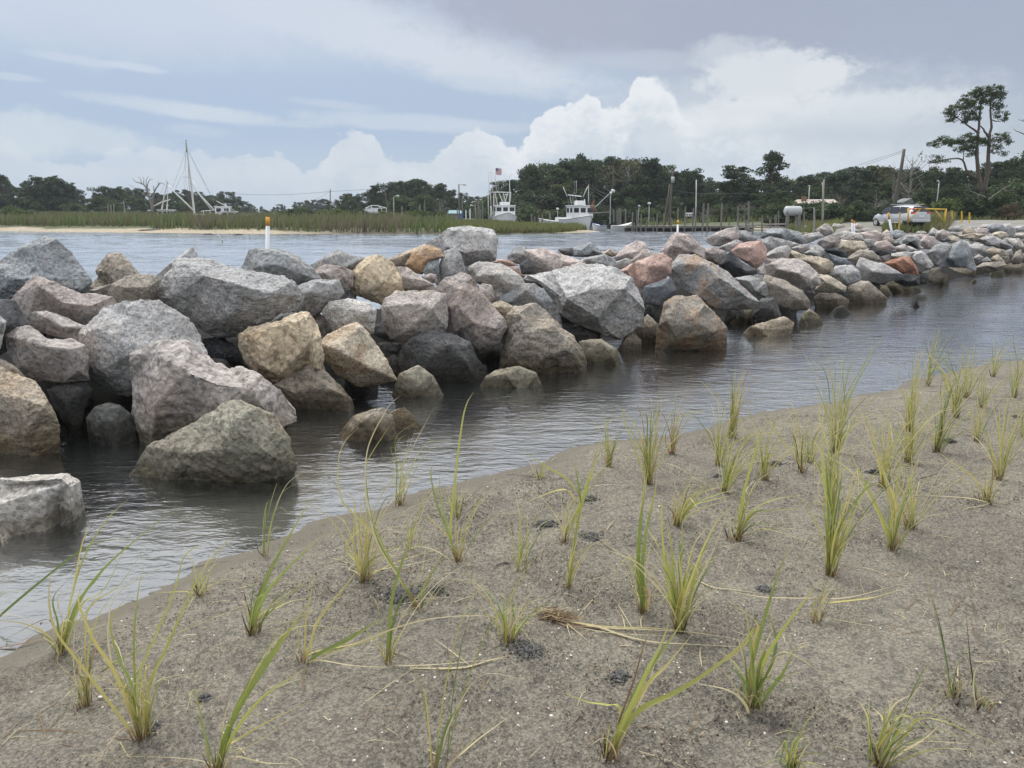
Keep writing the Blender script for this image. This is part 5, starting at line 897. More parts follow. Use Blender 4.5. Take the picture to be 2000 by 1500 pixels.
# uprooted plug lying on the sand
def ground_path(view, pts, lift=.008):
    out = []
    for p in pts:
        q = px(view, p); g = on_sand(*q); out.append(g + np.array([0, 0, lift]))
    return cat_spline(out)
root = empty('uprooted_plug', tuple(on_sand(*px('h', (600, 540))))); loc = np.array(root.location)
tag(root, 'uprooted cordgrass plug lying flat with a matted brown root ball and long straw stems', 'uprooted plant')
rb = Blades()
for k in range(260):
    x_ = rng.gauss(590, 62); y_ = rng.gauss(530, 16) + (x_ - 590) * .12; p = on_sand(*px('h', (x_, y_))) + np.array([0, 0, abs(rng.gauss(.012, .012))]); a_ = rng.gauss(.2, .9); l_ = rng.uniform(.015, .05)
    rb.add(cat_spline([p, p + np.array([l_ * math.cos(a_), l_ * math.sin(a_) * .6, rng.uniform(-.004, .014)]), p + np.array([l_ * 1.6 * math.cos(a_ + .4), l_ * 1.6 * math.sin(a_ + .4) * .6, rng.uniform(-.008, .006)])], 3), rng.uniform(.001, .003), rng.choice('bbkrs'), base=None)
rb.build('root_ball', root, loc)
sb = Blades()
for pts, w_, k_ in [([(650, 560), (760, 570), (900, 600), (1200, 615), (1500, 635), (1800, 680)], 7, 's'), ([(700, 560), (880, 590), (1050, 650), (1250, 695), (1500, 712), (1890, 735)], 11, 's'), ([(700, 565), (900, 592), (1300, 610), (1600, 645)], 6, 'y'), ([(690, 570), (720, 600), (780, 650), (840, 705)], 3, 's'), ([(690, 575), (700, 620), (720, 680)], 3, 's'), ([(760, 600), (1000, 640), (1400, 660)], 4, 's'), ([(640, 570), (700, 590), (880, 600), (940, 625)], 8, 'b')]:
    sb.add(ground_path('h', pts, .012), w_ / 1000, k_, base=(.3, .17, .11), yaw=1.3)
sb.build('stem', root, loc)
# loose straws and driftwood
def straw(view, pts, w_, key, label, name='straw', cat='dead stem'):
    bl = Blades(); pa = ground_path(view, pts, .007); bl.add(pa, w_ / 1000, key, base=None, yaw=1.4); ob = bl.build(name, None, pa[0]); ob.location = tuple(pa[0]); tag(ob, label, cat, 'loose straws on the sand')
straw('h', [(-330, 860), (0, 855), (180, 810), (330, 775)], 10, 's', 'brown straw lying from the broad bladed plug to the worm casts')
straw('h', [(-20, 1440), (120, 1320), (340, 1160)], 5, 's', 'pale straw slanting across the sand near the lower edge')
straw('h', [(1500, 265), (1640, 330), (1760, 345), (2020, 385)], 7, 's', 'pair of pale straws lying behind the big open plug')
straw('j', [(700, 720), (1000, 715), (1300, 690)], 5, 'b', 'thin brown straw across the sand behind the two stemmed plug')
straw('j', [(1000, 810), (1150, 760), (1230, 735)], 6, 'k', 'dark straw lying before the flat lying plug')
straw('j', [(1500, 745), (1640, 728)], 8, 'k', 'dark stick lying by the fan shaped plug')
straw('j', [(1080, 555), (1300, 550), (1640, 545)], 6, 'b', 'long brown stem lying across the far flat')
straw('f', [(245, 487), (330, 490), (390, 500), (480, 545)], 12, 'k', 'thin dark driftwood stick at the water edge')
straw('f', [(185, 970), (240, 955), (290, 962)], 11, 'k', 'short dark twig on open sand')
straw('d', [(0, 865), (130, 840), (270, 812)], 12, 'b', 'brown weed stem washed along the water edge')
straw('d', [(640, 1370), (680, 1440), (730, 1480)], 4, 's', 'short pale curved straw near the splayed plug')
# worm-cast heaps ------------------------------------------------------
m, t, b, o = mat('worm_cast'); ob = t.node('ShaderNodeNewGeometry').outputs['Position']; n1 = t.noise(ob, 60, 3, .6)
t.put(b.inputs['Base Color'], t.mix(n1, (.06, .06, .06, 1), (.14, .134, .122, 1))); b.inputs['Roughness'].default_value = .8; CAST = m
ico = bmesh.new(); bmesh.ops.create_icosphere(ico, subdivisions=1, radius=1); IV = np.array([v.co[:] for v in ico.verts]); IT = np.array([[v.index for v in f.verts] for f in ico.faces]); ico.free()
def heap(view, c, rx, ry, n, label):
    V = []; T = []; c_ = px(view, c); o_ = on_sand(*c_); pp_ = F / o_[1]; k = VIEW[view][2]; ax = rx * k / pp_; ay = ry * k / pp_ / .5
    for i in range(n):
        r_ = min(1.35, abs(rng.gauss(0, .52))); a_ = rng.uniform(0, 6.28); r_ *= 1 + .28 * math.sin(a_ * 2 + rx) + .18 * math.sin(a_ * 5 + ry); x_ = o_[0] + ax * r_ * math.cos(a_); y_ = o_[1] + ay * r_ * math.sin(a_)
        s_ = rng.uniform(.003, .0078); h = .024 * max(0, 1 - r_) * rng.uniform(.0, 1); z_ = land_h(x_, y_) + h
        R_ = np.array(Matrix.Rotation(rng.uniform(0, 6), 3, (rng.gauss(0, 1), rng.gauss(0, 1), 1)))
        T.append(IT + len(V) * 12); V.append((IV * np.array([s_, s_, s_ * 1.5])) @ R_ + np.array([x_, y_, z_]))
    ob = link('worm_cast_heap', np_mesh('worm_cast_heap', np.concatenate(V) - o_, np.concatenate(T), CAST, True), None, tuple(o_)); tag(ob, label, 'worm casts', 'worm cast heaps')
heap('f', (685, 815), 65, 42, 330, 'round black worm cast heap beside the tall narrow plug')
heap('f', (455, 750), 95, 38, 300, 'scattered dark worm casts just beyond the round black heap')
heap('h', (450, 740), 135, 75, 420, 'biggest grey worm cast heap in front of the bushy little plug')
heap('h', (1030, 915), 75, 50, 130, 'faint worm cast patch behind the broad yellow green plug')
heap('e', (770, 1130), 120, 62, 330, 'dark worm cast patch at the foot of the bent brown stem')
heap('e', (960, 1105), 80, 30, 90, 'string of small dark casts beside the bent brown stem')
heap('d', (1090, 1140), 60, 28, 110, 'small dark sunken cast patch on the nearest sand')
heap('d', (800, 1300), 85, 60, 170, 'loosened dark crumbs round the foot of the splayed plug')
heap('i', (310, 350), 85, 45, 220, 'dark casts behind the large bright green plug')
heap('j', (310, 700), 85, 20, 160, 'dark casts around the plain medium plug')
heap('j', (1235, 578), 55, 12, 90, 'black smear of casts beside the dark stemmed bushy plug')
heap('j', (840, 745), 60, 18, 110, 'low dark sand mound behind the straggling yellow plug')
heap('f', (690, 615), 55, 22, 120, 'dark casts behind the dry plug')
heap('f', (1370, 500), 50, 20, 120, 'dark casts under the leaning plug')
heap('j', (1590, 455), 50, 22, 120, 'dark crumbs near the far edge of the flat')
# shell crumbs: uncountable
V = []; T = []
for i in range(420):
    x_, y_ = rng.uniform(60, 2000), rng.uniform(860, 1500); g = G(x_, y_, .12)
    d_, in_ = seg_dist(np.array([g[:2]]), SAND)
    if not in_[0] or d_[0] < .12: continue
    g = on_sand(x_, y_); s_ = rng.uniform(.0018, .0048) * (1.6 if rng.random() < .08 else 1); R_ = np.array(Matrix.Rotation(rng.uniform(0, 6), 3, (rng.gauss(0, .3), rng.gauss(0, .3), 1)))
    T.append(IT + len(V) * 12); V.append((IV * np.array([s_ * 1.3, s_, s_ * .4])) @ R_ + g + np.array([0, 0, .006]))
tag(link('shell_crumbs', np_mesh('shell_crumbs', np.concatenate(V), np.concatenate(T), paint('shell', (.72, .70, .64), .5, var=.1, amt=.1), True)), 'white crumbs of broken shell scattered over the sand', 'shell crumbs', kind='stuff')

# fine litter: broken straws and a wrack line of dark bits, uncountable
lb_ = Blades(); n_ = 0
while n_ < 420:
    x_, y_ = rng.uniform(0, 2000), rng.uniform(700, 1500); g = G(x_, y_, .1); d_, in_ = seg_dist(np.array([g[:2]]), SAND)
    if not in_[0]: continue
    nearw = d_[0] < .22
    if not nearw and rng.random() < .45: continue
    g = on_sand(x_, y_); a_ = rng.gauss(.5, 1.0); l_ = rng.uniform(.02, .13) * (.6 if nearw else 1); l_ = rng.uniform(.18, .42) if rng.random() < .10 else l_; e_ = g + np.array([l_ * math.cos(a_), l_ * math.sin(a_), 0]); e_[2] = land_h(e_[0], e_[1]) + .004; md = (g + e_) / 2 + np.array([rng.gauss(0, .006), rng.gauss(0, .006), .006]); g[2] += .003
    lb_.add(cat_spline([g, md, e_], 2), rng.uniform(.0015, .0045), rng.choice('kkbbs') if nearw else rng.choice('sbkbs'), base=None, yaw=rng.uniform(0, 3)); n_ += 1
ob = lb_.build('litter', None, np.zeros(3)); tag(ob, 'fine broken straws and dark bits washed over the sand', 'litter', kind='stuff')

# crumbs of dried mud pellets all over the sand: uncountable, fine close to the camera
N = 150000; r_ = 1.35 + 5.2 * nrg.random(N) ** 1.35; a_ = nrg.uniform(-.72, .95, N); q = np.stack([r_ * np.sin(a_), r_ * np.cos(a_)], 1)
d_, in_ = seg_dist(q, SAND); q3 = np.stack([q[:, 0], q[:, 1], q[:, 0] * 0], 1); dens = np.clip(.55 + fbm(q3 * 2.2 + 9, 3) * .9, .06, 1)
ok = in_ & (d_ > .10) & (nrg.random(N) < dens * np.clip(d_ / .5, 0, 1)); q = q[ok]; q3 = q3[ok]; n_ = len(q)
z = near_h(q) + 0.013 * fbm(q3 * 1.3, 3) + 0.006 * pn(q3 * 6) + .004 * np.abs(pn(q3 * 15)) + .009
OV = np.array([[1, 0, 0], [-1, 0, 0], [0, 1, 0], [0, -1, 0], [0, 0, 1], [0, 0, -1]], float); OT = np.array([[0, 2, 4], [2, 1, 4], [1, 3, 4], [3, 0, 4], [2, 0, 5], [1, 2, 5], [3, 1, 5], [0, 3, 5]])
s_ = nrg.uniform(.0018, .0048, n_) * np.clip(.7 + .5 * fbm(q3 * 1.1 + 3, 2), .5, 1.4); rot = nrg.normal(size=(n_, 3, 3)) * .35 + np.eye(3)
V = np.einsum('ni,kj,nji->nki', np.stack([s_, s_, s_ * .9], 1), OV, rot) + np.stack([q[:, 0], q[:, 1], z + s_ * .2], 1)[:, None, :]
tone = np.clip(nrg.normal(.19, .075, n_), .05, .5); dk = fbm(q3 * 3.1 + 40, 2) > .35; tone[dk] *= .6
C_ = np.repeat(np.stack([tone * 1.06, tone * .96, tone * .78], 1), 6, axis=0)
m, t, b, o = mat('mud_crumb'); t.put(b.inputs['Base Color'], t.node('ShaderNodeVertexColor', layer_name='Col').outputs[0]); b.inputs['Roughness'].default_value = .95
tag(link('mud_crumbs', np_mesh('mud_crumbs', V.reshape(-1, 3), (OT[None] + (np.arange(n_) * 6)[:, None, None]).reshape(-1, 3), m, True, col=C_)), 'grainy crumbs of dried mud covering the sand', 'mud crumbs', kind='stuff')
# ------------------------------------------------------------------ vegetation of the far shores
def leaf_mat(name, base, obj=True, rough=.7):
    m, t, b, o = mat(name); vc = t.node('ShaderNodeVertexColor', layer_name='Col').outputs[0]
    c = vc
    if obj: c = t.mix(1.0, vc, t.node('ShaderNodeObjectInfo').outputs['Color'], 'MULTIPLY')
    t.put(b.inputs['Base Color'], c); b.inputs['Roughness'].default_value = rough; b.inputs['Specular IOR Level'].default_value = .25
    tl = t.node('ShaderNodeBsdfTranslucent'); t.put(tl.inputs[0], c); ms = t.node('ShaderNodeMixShader'); ms.inputs[0].default_value = .25
    t.l.new(b.outputs[0], ms.inputs[1]); t.l.new(tl.outputs[0], ms.inputs[2]); t.l.new(ms.outputs[0], o.inputs[0]); return m
LEAF = leaf_mat('leaves', None); MARSHM = leaf_mat('marsh_blades', None, False); BARK = paint('bark', (.115, .095, .075), .9, var=.6, scale=3, bump=.3); BARE = paint('grey_bark', (.26, .24, .22), .9, var=.5)
def leaves(cent, rad, n, size, flat=1.0, g=nrg):
    """n small leaf faces around each centre; cent (k,3), rad (k,3)"""
    k = len(cent); idx = np.repeat(np.arange(k), n); N = len(idx)
    d = g.normal(size=(N, 3)); d /= np.linalg.norm(d, axis=1)[:, None]; r = g.random(N) ** .45
    p = cent[idx] + d * r[:, None] * rad[idx]
    a = g.normal(size=(N, 3)); a[:, 2] *= flat; a /= np.linalg.norm(a, axis=1)[:, None]; b_ = np.cross(a, g.normal(size=(N, 3))); b_ /= np.linalg.norm(b_, axis=1)[:, None] + 1e-9
    s = size * g.uniform(.6, 1.4, N)[:, None]
    V = np.stack([p - a * s, p + b_ * s * .55, p + a * s, p - b_ * s * .55], 1).reshape(-1, 3)
    tone = g.uniform(.6, 1.35, N) * (g.uniform(.75, 1.25, k)[idx])
    C = np.repeat(np.stack([tone * (1 + .12 * g.normal(size=N)), tone, tone * .95], 1), 4, axis=0)
    return V, np.arange(N * 4).reshape(N, 4), np.clip(C, .1, 2)
def crown_mesh(kind, seed, dens=1.0):
    """unit tree, one metre tall: crown mesh and trunk builder"""
    g = np.random.default_rng(seed); tb = MB(); cs = []; rs = []
    lean = g.normal(size=2) * .03
    if kind == 'round':
        k = 56
        for i in range(k):
            z = g.uniform(.16, .95); R_ = .36 * math.sqrt(max(.04, 1 - ((z - .52) / .52) ** 2)) * g.uniform(.35, 1.12); an = g.uniform(0, 6.28)
            cs.append([R_ * math.cos(an), R_ * math.sin(an), z]); q = g.uniform(.06, .115); rs.append([q * 1.15, q * 1.15, q * .8])
        ln = 110; sz = .021
    elif kind == 'pine':
        k = 40
        for i in range(k):
            z = .38 + .58 * g.random() ** .8; f = (z - .38) / .62; R_ = (.30 * (1 - f * .75)) * g.uniform(.15, 1.15); an = g.uniform(0, 6.28)
            cs.append([R_ * math.cos(an), R_ * math.sin(an), z + R_ * .1]); q = g.uniform(.04, .085); rs.append([q * 1.4, q * 1.4, q * .62])
        ln = 90; sz = .018
    elif kind == 'tall':
        k = 54
        for i in range(k):
            z = g.uniform(.1, .97); f = abs(z - .6) / .5; R_ = .24 * max(.25, 1 - f * f * .7) * g.uniform(.2, 1.25); an = g.uniform(0, 6.28)
            cs.append([R_ * math.cos(an), R_ * math.sin(an), z]); q = g.uniform(.05, .10); rs.append([q * 1.1, q * 1.1, q * .85])
        ln = 100; sz = .020
    elif kind == 'bare':
        k = 26
        for i in range(k):
            z = g.uniform(.35, .95); R_ = .32 * math.sqrt(max(.05, 1 - ((z - .6) / .45) ** 2)) * g.uniform(.3, 1.1); an = g.uniform(0, 6.28)
            cs.append([R_ * math.cos(an), R_ * math.sin(an), z]); q = g.uniform(.06, .10); rs.append([q, q, q])
        ln = 16; sz = .012
    else:   # bush
        k = 30
        for i in range(k):
            z = g.uniform(.05, .8); R_ = .62 * math.sqrt(max(.05, 1 - (z / 1.0) ** 2)) * g.uniform(.2, 1.05); an = g.uniform(0, 6.28)
            cs.append([R_ * math.cos(an), R_ * math.sin(an), z]); q = g.uniform(.13, .22); rs.append([q, q, q * .8])
        ln = 90; sz = .042
    cs = np.array(cs); rs = np.array(rs)
    V, Q, C_ = leaves(cs, rs, int(ln * dens), sz, g=g)
    top = .9 if kind != 'bush' else .4
    tp = [(0, 0, -.05), (lean[0] * .5 + g.normal() * .008, lean[1] * .5, top * .35), (lean[0] + g.normal() * .012, lean[1], top * .68), (lean[0] * 1.4, lean[1] * 1.4, top)]
    tb.tube(tp, [.017, .013, .009, .003], 7)
    for i in g.choice(len(cs), min(len(cs), 22), replace=False):
        c = cs[i]; z0 = max(.1, c[2] - .12 - .25 * math.hypot(c[0], c[1])); p0 = np.array([lean[0] * z0, lean[1] * z0, z0]); mid = (p0 + c) / 2 + np.array([0, 0, -.02])
        tb.tube([p0, mid, c], [.007, .005, .0015], 4)
    return np_mesh('crown', V, Q, LEAF, False, col=C_, quads=True), tb
PROTO = {}
for kind, n in (('round', 4), ('pine', 4), ('tall', 3), ('bare', 2), ('bush', 4)):
    PROTO[kind] = []
    for i in range(n):
        cm, tb = crown_mesh(kind, 100 + i * 7 + len(kind), 1.0); tm = bpy.data.meshes.new('trunk'); tm.from_pydata(tb.v, [], tb.f); tm.materials.append(BARE if kind == 'bare' else BARK); PROTO[kind].append((cm, tm))
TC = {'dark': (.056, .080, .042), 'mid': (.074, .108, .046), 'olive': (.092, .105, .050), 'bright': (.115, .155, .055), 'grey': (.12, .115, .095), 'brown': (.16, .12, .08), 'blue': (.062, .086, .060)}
def gz(x, y): return far_z(x, y) if math.hypot(x, y) > 50 else land_h(x, y)
tcount = [0]
def tree(pxx, pyt, Y, kind, tone, label, group=None, wide=1.0, name=None, base_px=None, cat=None):
    d = ray(pxx, HZ); x = d[0] * Y / d[1]; z0 = gz(x, Y) - .1
    zt = A(pxx, pyt, Y)[2]; h = max(.4, zt - z0); i = tcount[0]; tcount[0] += 1
    cm, tm = PROTO[kind][i % len(PROTO[kind])]
    root = empty(name or ('shrub' if kind == 'bush' else 'pine_tree' if kind in ('pine',) else 'tree'), (x, Y, z0), rng.uniform(0, 6.28)); ws = wide * rng.uniform(.9, 1.15)
    tag(root, label, cat or ('shrub' if kind == 'bush' else 'tree'), group)
    for nm, me in (('crown', cm), ('trunk', tm)):
        ob = link(nm, me, root); ob.scale = (h * ws, h * ws, h); j = rng.uniform(.85, 1.2); c = TC[tone]; ob.color = (c[0] * j, c[1] * j, c[2] * j, 1)
    return root
TOP = [(-80, 345), (0, 345), (30, 352), (60, 358), (80, 352), (130, 366), (150, 372), (180, 376), (215, 364), (240, 362), (280, 366), (330, 372), (350, 372), (420, 377), (440, 374), (460, 386), (480, 394), (500, 402), (540, 404), (580, 396), (600, 386), (640, 386), (680, 376), (720, 372), (740, 364), (790, 354), (812, 352), (850, 360), (890, 366), (920, 374), (950, 370), (1000, 350), (1020, 338), (1040, 324), (1090, 322), (1118, 312), (1160, 316), (1190, 308), (1225, 310), (1280, 315), (1320, 334), (1360, 334), (1382, 356), (1400, 366), (1440, 356), (1470, 350), (1520, 348), (1550, 342), (1600, 340), (1650, 330), (1690, 328), (1720, 322), (1760, 328), (1800, 328), (1850, 330), (1900, 332), (1950, 318), (1990, 302), (2040, 295)]
tx = np.array([p[0] for p in TOP]); ty = np.array([p[1] for p in TOP])
def topy(x): return float(np.interp(x, tx, ty))
# back row of the wood, each tree its own object; the ones that nothing tells apart share the label of their stretch
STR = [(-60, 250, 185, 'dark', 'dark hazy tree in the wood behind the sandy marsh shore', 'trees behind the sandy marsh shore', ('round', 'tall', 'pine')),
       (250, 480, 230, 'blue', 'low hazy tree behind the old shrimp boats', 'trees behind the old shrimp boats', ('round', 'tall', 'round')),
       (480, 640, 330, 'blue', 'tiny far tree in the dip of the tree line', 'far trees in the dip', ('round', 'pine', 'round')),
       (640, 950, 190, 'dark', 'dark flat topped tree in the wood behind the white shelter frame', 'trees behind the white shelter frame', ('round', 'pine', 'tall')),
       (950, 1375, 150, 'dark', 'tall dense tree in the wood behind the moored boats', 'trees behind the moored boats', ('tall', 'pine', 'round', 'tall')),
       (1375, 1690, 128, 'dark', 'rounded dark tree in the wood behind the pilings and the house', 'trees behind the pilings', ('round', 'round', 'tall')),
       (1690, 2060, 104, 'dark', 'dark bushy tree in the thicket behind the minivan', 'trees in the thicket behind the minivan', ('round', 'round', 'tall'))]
for (x0, x1, Yb, tone, lab, grp, kinds) in STR:
    stp = 21 if x1 - x0 > 200 else 17; x = x0 + rng.uniform(0, 8)
    while x < x1:
        kd = rng.choice(kinds); yt = topy(x) + rng.uniform(-4, 10); tn = tone if rng.random() < .6 else rng.choice(['mid', 'dark', 'olive'] if tone != 'blue' else ['blue', 'dark', 'mid'])
        tree(x, yt, Yb * rng.uniform(.98, 1.14), kd, tn, lab, grp, {'round': 1.2, 'tall': 1.15, 'pine': 1.1}[kd]); x += stp * rng.uniform(.6, 1.2)
    x = x0 + 5                                        # lower, nearer row of the same wood
    while x < x1:
        y_ = topy(x); yt = y_ + (HZ - 4 - y_) * rng.uniform(.32, .6)
        tree(x, yt, Yb * rng.uniform(.88, .95), rng.choice(['round', 'tall', 'bush']), rng.choice([tone, 'mid', 'mid', 'olive']), lab, grp, 1.3); x += stp * rng.uniform(.8, 1.25)
U = tree
U(95, 343, 170, 'round', 'dark', 'darkest dome shaped tree standing above the wood behind the sandy shore', wide=1.25)
U(112, 350, 171, 'round', 'dark', 'dark side crown growing out of the dome shaped tree', wide=.9)
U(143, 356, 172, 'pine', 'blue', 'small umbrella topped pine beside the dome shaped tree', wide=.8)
U(8, 338, 180, 'pine', 'dark', 'pine at the very edge of the view above the marsh', wide=.9)
U(735, 362, 180, 'pine', 'dark', 'flat layered pine at the start of the wood behind the shelter', wide=1.1)
U(812, 350, 178, 'round', 'dark', 'round headed tree highest in the wood behind the shelter', wide=1.0)
U(788, 353, 177, 'round', 'dark', 'second round headed tree next to the highest behind the shelter', wide=1.0)
U(862, 356, 176, 'pine', 'dark', 'broad pine at the boat side end of the wood behind the shelter', wide=1.1)
U(1135, 300, 143, 'tall', 'dark', 'tallest domed tree behind the white trawler', wide=1.0)
U(1040, 320, 144, 'pine', 'dark', 'feathery pine near the flag', wide=.95)
U(1067, 311, 149, 'bare', 'grey', 'nearly leafless tree top poking out above the wood near the flag', wide=.8)
U(1088, 322, 140, 'pine', 'mid', 'open crowned pine between the flag and the white trawler', wide=1.0)
U(1195, 303, 140, 'bare', 'brown', 'brown grey dying tree in the wood above the lamp on the dock', wide=1.4)
U(1225, 306, 139, 'bare', 'grey', 'grey thinning tree beside the brown dying one', wide=1.2)
U(1215, 312, 142, 'round', 'olive', 'dull olive tree between the dying trees', wide=1.0)
U(1270, 306, 138, 'pine', 'dark', 'pine with an arm reaching out towards the transformer pole', wide=1.1)
U(1325, 331, 136, 'round', 'dark', 'round topped tree just behind the transformer pole', wide=.9)
U(1350, 330, 137, 'pine', 'dark', 'pine on the pole side end of the tall wood', wide=.9)
U(1436, 322, 118, 'pine', 'dark', 'low spreading pine standing clear above the wood before the lone pine', wide=1.5)
U(1502, 292, 116, 'pine', 'dark', 'lone tall pine with a small round head above the wood', wide=.85)
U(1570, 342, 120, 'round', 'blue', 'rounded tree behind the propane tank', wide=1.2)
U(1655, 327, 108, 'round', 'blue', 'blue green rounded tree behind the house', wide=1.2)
U(1770, 292, 88, 'bare', 'olive', 'thin open crowned tree beside the leaning wooden pole', wide=.8)
U(1742, 312, 90, 'bare', 'grey', 'spindly grey tree on the house side of the leaning pole', wide=.9)
# shrubs in front of the woods
SHR = [(20, 398, 110, 'mid'), (45, 404, 108, 'bright'), (75, 408, 106, 'mid'), (105, 408, 106, 'bright'), (200, 412, 110, 'bright'), (565, 404, 96, 'mid'), (590, 400, 98, 'mid'), (640, 404, 95, 'bright'), (660, 402, 95, 'bright'), (690, 404, 96, 'mid'), (755, 408, 92, 'bright'), (820, 404, 92, 'bright'), (850, 408, 90, 'mid'), (1550, 415, 86, 'mid')]
for k, (x, y, Y, tn) in enumerate(SHR):
    tree(x, y, Y, 'bush', tn, 'low green shrub standing up out of the marsh grass', 'shrubs in the marsh grass', 1.3)
for k in range(26):
    x = 960 + k * 24 + rng.uniform(-8, 8); Y = 118 if x < 1370 else 100; tree(x, 415 + rng.uniform(-24, 12), Y, 'bush', rng.choice(['dark', 'mid', 'mid', 'bright', 'olive']), 'leafy shrub at the foot of the wood behind the dock', 'shrubs behind the dock', 1.2)
for k in range(24):
    x = 1590 + k * 18.5 + rng.uniform(-6, 6); tree(x, 396 + rng.uniform(-14, 16), rng.uniform(80, 90), 'bush', rng.choice(['dark', 'mid', 'mid', 'bright', 'dark']), 'leafy shrub in the thicket beyond the gravel landing', 'shrubs beyond the landing', 1.25)
for (x, y, Y, tn, kd, wd, lab) in [(1524, 396, 80, 'mid', 'bush', 1.4, 'olive green shrub between the silvery bush and the tank'), (1545, 396, 79, 'dark', 'bush', 1.4, 'dark shrub beside the propane tank'), (1585, 393, 80, 'mid', 'bush', 1.6, 'green shrub in front of the house wall by the tank'), (1612, 392, 79, 'dark', 'bush', 1.6, 'dark shrub hiding the corner of the house'), (1634, 393, 81, 'mid', 'bush', 1.2, 'green shrub at the pole side of the house'), (1556, 386, 83, 'mid', 'bush', 1.0, 'rounded shrub standing up against the house roof by the tank'), (1590, 388, 84, 'dark', 'bush', .9, 'dark shrub covering the middle of the house roof'), (1622, 386, 83, 'olive', 'bush', 1.0, 'olive shrub covering the end of the house roof'), (1950, 366, 76, 'mid', 'bush', 1.3, 'wax myrtle shrub beneath the great pine'), (1905, 372, 78, 'dark', 'bush', 1.3, 'dark evergreen shrub just behind the yellow gate'), (1972, 392, 74, 'brown', 'bush', 1.0, 'dead tan leaved shrub at the edge of the view'), (1940, 376, 77, 'grey', 'bare', 1.6, 'grey twiggy dead shrub under the great pine'), (1710, 364, 82, 'grey', 'bare', 1.0, 'leafless grey sapling in front of the thicket near the van'), (1455, 392, 90, 'grey', 'bare', 1.9, 'silvery leafless bush behind the tall pilings'), (1380, 402, 92, 'grey', 'bare', 1.6, 'grey bare brush behind the sign on the dock'), (1845, 378, 80, 'bright', 'bush', 1.4, 'light green shrub behind the yellow gate'), (860, 388, 140, 'grey', 'bare', 1.6, 'grey leafless thicket between the wood and the pilings'), (1640, 372, 96, 'brown', 'bare', 1.0, 'brown leafless sapling beside the white pole')]:
    tree(x, y, Y, kd, tn, lab, None, wd)
# hand-built trees -----------------------------------------------------
def limb_tree(name, label, Y, limbs, clumps, tone, bark, base, cat='tree', n=95, size=.13):
    b0 = A(base[0], base[1], Y); b0[2] = min(b0[2], gz(b0[0], Y)); root = empty(name, tuple(b0)); tag(root, label, cat)
    tb = MB(); g = np.random.default_rng(5)
    for (pts, r0, r1) in limbs:
        P = cat_spline([A(p[0], p[1], Y + (p[2] if len(p) > 2 else 0)) - b0 for p in pts], 4); k = len(P)
        P = P + g.normal(size=P.shape) * .02; tb.tube(P, [r0 + (r1 - r0) * i / (k - 1) for i in range(k)], 8)
    if clumps:
        cs = []; rs = []
        for (x, y, rx, ry) in clumps:
            m_ = max(5, int(rx * ry / 11))
            for q in range(m_):
                a_, e_ = g.uniform(0, 6.28), math.sqrt(g.random()); c = A(x + rx * e_ * math.cos(a_) * .8, y + ry * e_ * math.sin(a_) * .8, Y + g.uniform(-1.6, 1.6) * rx / 40) - b0; cs.append(c); s_ = g.uniform(.13, .30); rs.append([s_ * 1.35, s_ * 1.35, s_ * .85])
                if q % 3 == 0:
                    j = np.array(cs[-1]); tb.tube([A(x, y + ry * .6, Y) - b0, (A(x, y + ry * .5, Y) - b0) * .4 + j * .6, j], [.035, .022, .008], 4)
        V, Q, C_ = leaves(np.array(cs), np.array(rs), n, size, g=g)
        ob = link('crown', np_mesh('crown', V, Q, LEAF, False, col=C_, quads=True), root); ob.color = (*TC[tone], 1)
    tb.build('trunk', bark, root, smooth=True)
    return root
L = lambda *p: [px('s', q) + tuple(q[2:]) for q in p]
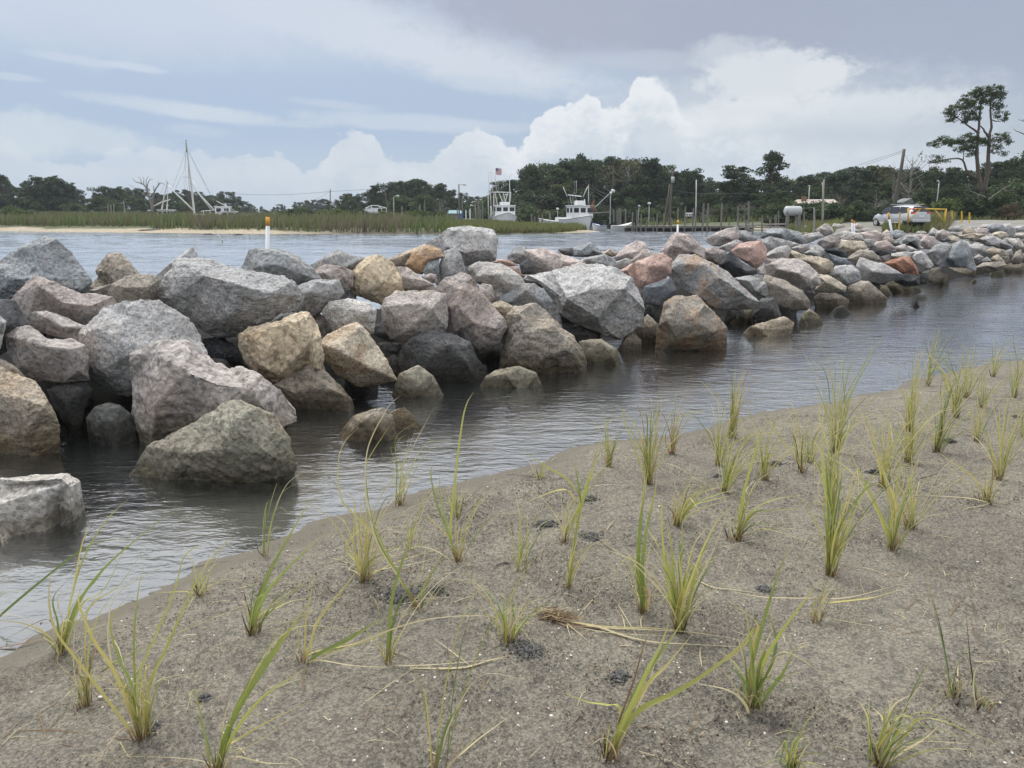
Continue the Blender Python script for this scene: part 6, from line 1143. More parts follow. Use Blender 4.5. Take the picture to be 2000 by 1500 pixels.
limb_tree('pine_tree', 'great twin trunked pine with layered flat crowns towering over the thicket', 78, [
    (L((1665, 900), (1650, 780), (1632, 620), (1640, 470), (1650, 380), (1660, 250), (1680, 130)), .23, .05), (L((1690, 900), (1715, 760), (1722, 600), (1728, 470), (1745, 370), (1735, 250), (1750, 120)), .22, .05),
    (L((1650, 440), (1590, 400), (1520, 350), (1430, 290)), .11, .03), (L((1722, 470), (1690, 420), (1660, 385)), .12, .05), (L((1650, 800), (1560, 750), (1520, 650), (1440, 640), (1330, 660), (1250, 680)), .12, .03), (L((1640, 560), (1560, 540), (1430, 520), (1300, 520)), .09, .02),
    (L((1728, 500), (1790, 470), (1880, 500)), .08, .02), (L((1725, 580), (1790, 560), (1860, 600)), .07, .02), (L((1742, 330), (1790, 350), (1850, 330), (1890, 280)), .06, .015), (L((1740, 250), (1800, 200), (1830, 120)), .06, .02), (L((1655, 330), (1590, 260), (1540, 200)), .06, .02), (L((1690, 840), (1750, 720), (1735, 660)), .08, .02), (L((1525, 650), (1530, 580), (1540, 560)), .05, .02)],
    [(*px('s', (a, b_)), c * .31, d * .40) for (a, b_, c, d) in [(1700, 110, 60, 34), (1770, 105, 62, 34), (1815, 135, 36, 50), (1620, 125, 50, 34), (1580, 170, 60, 34), (1530, 215, 60, 32), (1660, 180, 60, 40), (1740, 180, 50, 36), (1470, 245, 70, 26), (1430, 280, 55, 30), (1440, 325, 50, 26), (1600, 250, 70, 34), (1560, 310, 60, 30), (1640, 300, 40, 30), (1520, 350, 30, 14), (1790, 230, 50, 30), (1800, 300, 40, 20), (1850, 290, 30, 14), (1840, 330, 24, 14),
     (1300, 530, 50, 22), (1370, 495, 60, 26), (1440, 510, 70, 28), (1520, 490, 70, 28), (1590, 480, 60, 30), (1560, 540, 70, 26), (1640, 500, 60, 30), (1500, 570, 60, 18), (1700, 500, 50, 26), (1780, 480, 60, 26), (1850, 460, 40, 22), (1870, 500, 40, 24), (1800, 540, 50, 18), (1850, 600, 34, 14), (1600, 600, 50, 18), (1330, 625, 40, 12), (1290, 660, 46, 14), (1370, 660, 40, 10), (1760, 590, 36, 12)]],
    'mid', BARK, px('s', (1675, 905)), n=36, size=.066)
L = lambda *p: [px('z', q) + tuple(q[2:]) for q in p]
limb_tree('dead_tree', 'large bare dead tree with forking grey limbs beside the old shrimp boat', 120, [
    (L((1190, 660), (1185, 600), (1165, 540), (1150, 480), (1120, 440), (1060, 420), (1035, 390)), .24, .02), (L((1190, 640), (1195, 540), (1215, 480), (1250, 430), (1285, 440)), .17, .025), (L((1170, 560), (1150, 480), (1160, 420), (1180, 400), (1200, 405)), .10, .012), (L((1195, 610), (1240, 600), (1265, 570)), .12, .03), (L((1165, 540), (1120, 520), (1080, 480), (1000, 440)), .08, .012), (L((1110, 440), (1100, 410), (1080, 375)), .08, .015), (L((1120, 440), (1125, 400), (1110, 380)), .07, .015), (L((1152, 470), (1140, 420), (1165, 375)), .08, .015), (L((1205, 500), (1200, 460), (1195, 450)), .08, .02), (L((1235, 450), (1240, 430), (1235, 420)), .08, .02)], None, 'grey', BARE, px('z', (1190, 670)))
L = lambda *p: [px('s', q) + tuple(q[2:]) for q in p]
limb_tree('dead_branch_tree', 'bare dead limbs reaching in at the edge of the sky beside the great pine', 60, [(L((2060, 900), (2080, 600), (2060, 480), (1980, 440), (1917, 408)), .10, .012), (L((2080, 520), (2060, 380), (1995, 345), (1957, 330)), .05, .01), (L((2010, 350), (1995, 335), (1990, 332)), .02, .01)], None, 'grey', BARK, px('s', (2060, 905)))
L = lambda *p: [px('s', q) + tuple(q[2:]) for q in p]
limb_tree('dead_shrub', 'pale twisted dead limbs lying in the scrub under the great pine', 74, [(L((1720, 960), (1760, 930), (1840, 870), (1890, 850), (1935, 790)), .05, .015), (L((1700, 940), (1640, 915), (1580, 890), (1570, 830)), .05, .015), (L((1840, 870), (1870, 890), (1920, 880)), .03, .01), (L((1640, 915), (1640, 950), (1660, 965)), .03, .01)], None, 'grey', BARE, px('s', (1720, 965)), cat='shrub')
# marsh grass: uncountable blades, one object per stretch ---------------
def marsh(name, label, poly, n, h0, h1, tones, wid=.05, lo=0.0):
    P = np.array([g2(*p) if len(p) == 2 else p[:2] for p in poly]); mn, mx = P.min(0), P.max(0); got = []
    while sum(len(a) for a in got) < n:
        q = nrg.uniform(mn, mx, size=(n, 2)); d_, in_ = seg_dist(q, P); got.append(q[in_])
    q = np.concatenate(got)[:n]; d_, _ = seg_dist(q, MARSH); z = far_h(q); q3 = np.stack([q[:, 0], q[:, 1], q[:, 0] * 0], 1)
    pt = fbm(q3 * .16 + 4, 3); pt2 = fbm(q3 * .7, 2)
    h = (h0 + (h1 - h0) * np.clip(.5 + .6 * pt + .5 * pt2, 0, 1)) * nrg.uniform(.55, 1.2, n)
    an = nrg.uniform(0, 6.28, n); w_ = wid * nrg.uniform(.6, 1.4, n); dx = np.stack([np.cos(an), np.sin(an), an * 0], 1) * w_[:, None]
    ln = np.stack([nrg.normal(size=n) * .16 + .10, nrg.normal(size=n) * .16, np.ones(n)], 1) * h[:, None]
    b = np.stack([q[:, 0], q[:, 1], z - .03], 1)
    V = np.stack([b - dx, b + dx, b + ln * .6 + dx * .8, b + ln * np.array([1.25, 1.25, 1]) , b + ln * .6 - dx * .8], 1).reshape(-1, 3)
    o_ = np.arange(n) * 5; T = np.concatenate([np.stack([o_, o_ + 1, o_ + 2], 1), np.stack([o_, o_ + 2, o_ + 4], 1), np.stack([o_ + 4, o_ + 2, o_ + 3], 1)])
    tn = np.array(tones); mixf = np.clip(.5 + .9 * fbm(q3 * .12 + 30, 3) + .25 * nrg.normal(size=n), 0, .999); a_ = tn[(mixf * len(tn)).astype(int)] * nrg.uniform(.75, 1.25, n)[:, None]
    seed = np.array([.20, .165, .12]); C_ = np.stack([a_ * .8, a_ * .8, a_, a_ * .7 + seed * .3, a_], 1).reshape(-1, 3)
    tag(link(name, np_mesh(name, V, T, MARSHM, True, col=C_)), label, 'marsh grass', kind='stuff')
GT = [(.15, .185, .07), (.12, .18, .06), (.17, .20, .08), (.155, .19, .075), (.20, .185, .11), (.185, .16, .115)]
GB = [(.19, .225, .075), (.215, .235, .085), (.17, .205, .07), (.225, .21, .10)]
marsh('marsh_grass', 'tall olive and brown marsh grass behind the strip of sand beach', [(-260, 447.6), (0, 448.6), (120, 450.2), (290, 451.8), (300, 453.6), (420, 454.8), (520, 455.6), (640, 457.0), (760, 457.6), (870, 457.9), (885, 447), (880, 437), (600, 434), (300, 433), (-260, 433)], 62000, .85, 1.5, GT)
marsh('marsh_grass', 'short bright green marsh grass on the low spit before the boats', [(862, 457.9), (980, 457.5), (1080, 455.7), (1120, 454.2), (1146, 452.6), (1130, 450.5), (1000, 448.6), (885, 446)], 17000, .42, .72, GB, .04)
marsh('marsh_grass', 'small patch of green grass between the pilings and the gravel landing', [(1538, 453.5), (1570, 456), (1630, 457.5), (1648, 450), (1640, 444), (1540, 444)], 6000, .45, .8, GB, .04)
marsh('marsh_grass', 'dense green grass tuft bank with a dark undercut edge in front of the minivan', [(1722, 459), (1760, 459.4), (1850, 459.6), (1862, 454), (1850, 448), (1740, 446)], 9000, .55, .95, GT[:3] + GB, .04)
marsh('marsh_grass', 'thin verge of grass along the far edge of the gravel landing', [(1830, 452), (2100, 456), (2100, 434), (1990, 433), (1850, 437)], 15000, .25, .65, GB, .035)
marsh('marsh_grass', 'rough grass at the foot of the thicket and behind the dock', [(1240, 444), (1500, 447), (1540, 443), (1700, 437.5), (1900, 436), (2060, 435), (2060, 430), (1600, 431), (1250, 438)], 12000, .5, 1.1, GB + GT[:2], .05)
# ------------------------------------------------------------------ boats, dock, poles, van and the other built things
def bar(view, pts, r, Y, b0, mb=None, n=6):
    P = [A(*px(view, p[:2]), Y + (p[2] if len(p) > 2 else 0)) - b0 for p in pts]
    mb = mb or MB(); mb.tube(P, r, n); return mb
def hull(mb, L_, B, D, stern=.85, sheer=.35, flare=.72, bow_rise=.5, n=13):
    """planked hull along +x (bow), origin amidships at the waterline"""
    st = []
    for i in range(n):
        f = i / (n - 1); x = -L_ / 2 + L_ * f
        wdt = B / 2 * (stern + (1 - stern) * min(1, f / .35)) * (1 - max(0, (f - .5) / .5) ** 2.2) if f > 0 else B / 2 * stern
        top = D + sheer * (max(0, f - .35) / .65) ** 2 * D + bow_rise * max(0, f - .5) ** 2; k = -.3 + .25 * max(0, f - .75) * 4 * .3
        xr = x + (.06 * L_ * max(0, f - .8) * 5) ; wl = wdt * flare * (1 - .25 * f)
        st.append([(xr, -wdt, top), (x, -wl, .02), (x * .98, 0, k), (x, wl, .02), (xr, wdt, top)])
    b = len(mb.v); mb.v += [p for s_ in st for p in s_]
    for i in range(n - 1):
        for j in range(4): mb.f.append((b + i * 5 + j, b + i * 5 + j + 1, b + (i + 1) * 5 + j + 1, b + (i + 1) * 5 + j))
    mb.f.append((b, b + 1, b + 2, b + 3, b + 4)[::-1])
    for i in range(n - 1): mb.f.append((b + i * 5, b + (i + 1) * 5, b + (i + 1) * 5 + 4, b + i * 5 + 4))       # deck
    return st
def gunwale(st, r, root, mt):
    for s_ in (0, 4): MB().tube([p[s_] for p in st], r, 5).build('gunwale', mt, root)
def cabin(root, c, d, mt=None, win=3, wh=.38, roof=True, name='wheelhouse'):
    mt = mt or M['white']; cb = MB().box(c, d).build(name, mt, root, bevel=.04)
    if roof: MB().box((c[0], c[1], c[2] + d[2] / 2 + .045), (d[0] + .22, d[1] + .2, .09)).build('cabin_roof', M['white'], root, bevel=.02)
    zc = c[2] + d[2] * .16; wd = d[1] / win * .72
    for i in range(win):
        y_ = c[1] - d[1] / 2 + d[1] * (i + .5) / win; MB().box((c[0] + d[0] / 2 + .012, y_, zc), (.03, wd, d[2] * wh)).build('window', M['glass'], root)
    for s_ in (-1, 1):
        for q in (-.25, .25): MB().box((c[0] + q * d[0], c[1] + s_ * (d[1] / 2 + .012), zc), (d[0] * .3, .03, d[2] * wh)).build('window', M['glass'], root)
def boat(name, label, p, Y, rz, cat='boat', group=None):
    b0 = A(p[0], HZ, Y); b0[2] = 0; root = empty(name, tuple(b0), rz); tag(root, label, cat, group); return root, b0
class Rig:
    """spars and wires given in photo coordinates, hung on a rotated boat root"""
    def __init__(s, root, b0, Y): s.r, s.b, s.Y = root, b0, Y; s.i = Matrix.Rotation(-root.rotation_euler.z, 3, 'Z')
    def __call__(s, view, part, pts, r, mt, n=6):
        P = [s.i @ Vector(A(*px(view, p[:2]), s.Y + (p[2] if len(p) > 2 else 0)) - s.b) for p in pts]; return MB().tube(P, r, n).build(part, mt, s.r, smooth=True)
    def multi(s, view, part, lines, r, mt, n=4):
        if part == 'rigging':
            for pts in lines: s(view, 'stay', pts, r, mt, n)
            return
        mb = MB()
        for pts in lines: mb.tube([s.i @ Vector(A(*px(view, p[:2]), s.Y + (p[2] if len(p) > 2 else 0)) - s.b) for p in pts], r, n)
        return mb.build(part, mt, s.r)
# old shrimp boat with the tall mast, beyond the marsh
Y = 108; root, b0 = boat('shrimp_boat', 'old white shrimp boat with one very tall rusty mast and lowered outriggers behind the marsh', (408, 417), Y, .25)
mb = MB(); st = hull(mb, 9.5, 3.2, 1.15); mb.build('hull', M['offwhite'], root); gunwale(st, .06, root, M['wood']); cabin(root, (1.9, 0, 1.95), (2.0, 2.0, 1.25))
g_ = Rig(root, b0, Y)
g_('z', 'mast', [(1522, 700), (1512, 610), (1492, 430), (1470, 250), (1457, 130), (1453, 95)], [.16, .15, .13, .10, .07, .05], M['offwhite']); g_('z', 'masthead', [(1460, 190), (1456, 150), (1453, 92)], [.085, .085, .06], M['rust'])
g_('z', 'mast_ladder', [(1490, 690), (1480, 500), (1468, 260)], .03, M['rust']); g_('z', 'yard', [(1433, 378), (1482, 388)], .05, M['offwhite']); g_('z', 'antenna_arm', [(1428, 122), (1462, 124)], .025, M['steel'])
g_('z', 'outrigger', [(1512, 642), (1360, 498), (1315, 445)], [.11, .10, .08], M['white']); g_('z', 'outrigger', [(1672, 640), (1560, 520), (1505, 412)], [.11, .09, .06], M['white']); g_('z', 'outrigger', [(1650, 640), (1540, 500)], .05, M['offwhite']); g_('z', 'outrigger', [(1850, 655), (1690, 570)], .04, M['offwhite'])
g_.multi('z', 'rigging', [[(1456, 160), (1440, 330), (1368, 480)], [(1458, 160), (1400, 330), (1345, 470)], [(1462, 160), (1560, 350), (1665, 570)], [(1464, 160), (1540, 330), (1640, 510)], [(1478, 300), (1500, 440), (1545, 520)], [(1436, 380), (1440, 460), (1510, 640)], [(1453, 170), (1450, 400), (1500, 640)]], .016, M['rope'])
g_.multi('z', 'rail', [[(1570, 650), (1700, 640), (1790, 640)], [(1590, 690), (1590, 645)], [(1640, 690), (1640, 640)], [(1690, 680), (1688, 600)]], .03, M['white'])
MB().box((-1.2, 0, 1.4), (1.4, 1.4, .5)).build('hatch', M['offwhite'], root, bevel=.03)
# second one, half hidden beside the dead tree
Y = 112; root, b0 = boat('shrimp_boat', 'small derelict shrimp boat half hidden beside the dead tree, boom raised', (322, 417), Y, -.3)
mb = MB(); st = hull(mb, 6.5, 2.5, .95); mb.build('hull', M['offwhite'], root); gunwale(st, .05, root, M['wood']); cabin(root, (.3, 0, 1.6), (1.7, 1.6, 1.1), M['offwhite'])
g_ = Rig(root, b0, Y); g_('z', 'boom', [(1262, 640), (1285, 520), (1308, 430), (1300, 405)], [.10, .09, .07, .05], M['offwhite']); g_('z', 'boom', [(1200, 610), (1260, 580), (1330, 560)], .07, M['offwhite']); g_('z', 'mast', [(1300, 680), (1310, 560), (1305, 410)], [.09, .07, .04], M['offwhite'])
g_.multi('z', 'rigging', [[(1304, 415), (1350, 490), (1380, 500)], [(1300, 412), (1215, 590)], [(1310, 430), (1345, 480)]], .018, M['rope'])
# small motor boat beside the mast
Y = 106; root, b0 = boat('motor_boat', 'white cabin motor boat moored behind the marsh beside the tall mast', (445, 417), Y, .1)
mb = MB(); st = hull(mb, 5.2, 2.0, .85); mb.build('hull', M['white'], root); gunwale(st, .04, root, M['steel']); cabin(root, (.2, 0, 1.45), (1.8, 1.5, .95)); Rig(root, b0, Y)('z', 'antenna', [(1765, 650), (1766, 590)], .02, M['white'])
# trawler with the square gantry and flag
Y = 94; root, b0 = boat('trawler', 'white trawler under a square gantry and flag, seen bow on', (985, 417), Y, -math.pi / 2 + .1)
mb = MB(); st = hull(mb, 8.0, 2.9, 1.25); mb.build('hull', M['white'], root); gunwale(st, .05, root, M['offwhite']); cabin(root, (.6, 0, 2.0), (1.9, 2.3, 1.15)); MB().box((.4, 0, 2.85), (1.0, 1.1, .35)).build('radar_housing', M['white'], root, bevel=.05)
g_ = Rig(root, b0, Y)
g_('q', 'gantry', [(75, 372), (230, 368), (388, 372)], .055, M['white'])
for p_ in ([(88, 372), (95, 740)], [(118, 380), (128, 560)], [(165, 380), (155, 760)], [(232, 380), (300, 560)], [(385, 372), (360, 620)], [(180, 380), (215, 560)], [(285, 380), (330, 540)], [(300, 540), (345, 380)]): g_('q', 'gantry_leg', p_, .045, M['offwhite'])
g_('q', 'outrigger', [(96, 112), (104, 370)], .035, M['offwhite']); g_('q', 'outrigger', [(126, 112), (152, 370)], .035, M['offwhite']); g_('q', 'outrigger', [(158, 118), (208, 365)], .035, M['offwhite']); g_('q', 'outrigger', [(92, 112), (162, 118)], .03, M['offwhite']); g_('q', 'mast', [(362, 620), (372, 400), (366, 160)], [.07, .06, .03], M['offwhite']); g_('q', 'antenna', [(368, 280), (270, 232)], .015, M['steel']); g_('q', 'antenna', [(366, 170), (398, 130)], .015, M['steel']); g_('q', 'antenna', [(222, 370), (224, 245)], .02, M['steel']); g_('q', 'flagstaff', [(188, 372), (186, 64)], .018, M['steel'])
for (fa, fb) in ((lambda f: (175 - 8 * f, 440 + 120 * f), lambda f: (205 + 4 * f, 440 + 120 * f)), (lambda f: (245 + 45 * f, 430 + 110 * f), lambda f: (285 + 35 * f, 420 + 110 * f))):
    g_.multi('q', 'ladder', [[fa(0), fa(1)], [fb(0), fb(1)]] + [[fa(k / 9), fb(k / 9)] for k in range(9)], .012, M['steel'])
g_('q', 'net_roll', [(125, 550), (135, 640), (112, 720)], [.10, .16, .12], M['offwhite'])
m, t, b, o = mat('flag_cloth'); uv = t.node('ShaderNodeTexCoord').outputs['Object']; sp = t.node('ShaderNodeSeparateXYZ'); t.l.new(uv, sp.inputs[0])
FW, FH = 4.55 * 1.0, 1.0
X_, Z_ = sp.outputs[0], sp.outputs[2]
stripe = t.m('GREATER_THAN', t.m('FRACT', t.mul(Z_, 6.5 / .72)), .5); c = t.mix(stripe, (.5, .03, .045, 1), (.72, .72, .72, 1))
can = t.mul(t.m('LESS_THAN', X_, .33), t.m('GREATER_THAN', Z_, .333)); c = t.mix(can, c, (.03, .05, .16, 1))
star = t.mul(can, t.m('LESS_THAN', t.voro(t.scale(uv, (1, 0, 1)), 22.0, 'F1', 0.0), .22)); c = t.mix(star, c, (.72, .72, .72, 1)); t.put(b.inputs['Base Color'], c); b.inputs['Roughness'].default_value = .8
n = 14; V = []; Fq = []
for i in range(n):
    for j in range(6): f = i / (n - 1); V.append((f * .70, .05 * math.sin(f * 7) * f, -.06 * f + .72 * j / 5 - .06 * math.sin(f * 3) * (1 - j / 5)))
for i in range(n - 1):
    for j in range(5): Fq.append((i * 6 + j, (i + 1) * 6 + j, (i + 1) * 6 + j + 1, i * 6 + j + 1))
me = bpy.data.meshes.new('flag'); me.from_pydata(V, [], Fq); me.materials.append(m); p0 = A(*px('q', (187, 136)), Y); tag(link('flag', me, None, tuple(p0)), 'small striped national flag flying from the gantry trawler', 'flag'); bpy.data.objects['flag'].modifiers.new('thickness', 'SOLIDIFY').thickness = .004
# white trawler with the two raised arms
Y = 92; root, b0 = boat('trawler', 'white trawler with two angled arms and a high wheelhouse, bow towards the channel', (1129, 417), Y, -math.pi / 2 + .3)
mb = MB(); st = hull(mb, 6.6, 2.9, 1.05, sheer=.3, bow_rise=.5); mb.build('hull', M['white'], root); gunwale(st, .06, root, M['offwhite']); cabin(root, (.5, 0, 1.85), (2.1, 2.5, 1.35), win=3); MB().box((.4, 0, 2.9), (.95, .95, .5)).build('top_cabin', M['white'], root, bevel=.06)
g_ = Rig(root, b0, Y)
for p_ in ([(1065, 300), (1090, 360), (1118, 425)], [(1385, 300), (1360, 350), (1328, 425)]): g_('q', 'arm', p_, .055, M['offwhite'])
g_('q', 'crossbar', [(1125, 405), (1220, 415), (1310, 425)], .06, M['white']); g_('q', 'mast', [(1398, 690), (1396, 480), (1397, 270)], [.075, .06, .03], M['offwhite']); g_('q', 'boom', [(1345, 460), (1352, 540), (1360, 640)], [.05, .08, .05], M['white'])
for p_ in ([(1160, 425), (1175, 530), (1165, 620)], [(1190, 425), (1215, 610)], [(1225, 420), (1250, 530), (1280, 600)], [(1150, 425), (1195, 610)], [(1240, 415), (1215, 370), (1195, 410)]): g_('q', 'frame_leg', p_, .025, M['steel'])
g_('q', 'antenna', [(1212, 370), (1211, 225)], .015, M['steel']); g_('q', 'antenna', [(1236, 380), (1238, 220)], .02, M['white']); g_('q', 'hanging_net', [(1405, 400), (1408, 520), (1402, 640)], [.06, .16, .10], M['net_green']); g_.multi('q', 'rigging', [[(1118, 425), (1160, 620)], [(1328, 425), (1270, 610)], [(1385, 302), (1398, 280)]], .012, M['rope'])
# white work boat behind its stern
Y = 97; root, b0 = boat('work_boat', 'low white work boat tied behind the stern of the two armed trawler', (1088, 417), Y, math.pi - .3); mb = MB(); st = hull(mb, 4.4, 1.9, .75); mb.build('hull', M['white'], root); gunwale(st, .04, root, M['offwhite']); MB().box((-.6, 0, 1.0), (1.4, 1.2, .5)).build('engine_box', M['white'], root, bevel=.05)
# runabout and skiff at the dock
Y = 81; root, b0 = boat('runabout', 'little white outboard runabout behind the skiff', (1180, 417), Y, math.pi - .5); mb = MB(); st = hull(mb, 2.4, 1.3, .45); mb.build('hull', M['white'], root); gunwale(st, .03, root, M['blue']); MB().box((.1, 0, .75), (.4, .8, .5)).build('windscreen', M['glass'], root, bevel=.02); MB().box((-1.25, 0, .55), (.3, .35, .6)).box((-1.3, 0, .1), (.12, .12, .5)).build('outboard_motor', M['rubber'], root)
Y = 79; root, b0 = boat('skiff', 'open white wooden skiff with a sharp raised bow at the end of the dock', (1213, 417), Y, .45); mb = MB(); st = hull(mb, 2.6, 1.1, .50, sheer=.55, bow_rise=.3); mb.build('hull', M['white'], root); gunwale(st, .03, root, M['offwhite']); MB().box((-.4, 0, .42), (.25, 1.0, .06)).build('thwart', M['wood'], root); MB().box((-1.4, 0, .45), (.3, .3, .5)).build('outboard_motor', M['rubber'], root)
Y = 96; root, b0 = boat('skiff', 'small dark blue skiff between the pilings by the gantry trawler', (944, 417), Y, .2); mb = MB(); st = hull(mb, 2.6, 1.1, .4); mb.build('hull', M['blue'], root); gunwale(st, .03, root, M['white'])
# dock -----------------------------------------------------------------
Y = 76.5; b0 = A(1370, HZ, Y); b0[2] = 0; dock = empty('dock', tuple(b0)); tag(dock, 'low dark timber dock running along the shore, with short posts', 'dock')
dk = MB(); xa, xb = A(1236, 0, Y)[0] - b0[0], A(1505, 0, Y)[0] - b0[0]
for k in range(64):
    f = k / 64; dk.box((xa + (xb - xa) * (f + .5 / 64), rng.uniform(-.03, .03) + .6, .52 + rng.uniform(-.012, .012)), ((xb - xa) / 64 * .88, 1.5, .05))
dk.build('deck', M['palewood'], dock)
MB().box(((xa + xb) / 2, -.1, .40), (xb - xa, .08, .18)).build('fascia', M['wood'], dock); MB().box(((xa + xb) / 2, .9, .16), (xb - xa, .9, .34)).build('bulkhead', M['darkwood'], dock)
for (x, y0, y1) in [(940, 657, 795), (952, 735, 795), (975, 665, 795), (1007, 670, 795), (1045, 735, 795), (1105, 695, 795), (1133, 665, 795), (1185, 665, 800), (1245, 700, 798), (1296, 618, 800), (1352, 610, 805), (1495, 588, 797), (1530, 588, 797), (1545, 765, 797), (1637, 588, 790), (1415, 625, 797), (1438, 615, 800)]:
    a_ = A(*px('x', (x, y0)), Y + rng.uniform(-.15, .05)) - b0; r_ = .085 if y0 < 600 else .065; MB().tube([(a_[0] + rng.uniform(-.03, .03), a_[1] - .2, -.9), (a_[0], a_[1] - .2, a_[2])], [r_ * 1.1, r_], 9).build('piling', M['wood'], dock)
# lower broken landing beside the rocks
Y = 66; b0 = A(1470, HZ, Y); b0[2] = 0; bd = empty('broken_dock', tuple(b0)); tag(bd, 'broken low landing of grey planks behind the flat pink topped boulder', 'dock')
def bx_(part, view, p, q, th, dp, mt):
    a_, c_ = A(*px(view, p), Y) - b0, A(*px(view, q), Y) - b0; MB().tube([a_, c_], th, 4).build(part, mt, bd)
for (p, q) in [((820, 45), (1280, 40)), ((830, 70), (1250, 72)), ((880, 80), (960, 105)), ((960, 95), (1100, 98)), ((970, 70), (1110, 70))]: bx_('plank', 'm', p, q, .055, .3, M['palewood'])
for (x, y0, y1) in [(720, 10, 70), (805, -40, 60), (885, 0, 100), (950, 10, 135), (1120, -15, 85), (1275, 15, 90), (1040, -10, 60)]: bx_('post', 'm', (x, y0), (x, y1 + 30), .06, .1, M['wood'])
# free-standing pilings and posts -------------------------------------
def post(view, p0, p1, Y, r, mt, label, name='piling', cat='piling', group=None, tilt=0):
    a_ = A(*px(view, p0), Y); c_ = A(*px(view, p1), Y); zb = gz(c_[0], Y); zb = min(zb, c_[2]) - .3; ob = MB().tube([Vector((c_[0], Y, zb)) - Vector(c_), (0, 0, 0), Vector(a_ - c_)], [r * 1.08, r * 1.05, r], 9).build(name, mt, None, loc=tuple(c_)); tag(ob, label, cat, group); return ob
for (x, y0, y1) in [(795, 640, 745), (822, 640, 745), (835, 628, 740), (848, 628, 740), (887, 628, 740)]: post('x', (x, y0), (x, y1), 84, .075, M['wood'], 'thin grey piling in the close row behind the skiff', group='pilings behind the skiff')
for (x, y0, y1) in [(37, 690, 730), (153, 668, 735), (178, 688, 735), (237, 672, 735), (207, 680, 730), (295, 655, 730)]: post('x', (x, y0), (x, y1), 97, .08, M['wood'], 'grey piling standing between the gantry trawler and the low work boat', group='pilings between the trawlers')
for (x, y0, y1) in [(1318, 560, 670), (1573, 625, 700), (1612, 560, 740), (1640, 640, 740), (1672, 630, 700), (1735, 560, 740), (1748, 615, 740), (1770, 580, 740), (1720, 660, 740), (1755, 640, 740), (1430, 700, 740), (1355, 650, 730), (1450, 700, 740)]:
    wh = x in (1640, 1672); post('y', (x, y0), (x, y1), 101, .075, M['pvc'] if wh else M['wood'], 'white painted mooring post by the blue shed' if wh else 'weathered piling by the blue shed and the marsh end', group='white mooring posts' if wh else 'pilings by the blue shed')
for (x, y0, y1) in [(1140, 610, 690), (1280, 600, 680), (1355, 655, 725), (350, 600, 685), (205, 670, 695), (255, 655, 690), (140, 650, 690), (425, 680, 700)]: post('y', (x, y0), (x, y1), 104, .06, M['palewood'], 'pale post standing in the marsh grass', group='pale posts in the marsh')
for (x, y0, y1, dx) in [(965, 570, 660, 10), (865, 600, 660, 5), (845, 605, 655, 0), (890, 590, 645, 0)]: post('z', (x, y0), (x + dx, y1), 112, .07, M['palewood'], 'pale stake in the grass before the hazy wood', group='stakes before the hazy wood')
post('x', (1765, 610), (1765, 760), 72, .075, M['wood'], 'grey piling behind the broken landing'); post('x', (1848, 570), (1848, 770), 71, .085, M['wood'], 'tall grey piling in front of the silvery bush'); post('x', (1830, 720), (1826, 800), 65, .07, M['wood'], 'short stout post of the broken landing'); post('x', (1955, 680), (1955, 770), 70, .06, M['wood'], 'slim post before the small grass patch')
for k, (x, y0, y1) in enumerate([(20, 1110, 1185), (65, 1080, 1160), (82, 1045, 1160), (55, 1085, 1160), (150, 1050, 1160), (142, 1130, 1190), (250, 1060, 1135), (282, 1050, 1130)]): post('s', (x, y0), (x, y1), 68, .055, M['wood'], 'grey post standing around the propane tank', group='posts around the tank')
post('s', (360, 1020), (362, 1140), 66, .075, M['palewood'], 'pale thick post alone on the grass beside the tank')
for k, (x, y0, y1) in enumerate([(1437, 1045, 1120), (1513, 1050, 1128), (1574, 1060, 1115)]):
    post('s', (x, y0), (x, y1), 67, .06, M['yellow'], ['yellow bollard nearest the gate', 'yellow bollard between two others in the grass', 'yellow bollard farthest from the gate'][k], 'bollard', 'bollard')
post('s', (1030, 1060), (1030, 1115), 62, .05, M['yellow'], 'short yellow stub post in the grass in front of the van wheel', 'bollard', 'bollard')
# channel markers: white pipe with an orange top
def marker(p0, p1, ptop, Y, label, r=.038):
    a_, m_, c_ = A(*p0, Y), A(*ptop, Y), A(*p1, Y); zb = -.6; dr = (a_ - c_) / (a_[2] - c_[2]); bt = c_ + dr * (zb - c_[2]); root = empty('channel_marker', tuple(bt)); tag(root, label, 'marker', 'white marker pipes with orange tops')
    MB().tube([(0, 0, 0), Vector(m_ - bt)], r, 12).build('pipe', M['pvc'], root, smooth=True); MB().tube([Vector(m_ - bt), Vector(a_ - bt)], r * 1.04, 12).build('orange_band', M['orange'], root, smooth=True)
marker((523, 424), (522, 490), (523, 441), 13.5, 'white and orange marker pipe alone behind the blue grey slab topped boulder', .034)
marker((1324, 430), (1323, 460), (1324, 438), 26, 'white and orange marker pipe in front of the dock', .034)
marker((1664.5, 429), (1664, 456), (1664.5, 435), 40, 'slightly taller of the twin marker pipes', .036); marker((1668.6, 431.5), (1668.4, 456), (1668.6, 436), 40.6, 'shorter of the twin marker pipes', .032)
marker((1735, 416), (1743, 460), (1737, 428), 42, 'leaning white and orange marker pipe in front of the van', .055)
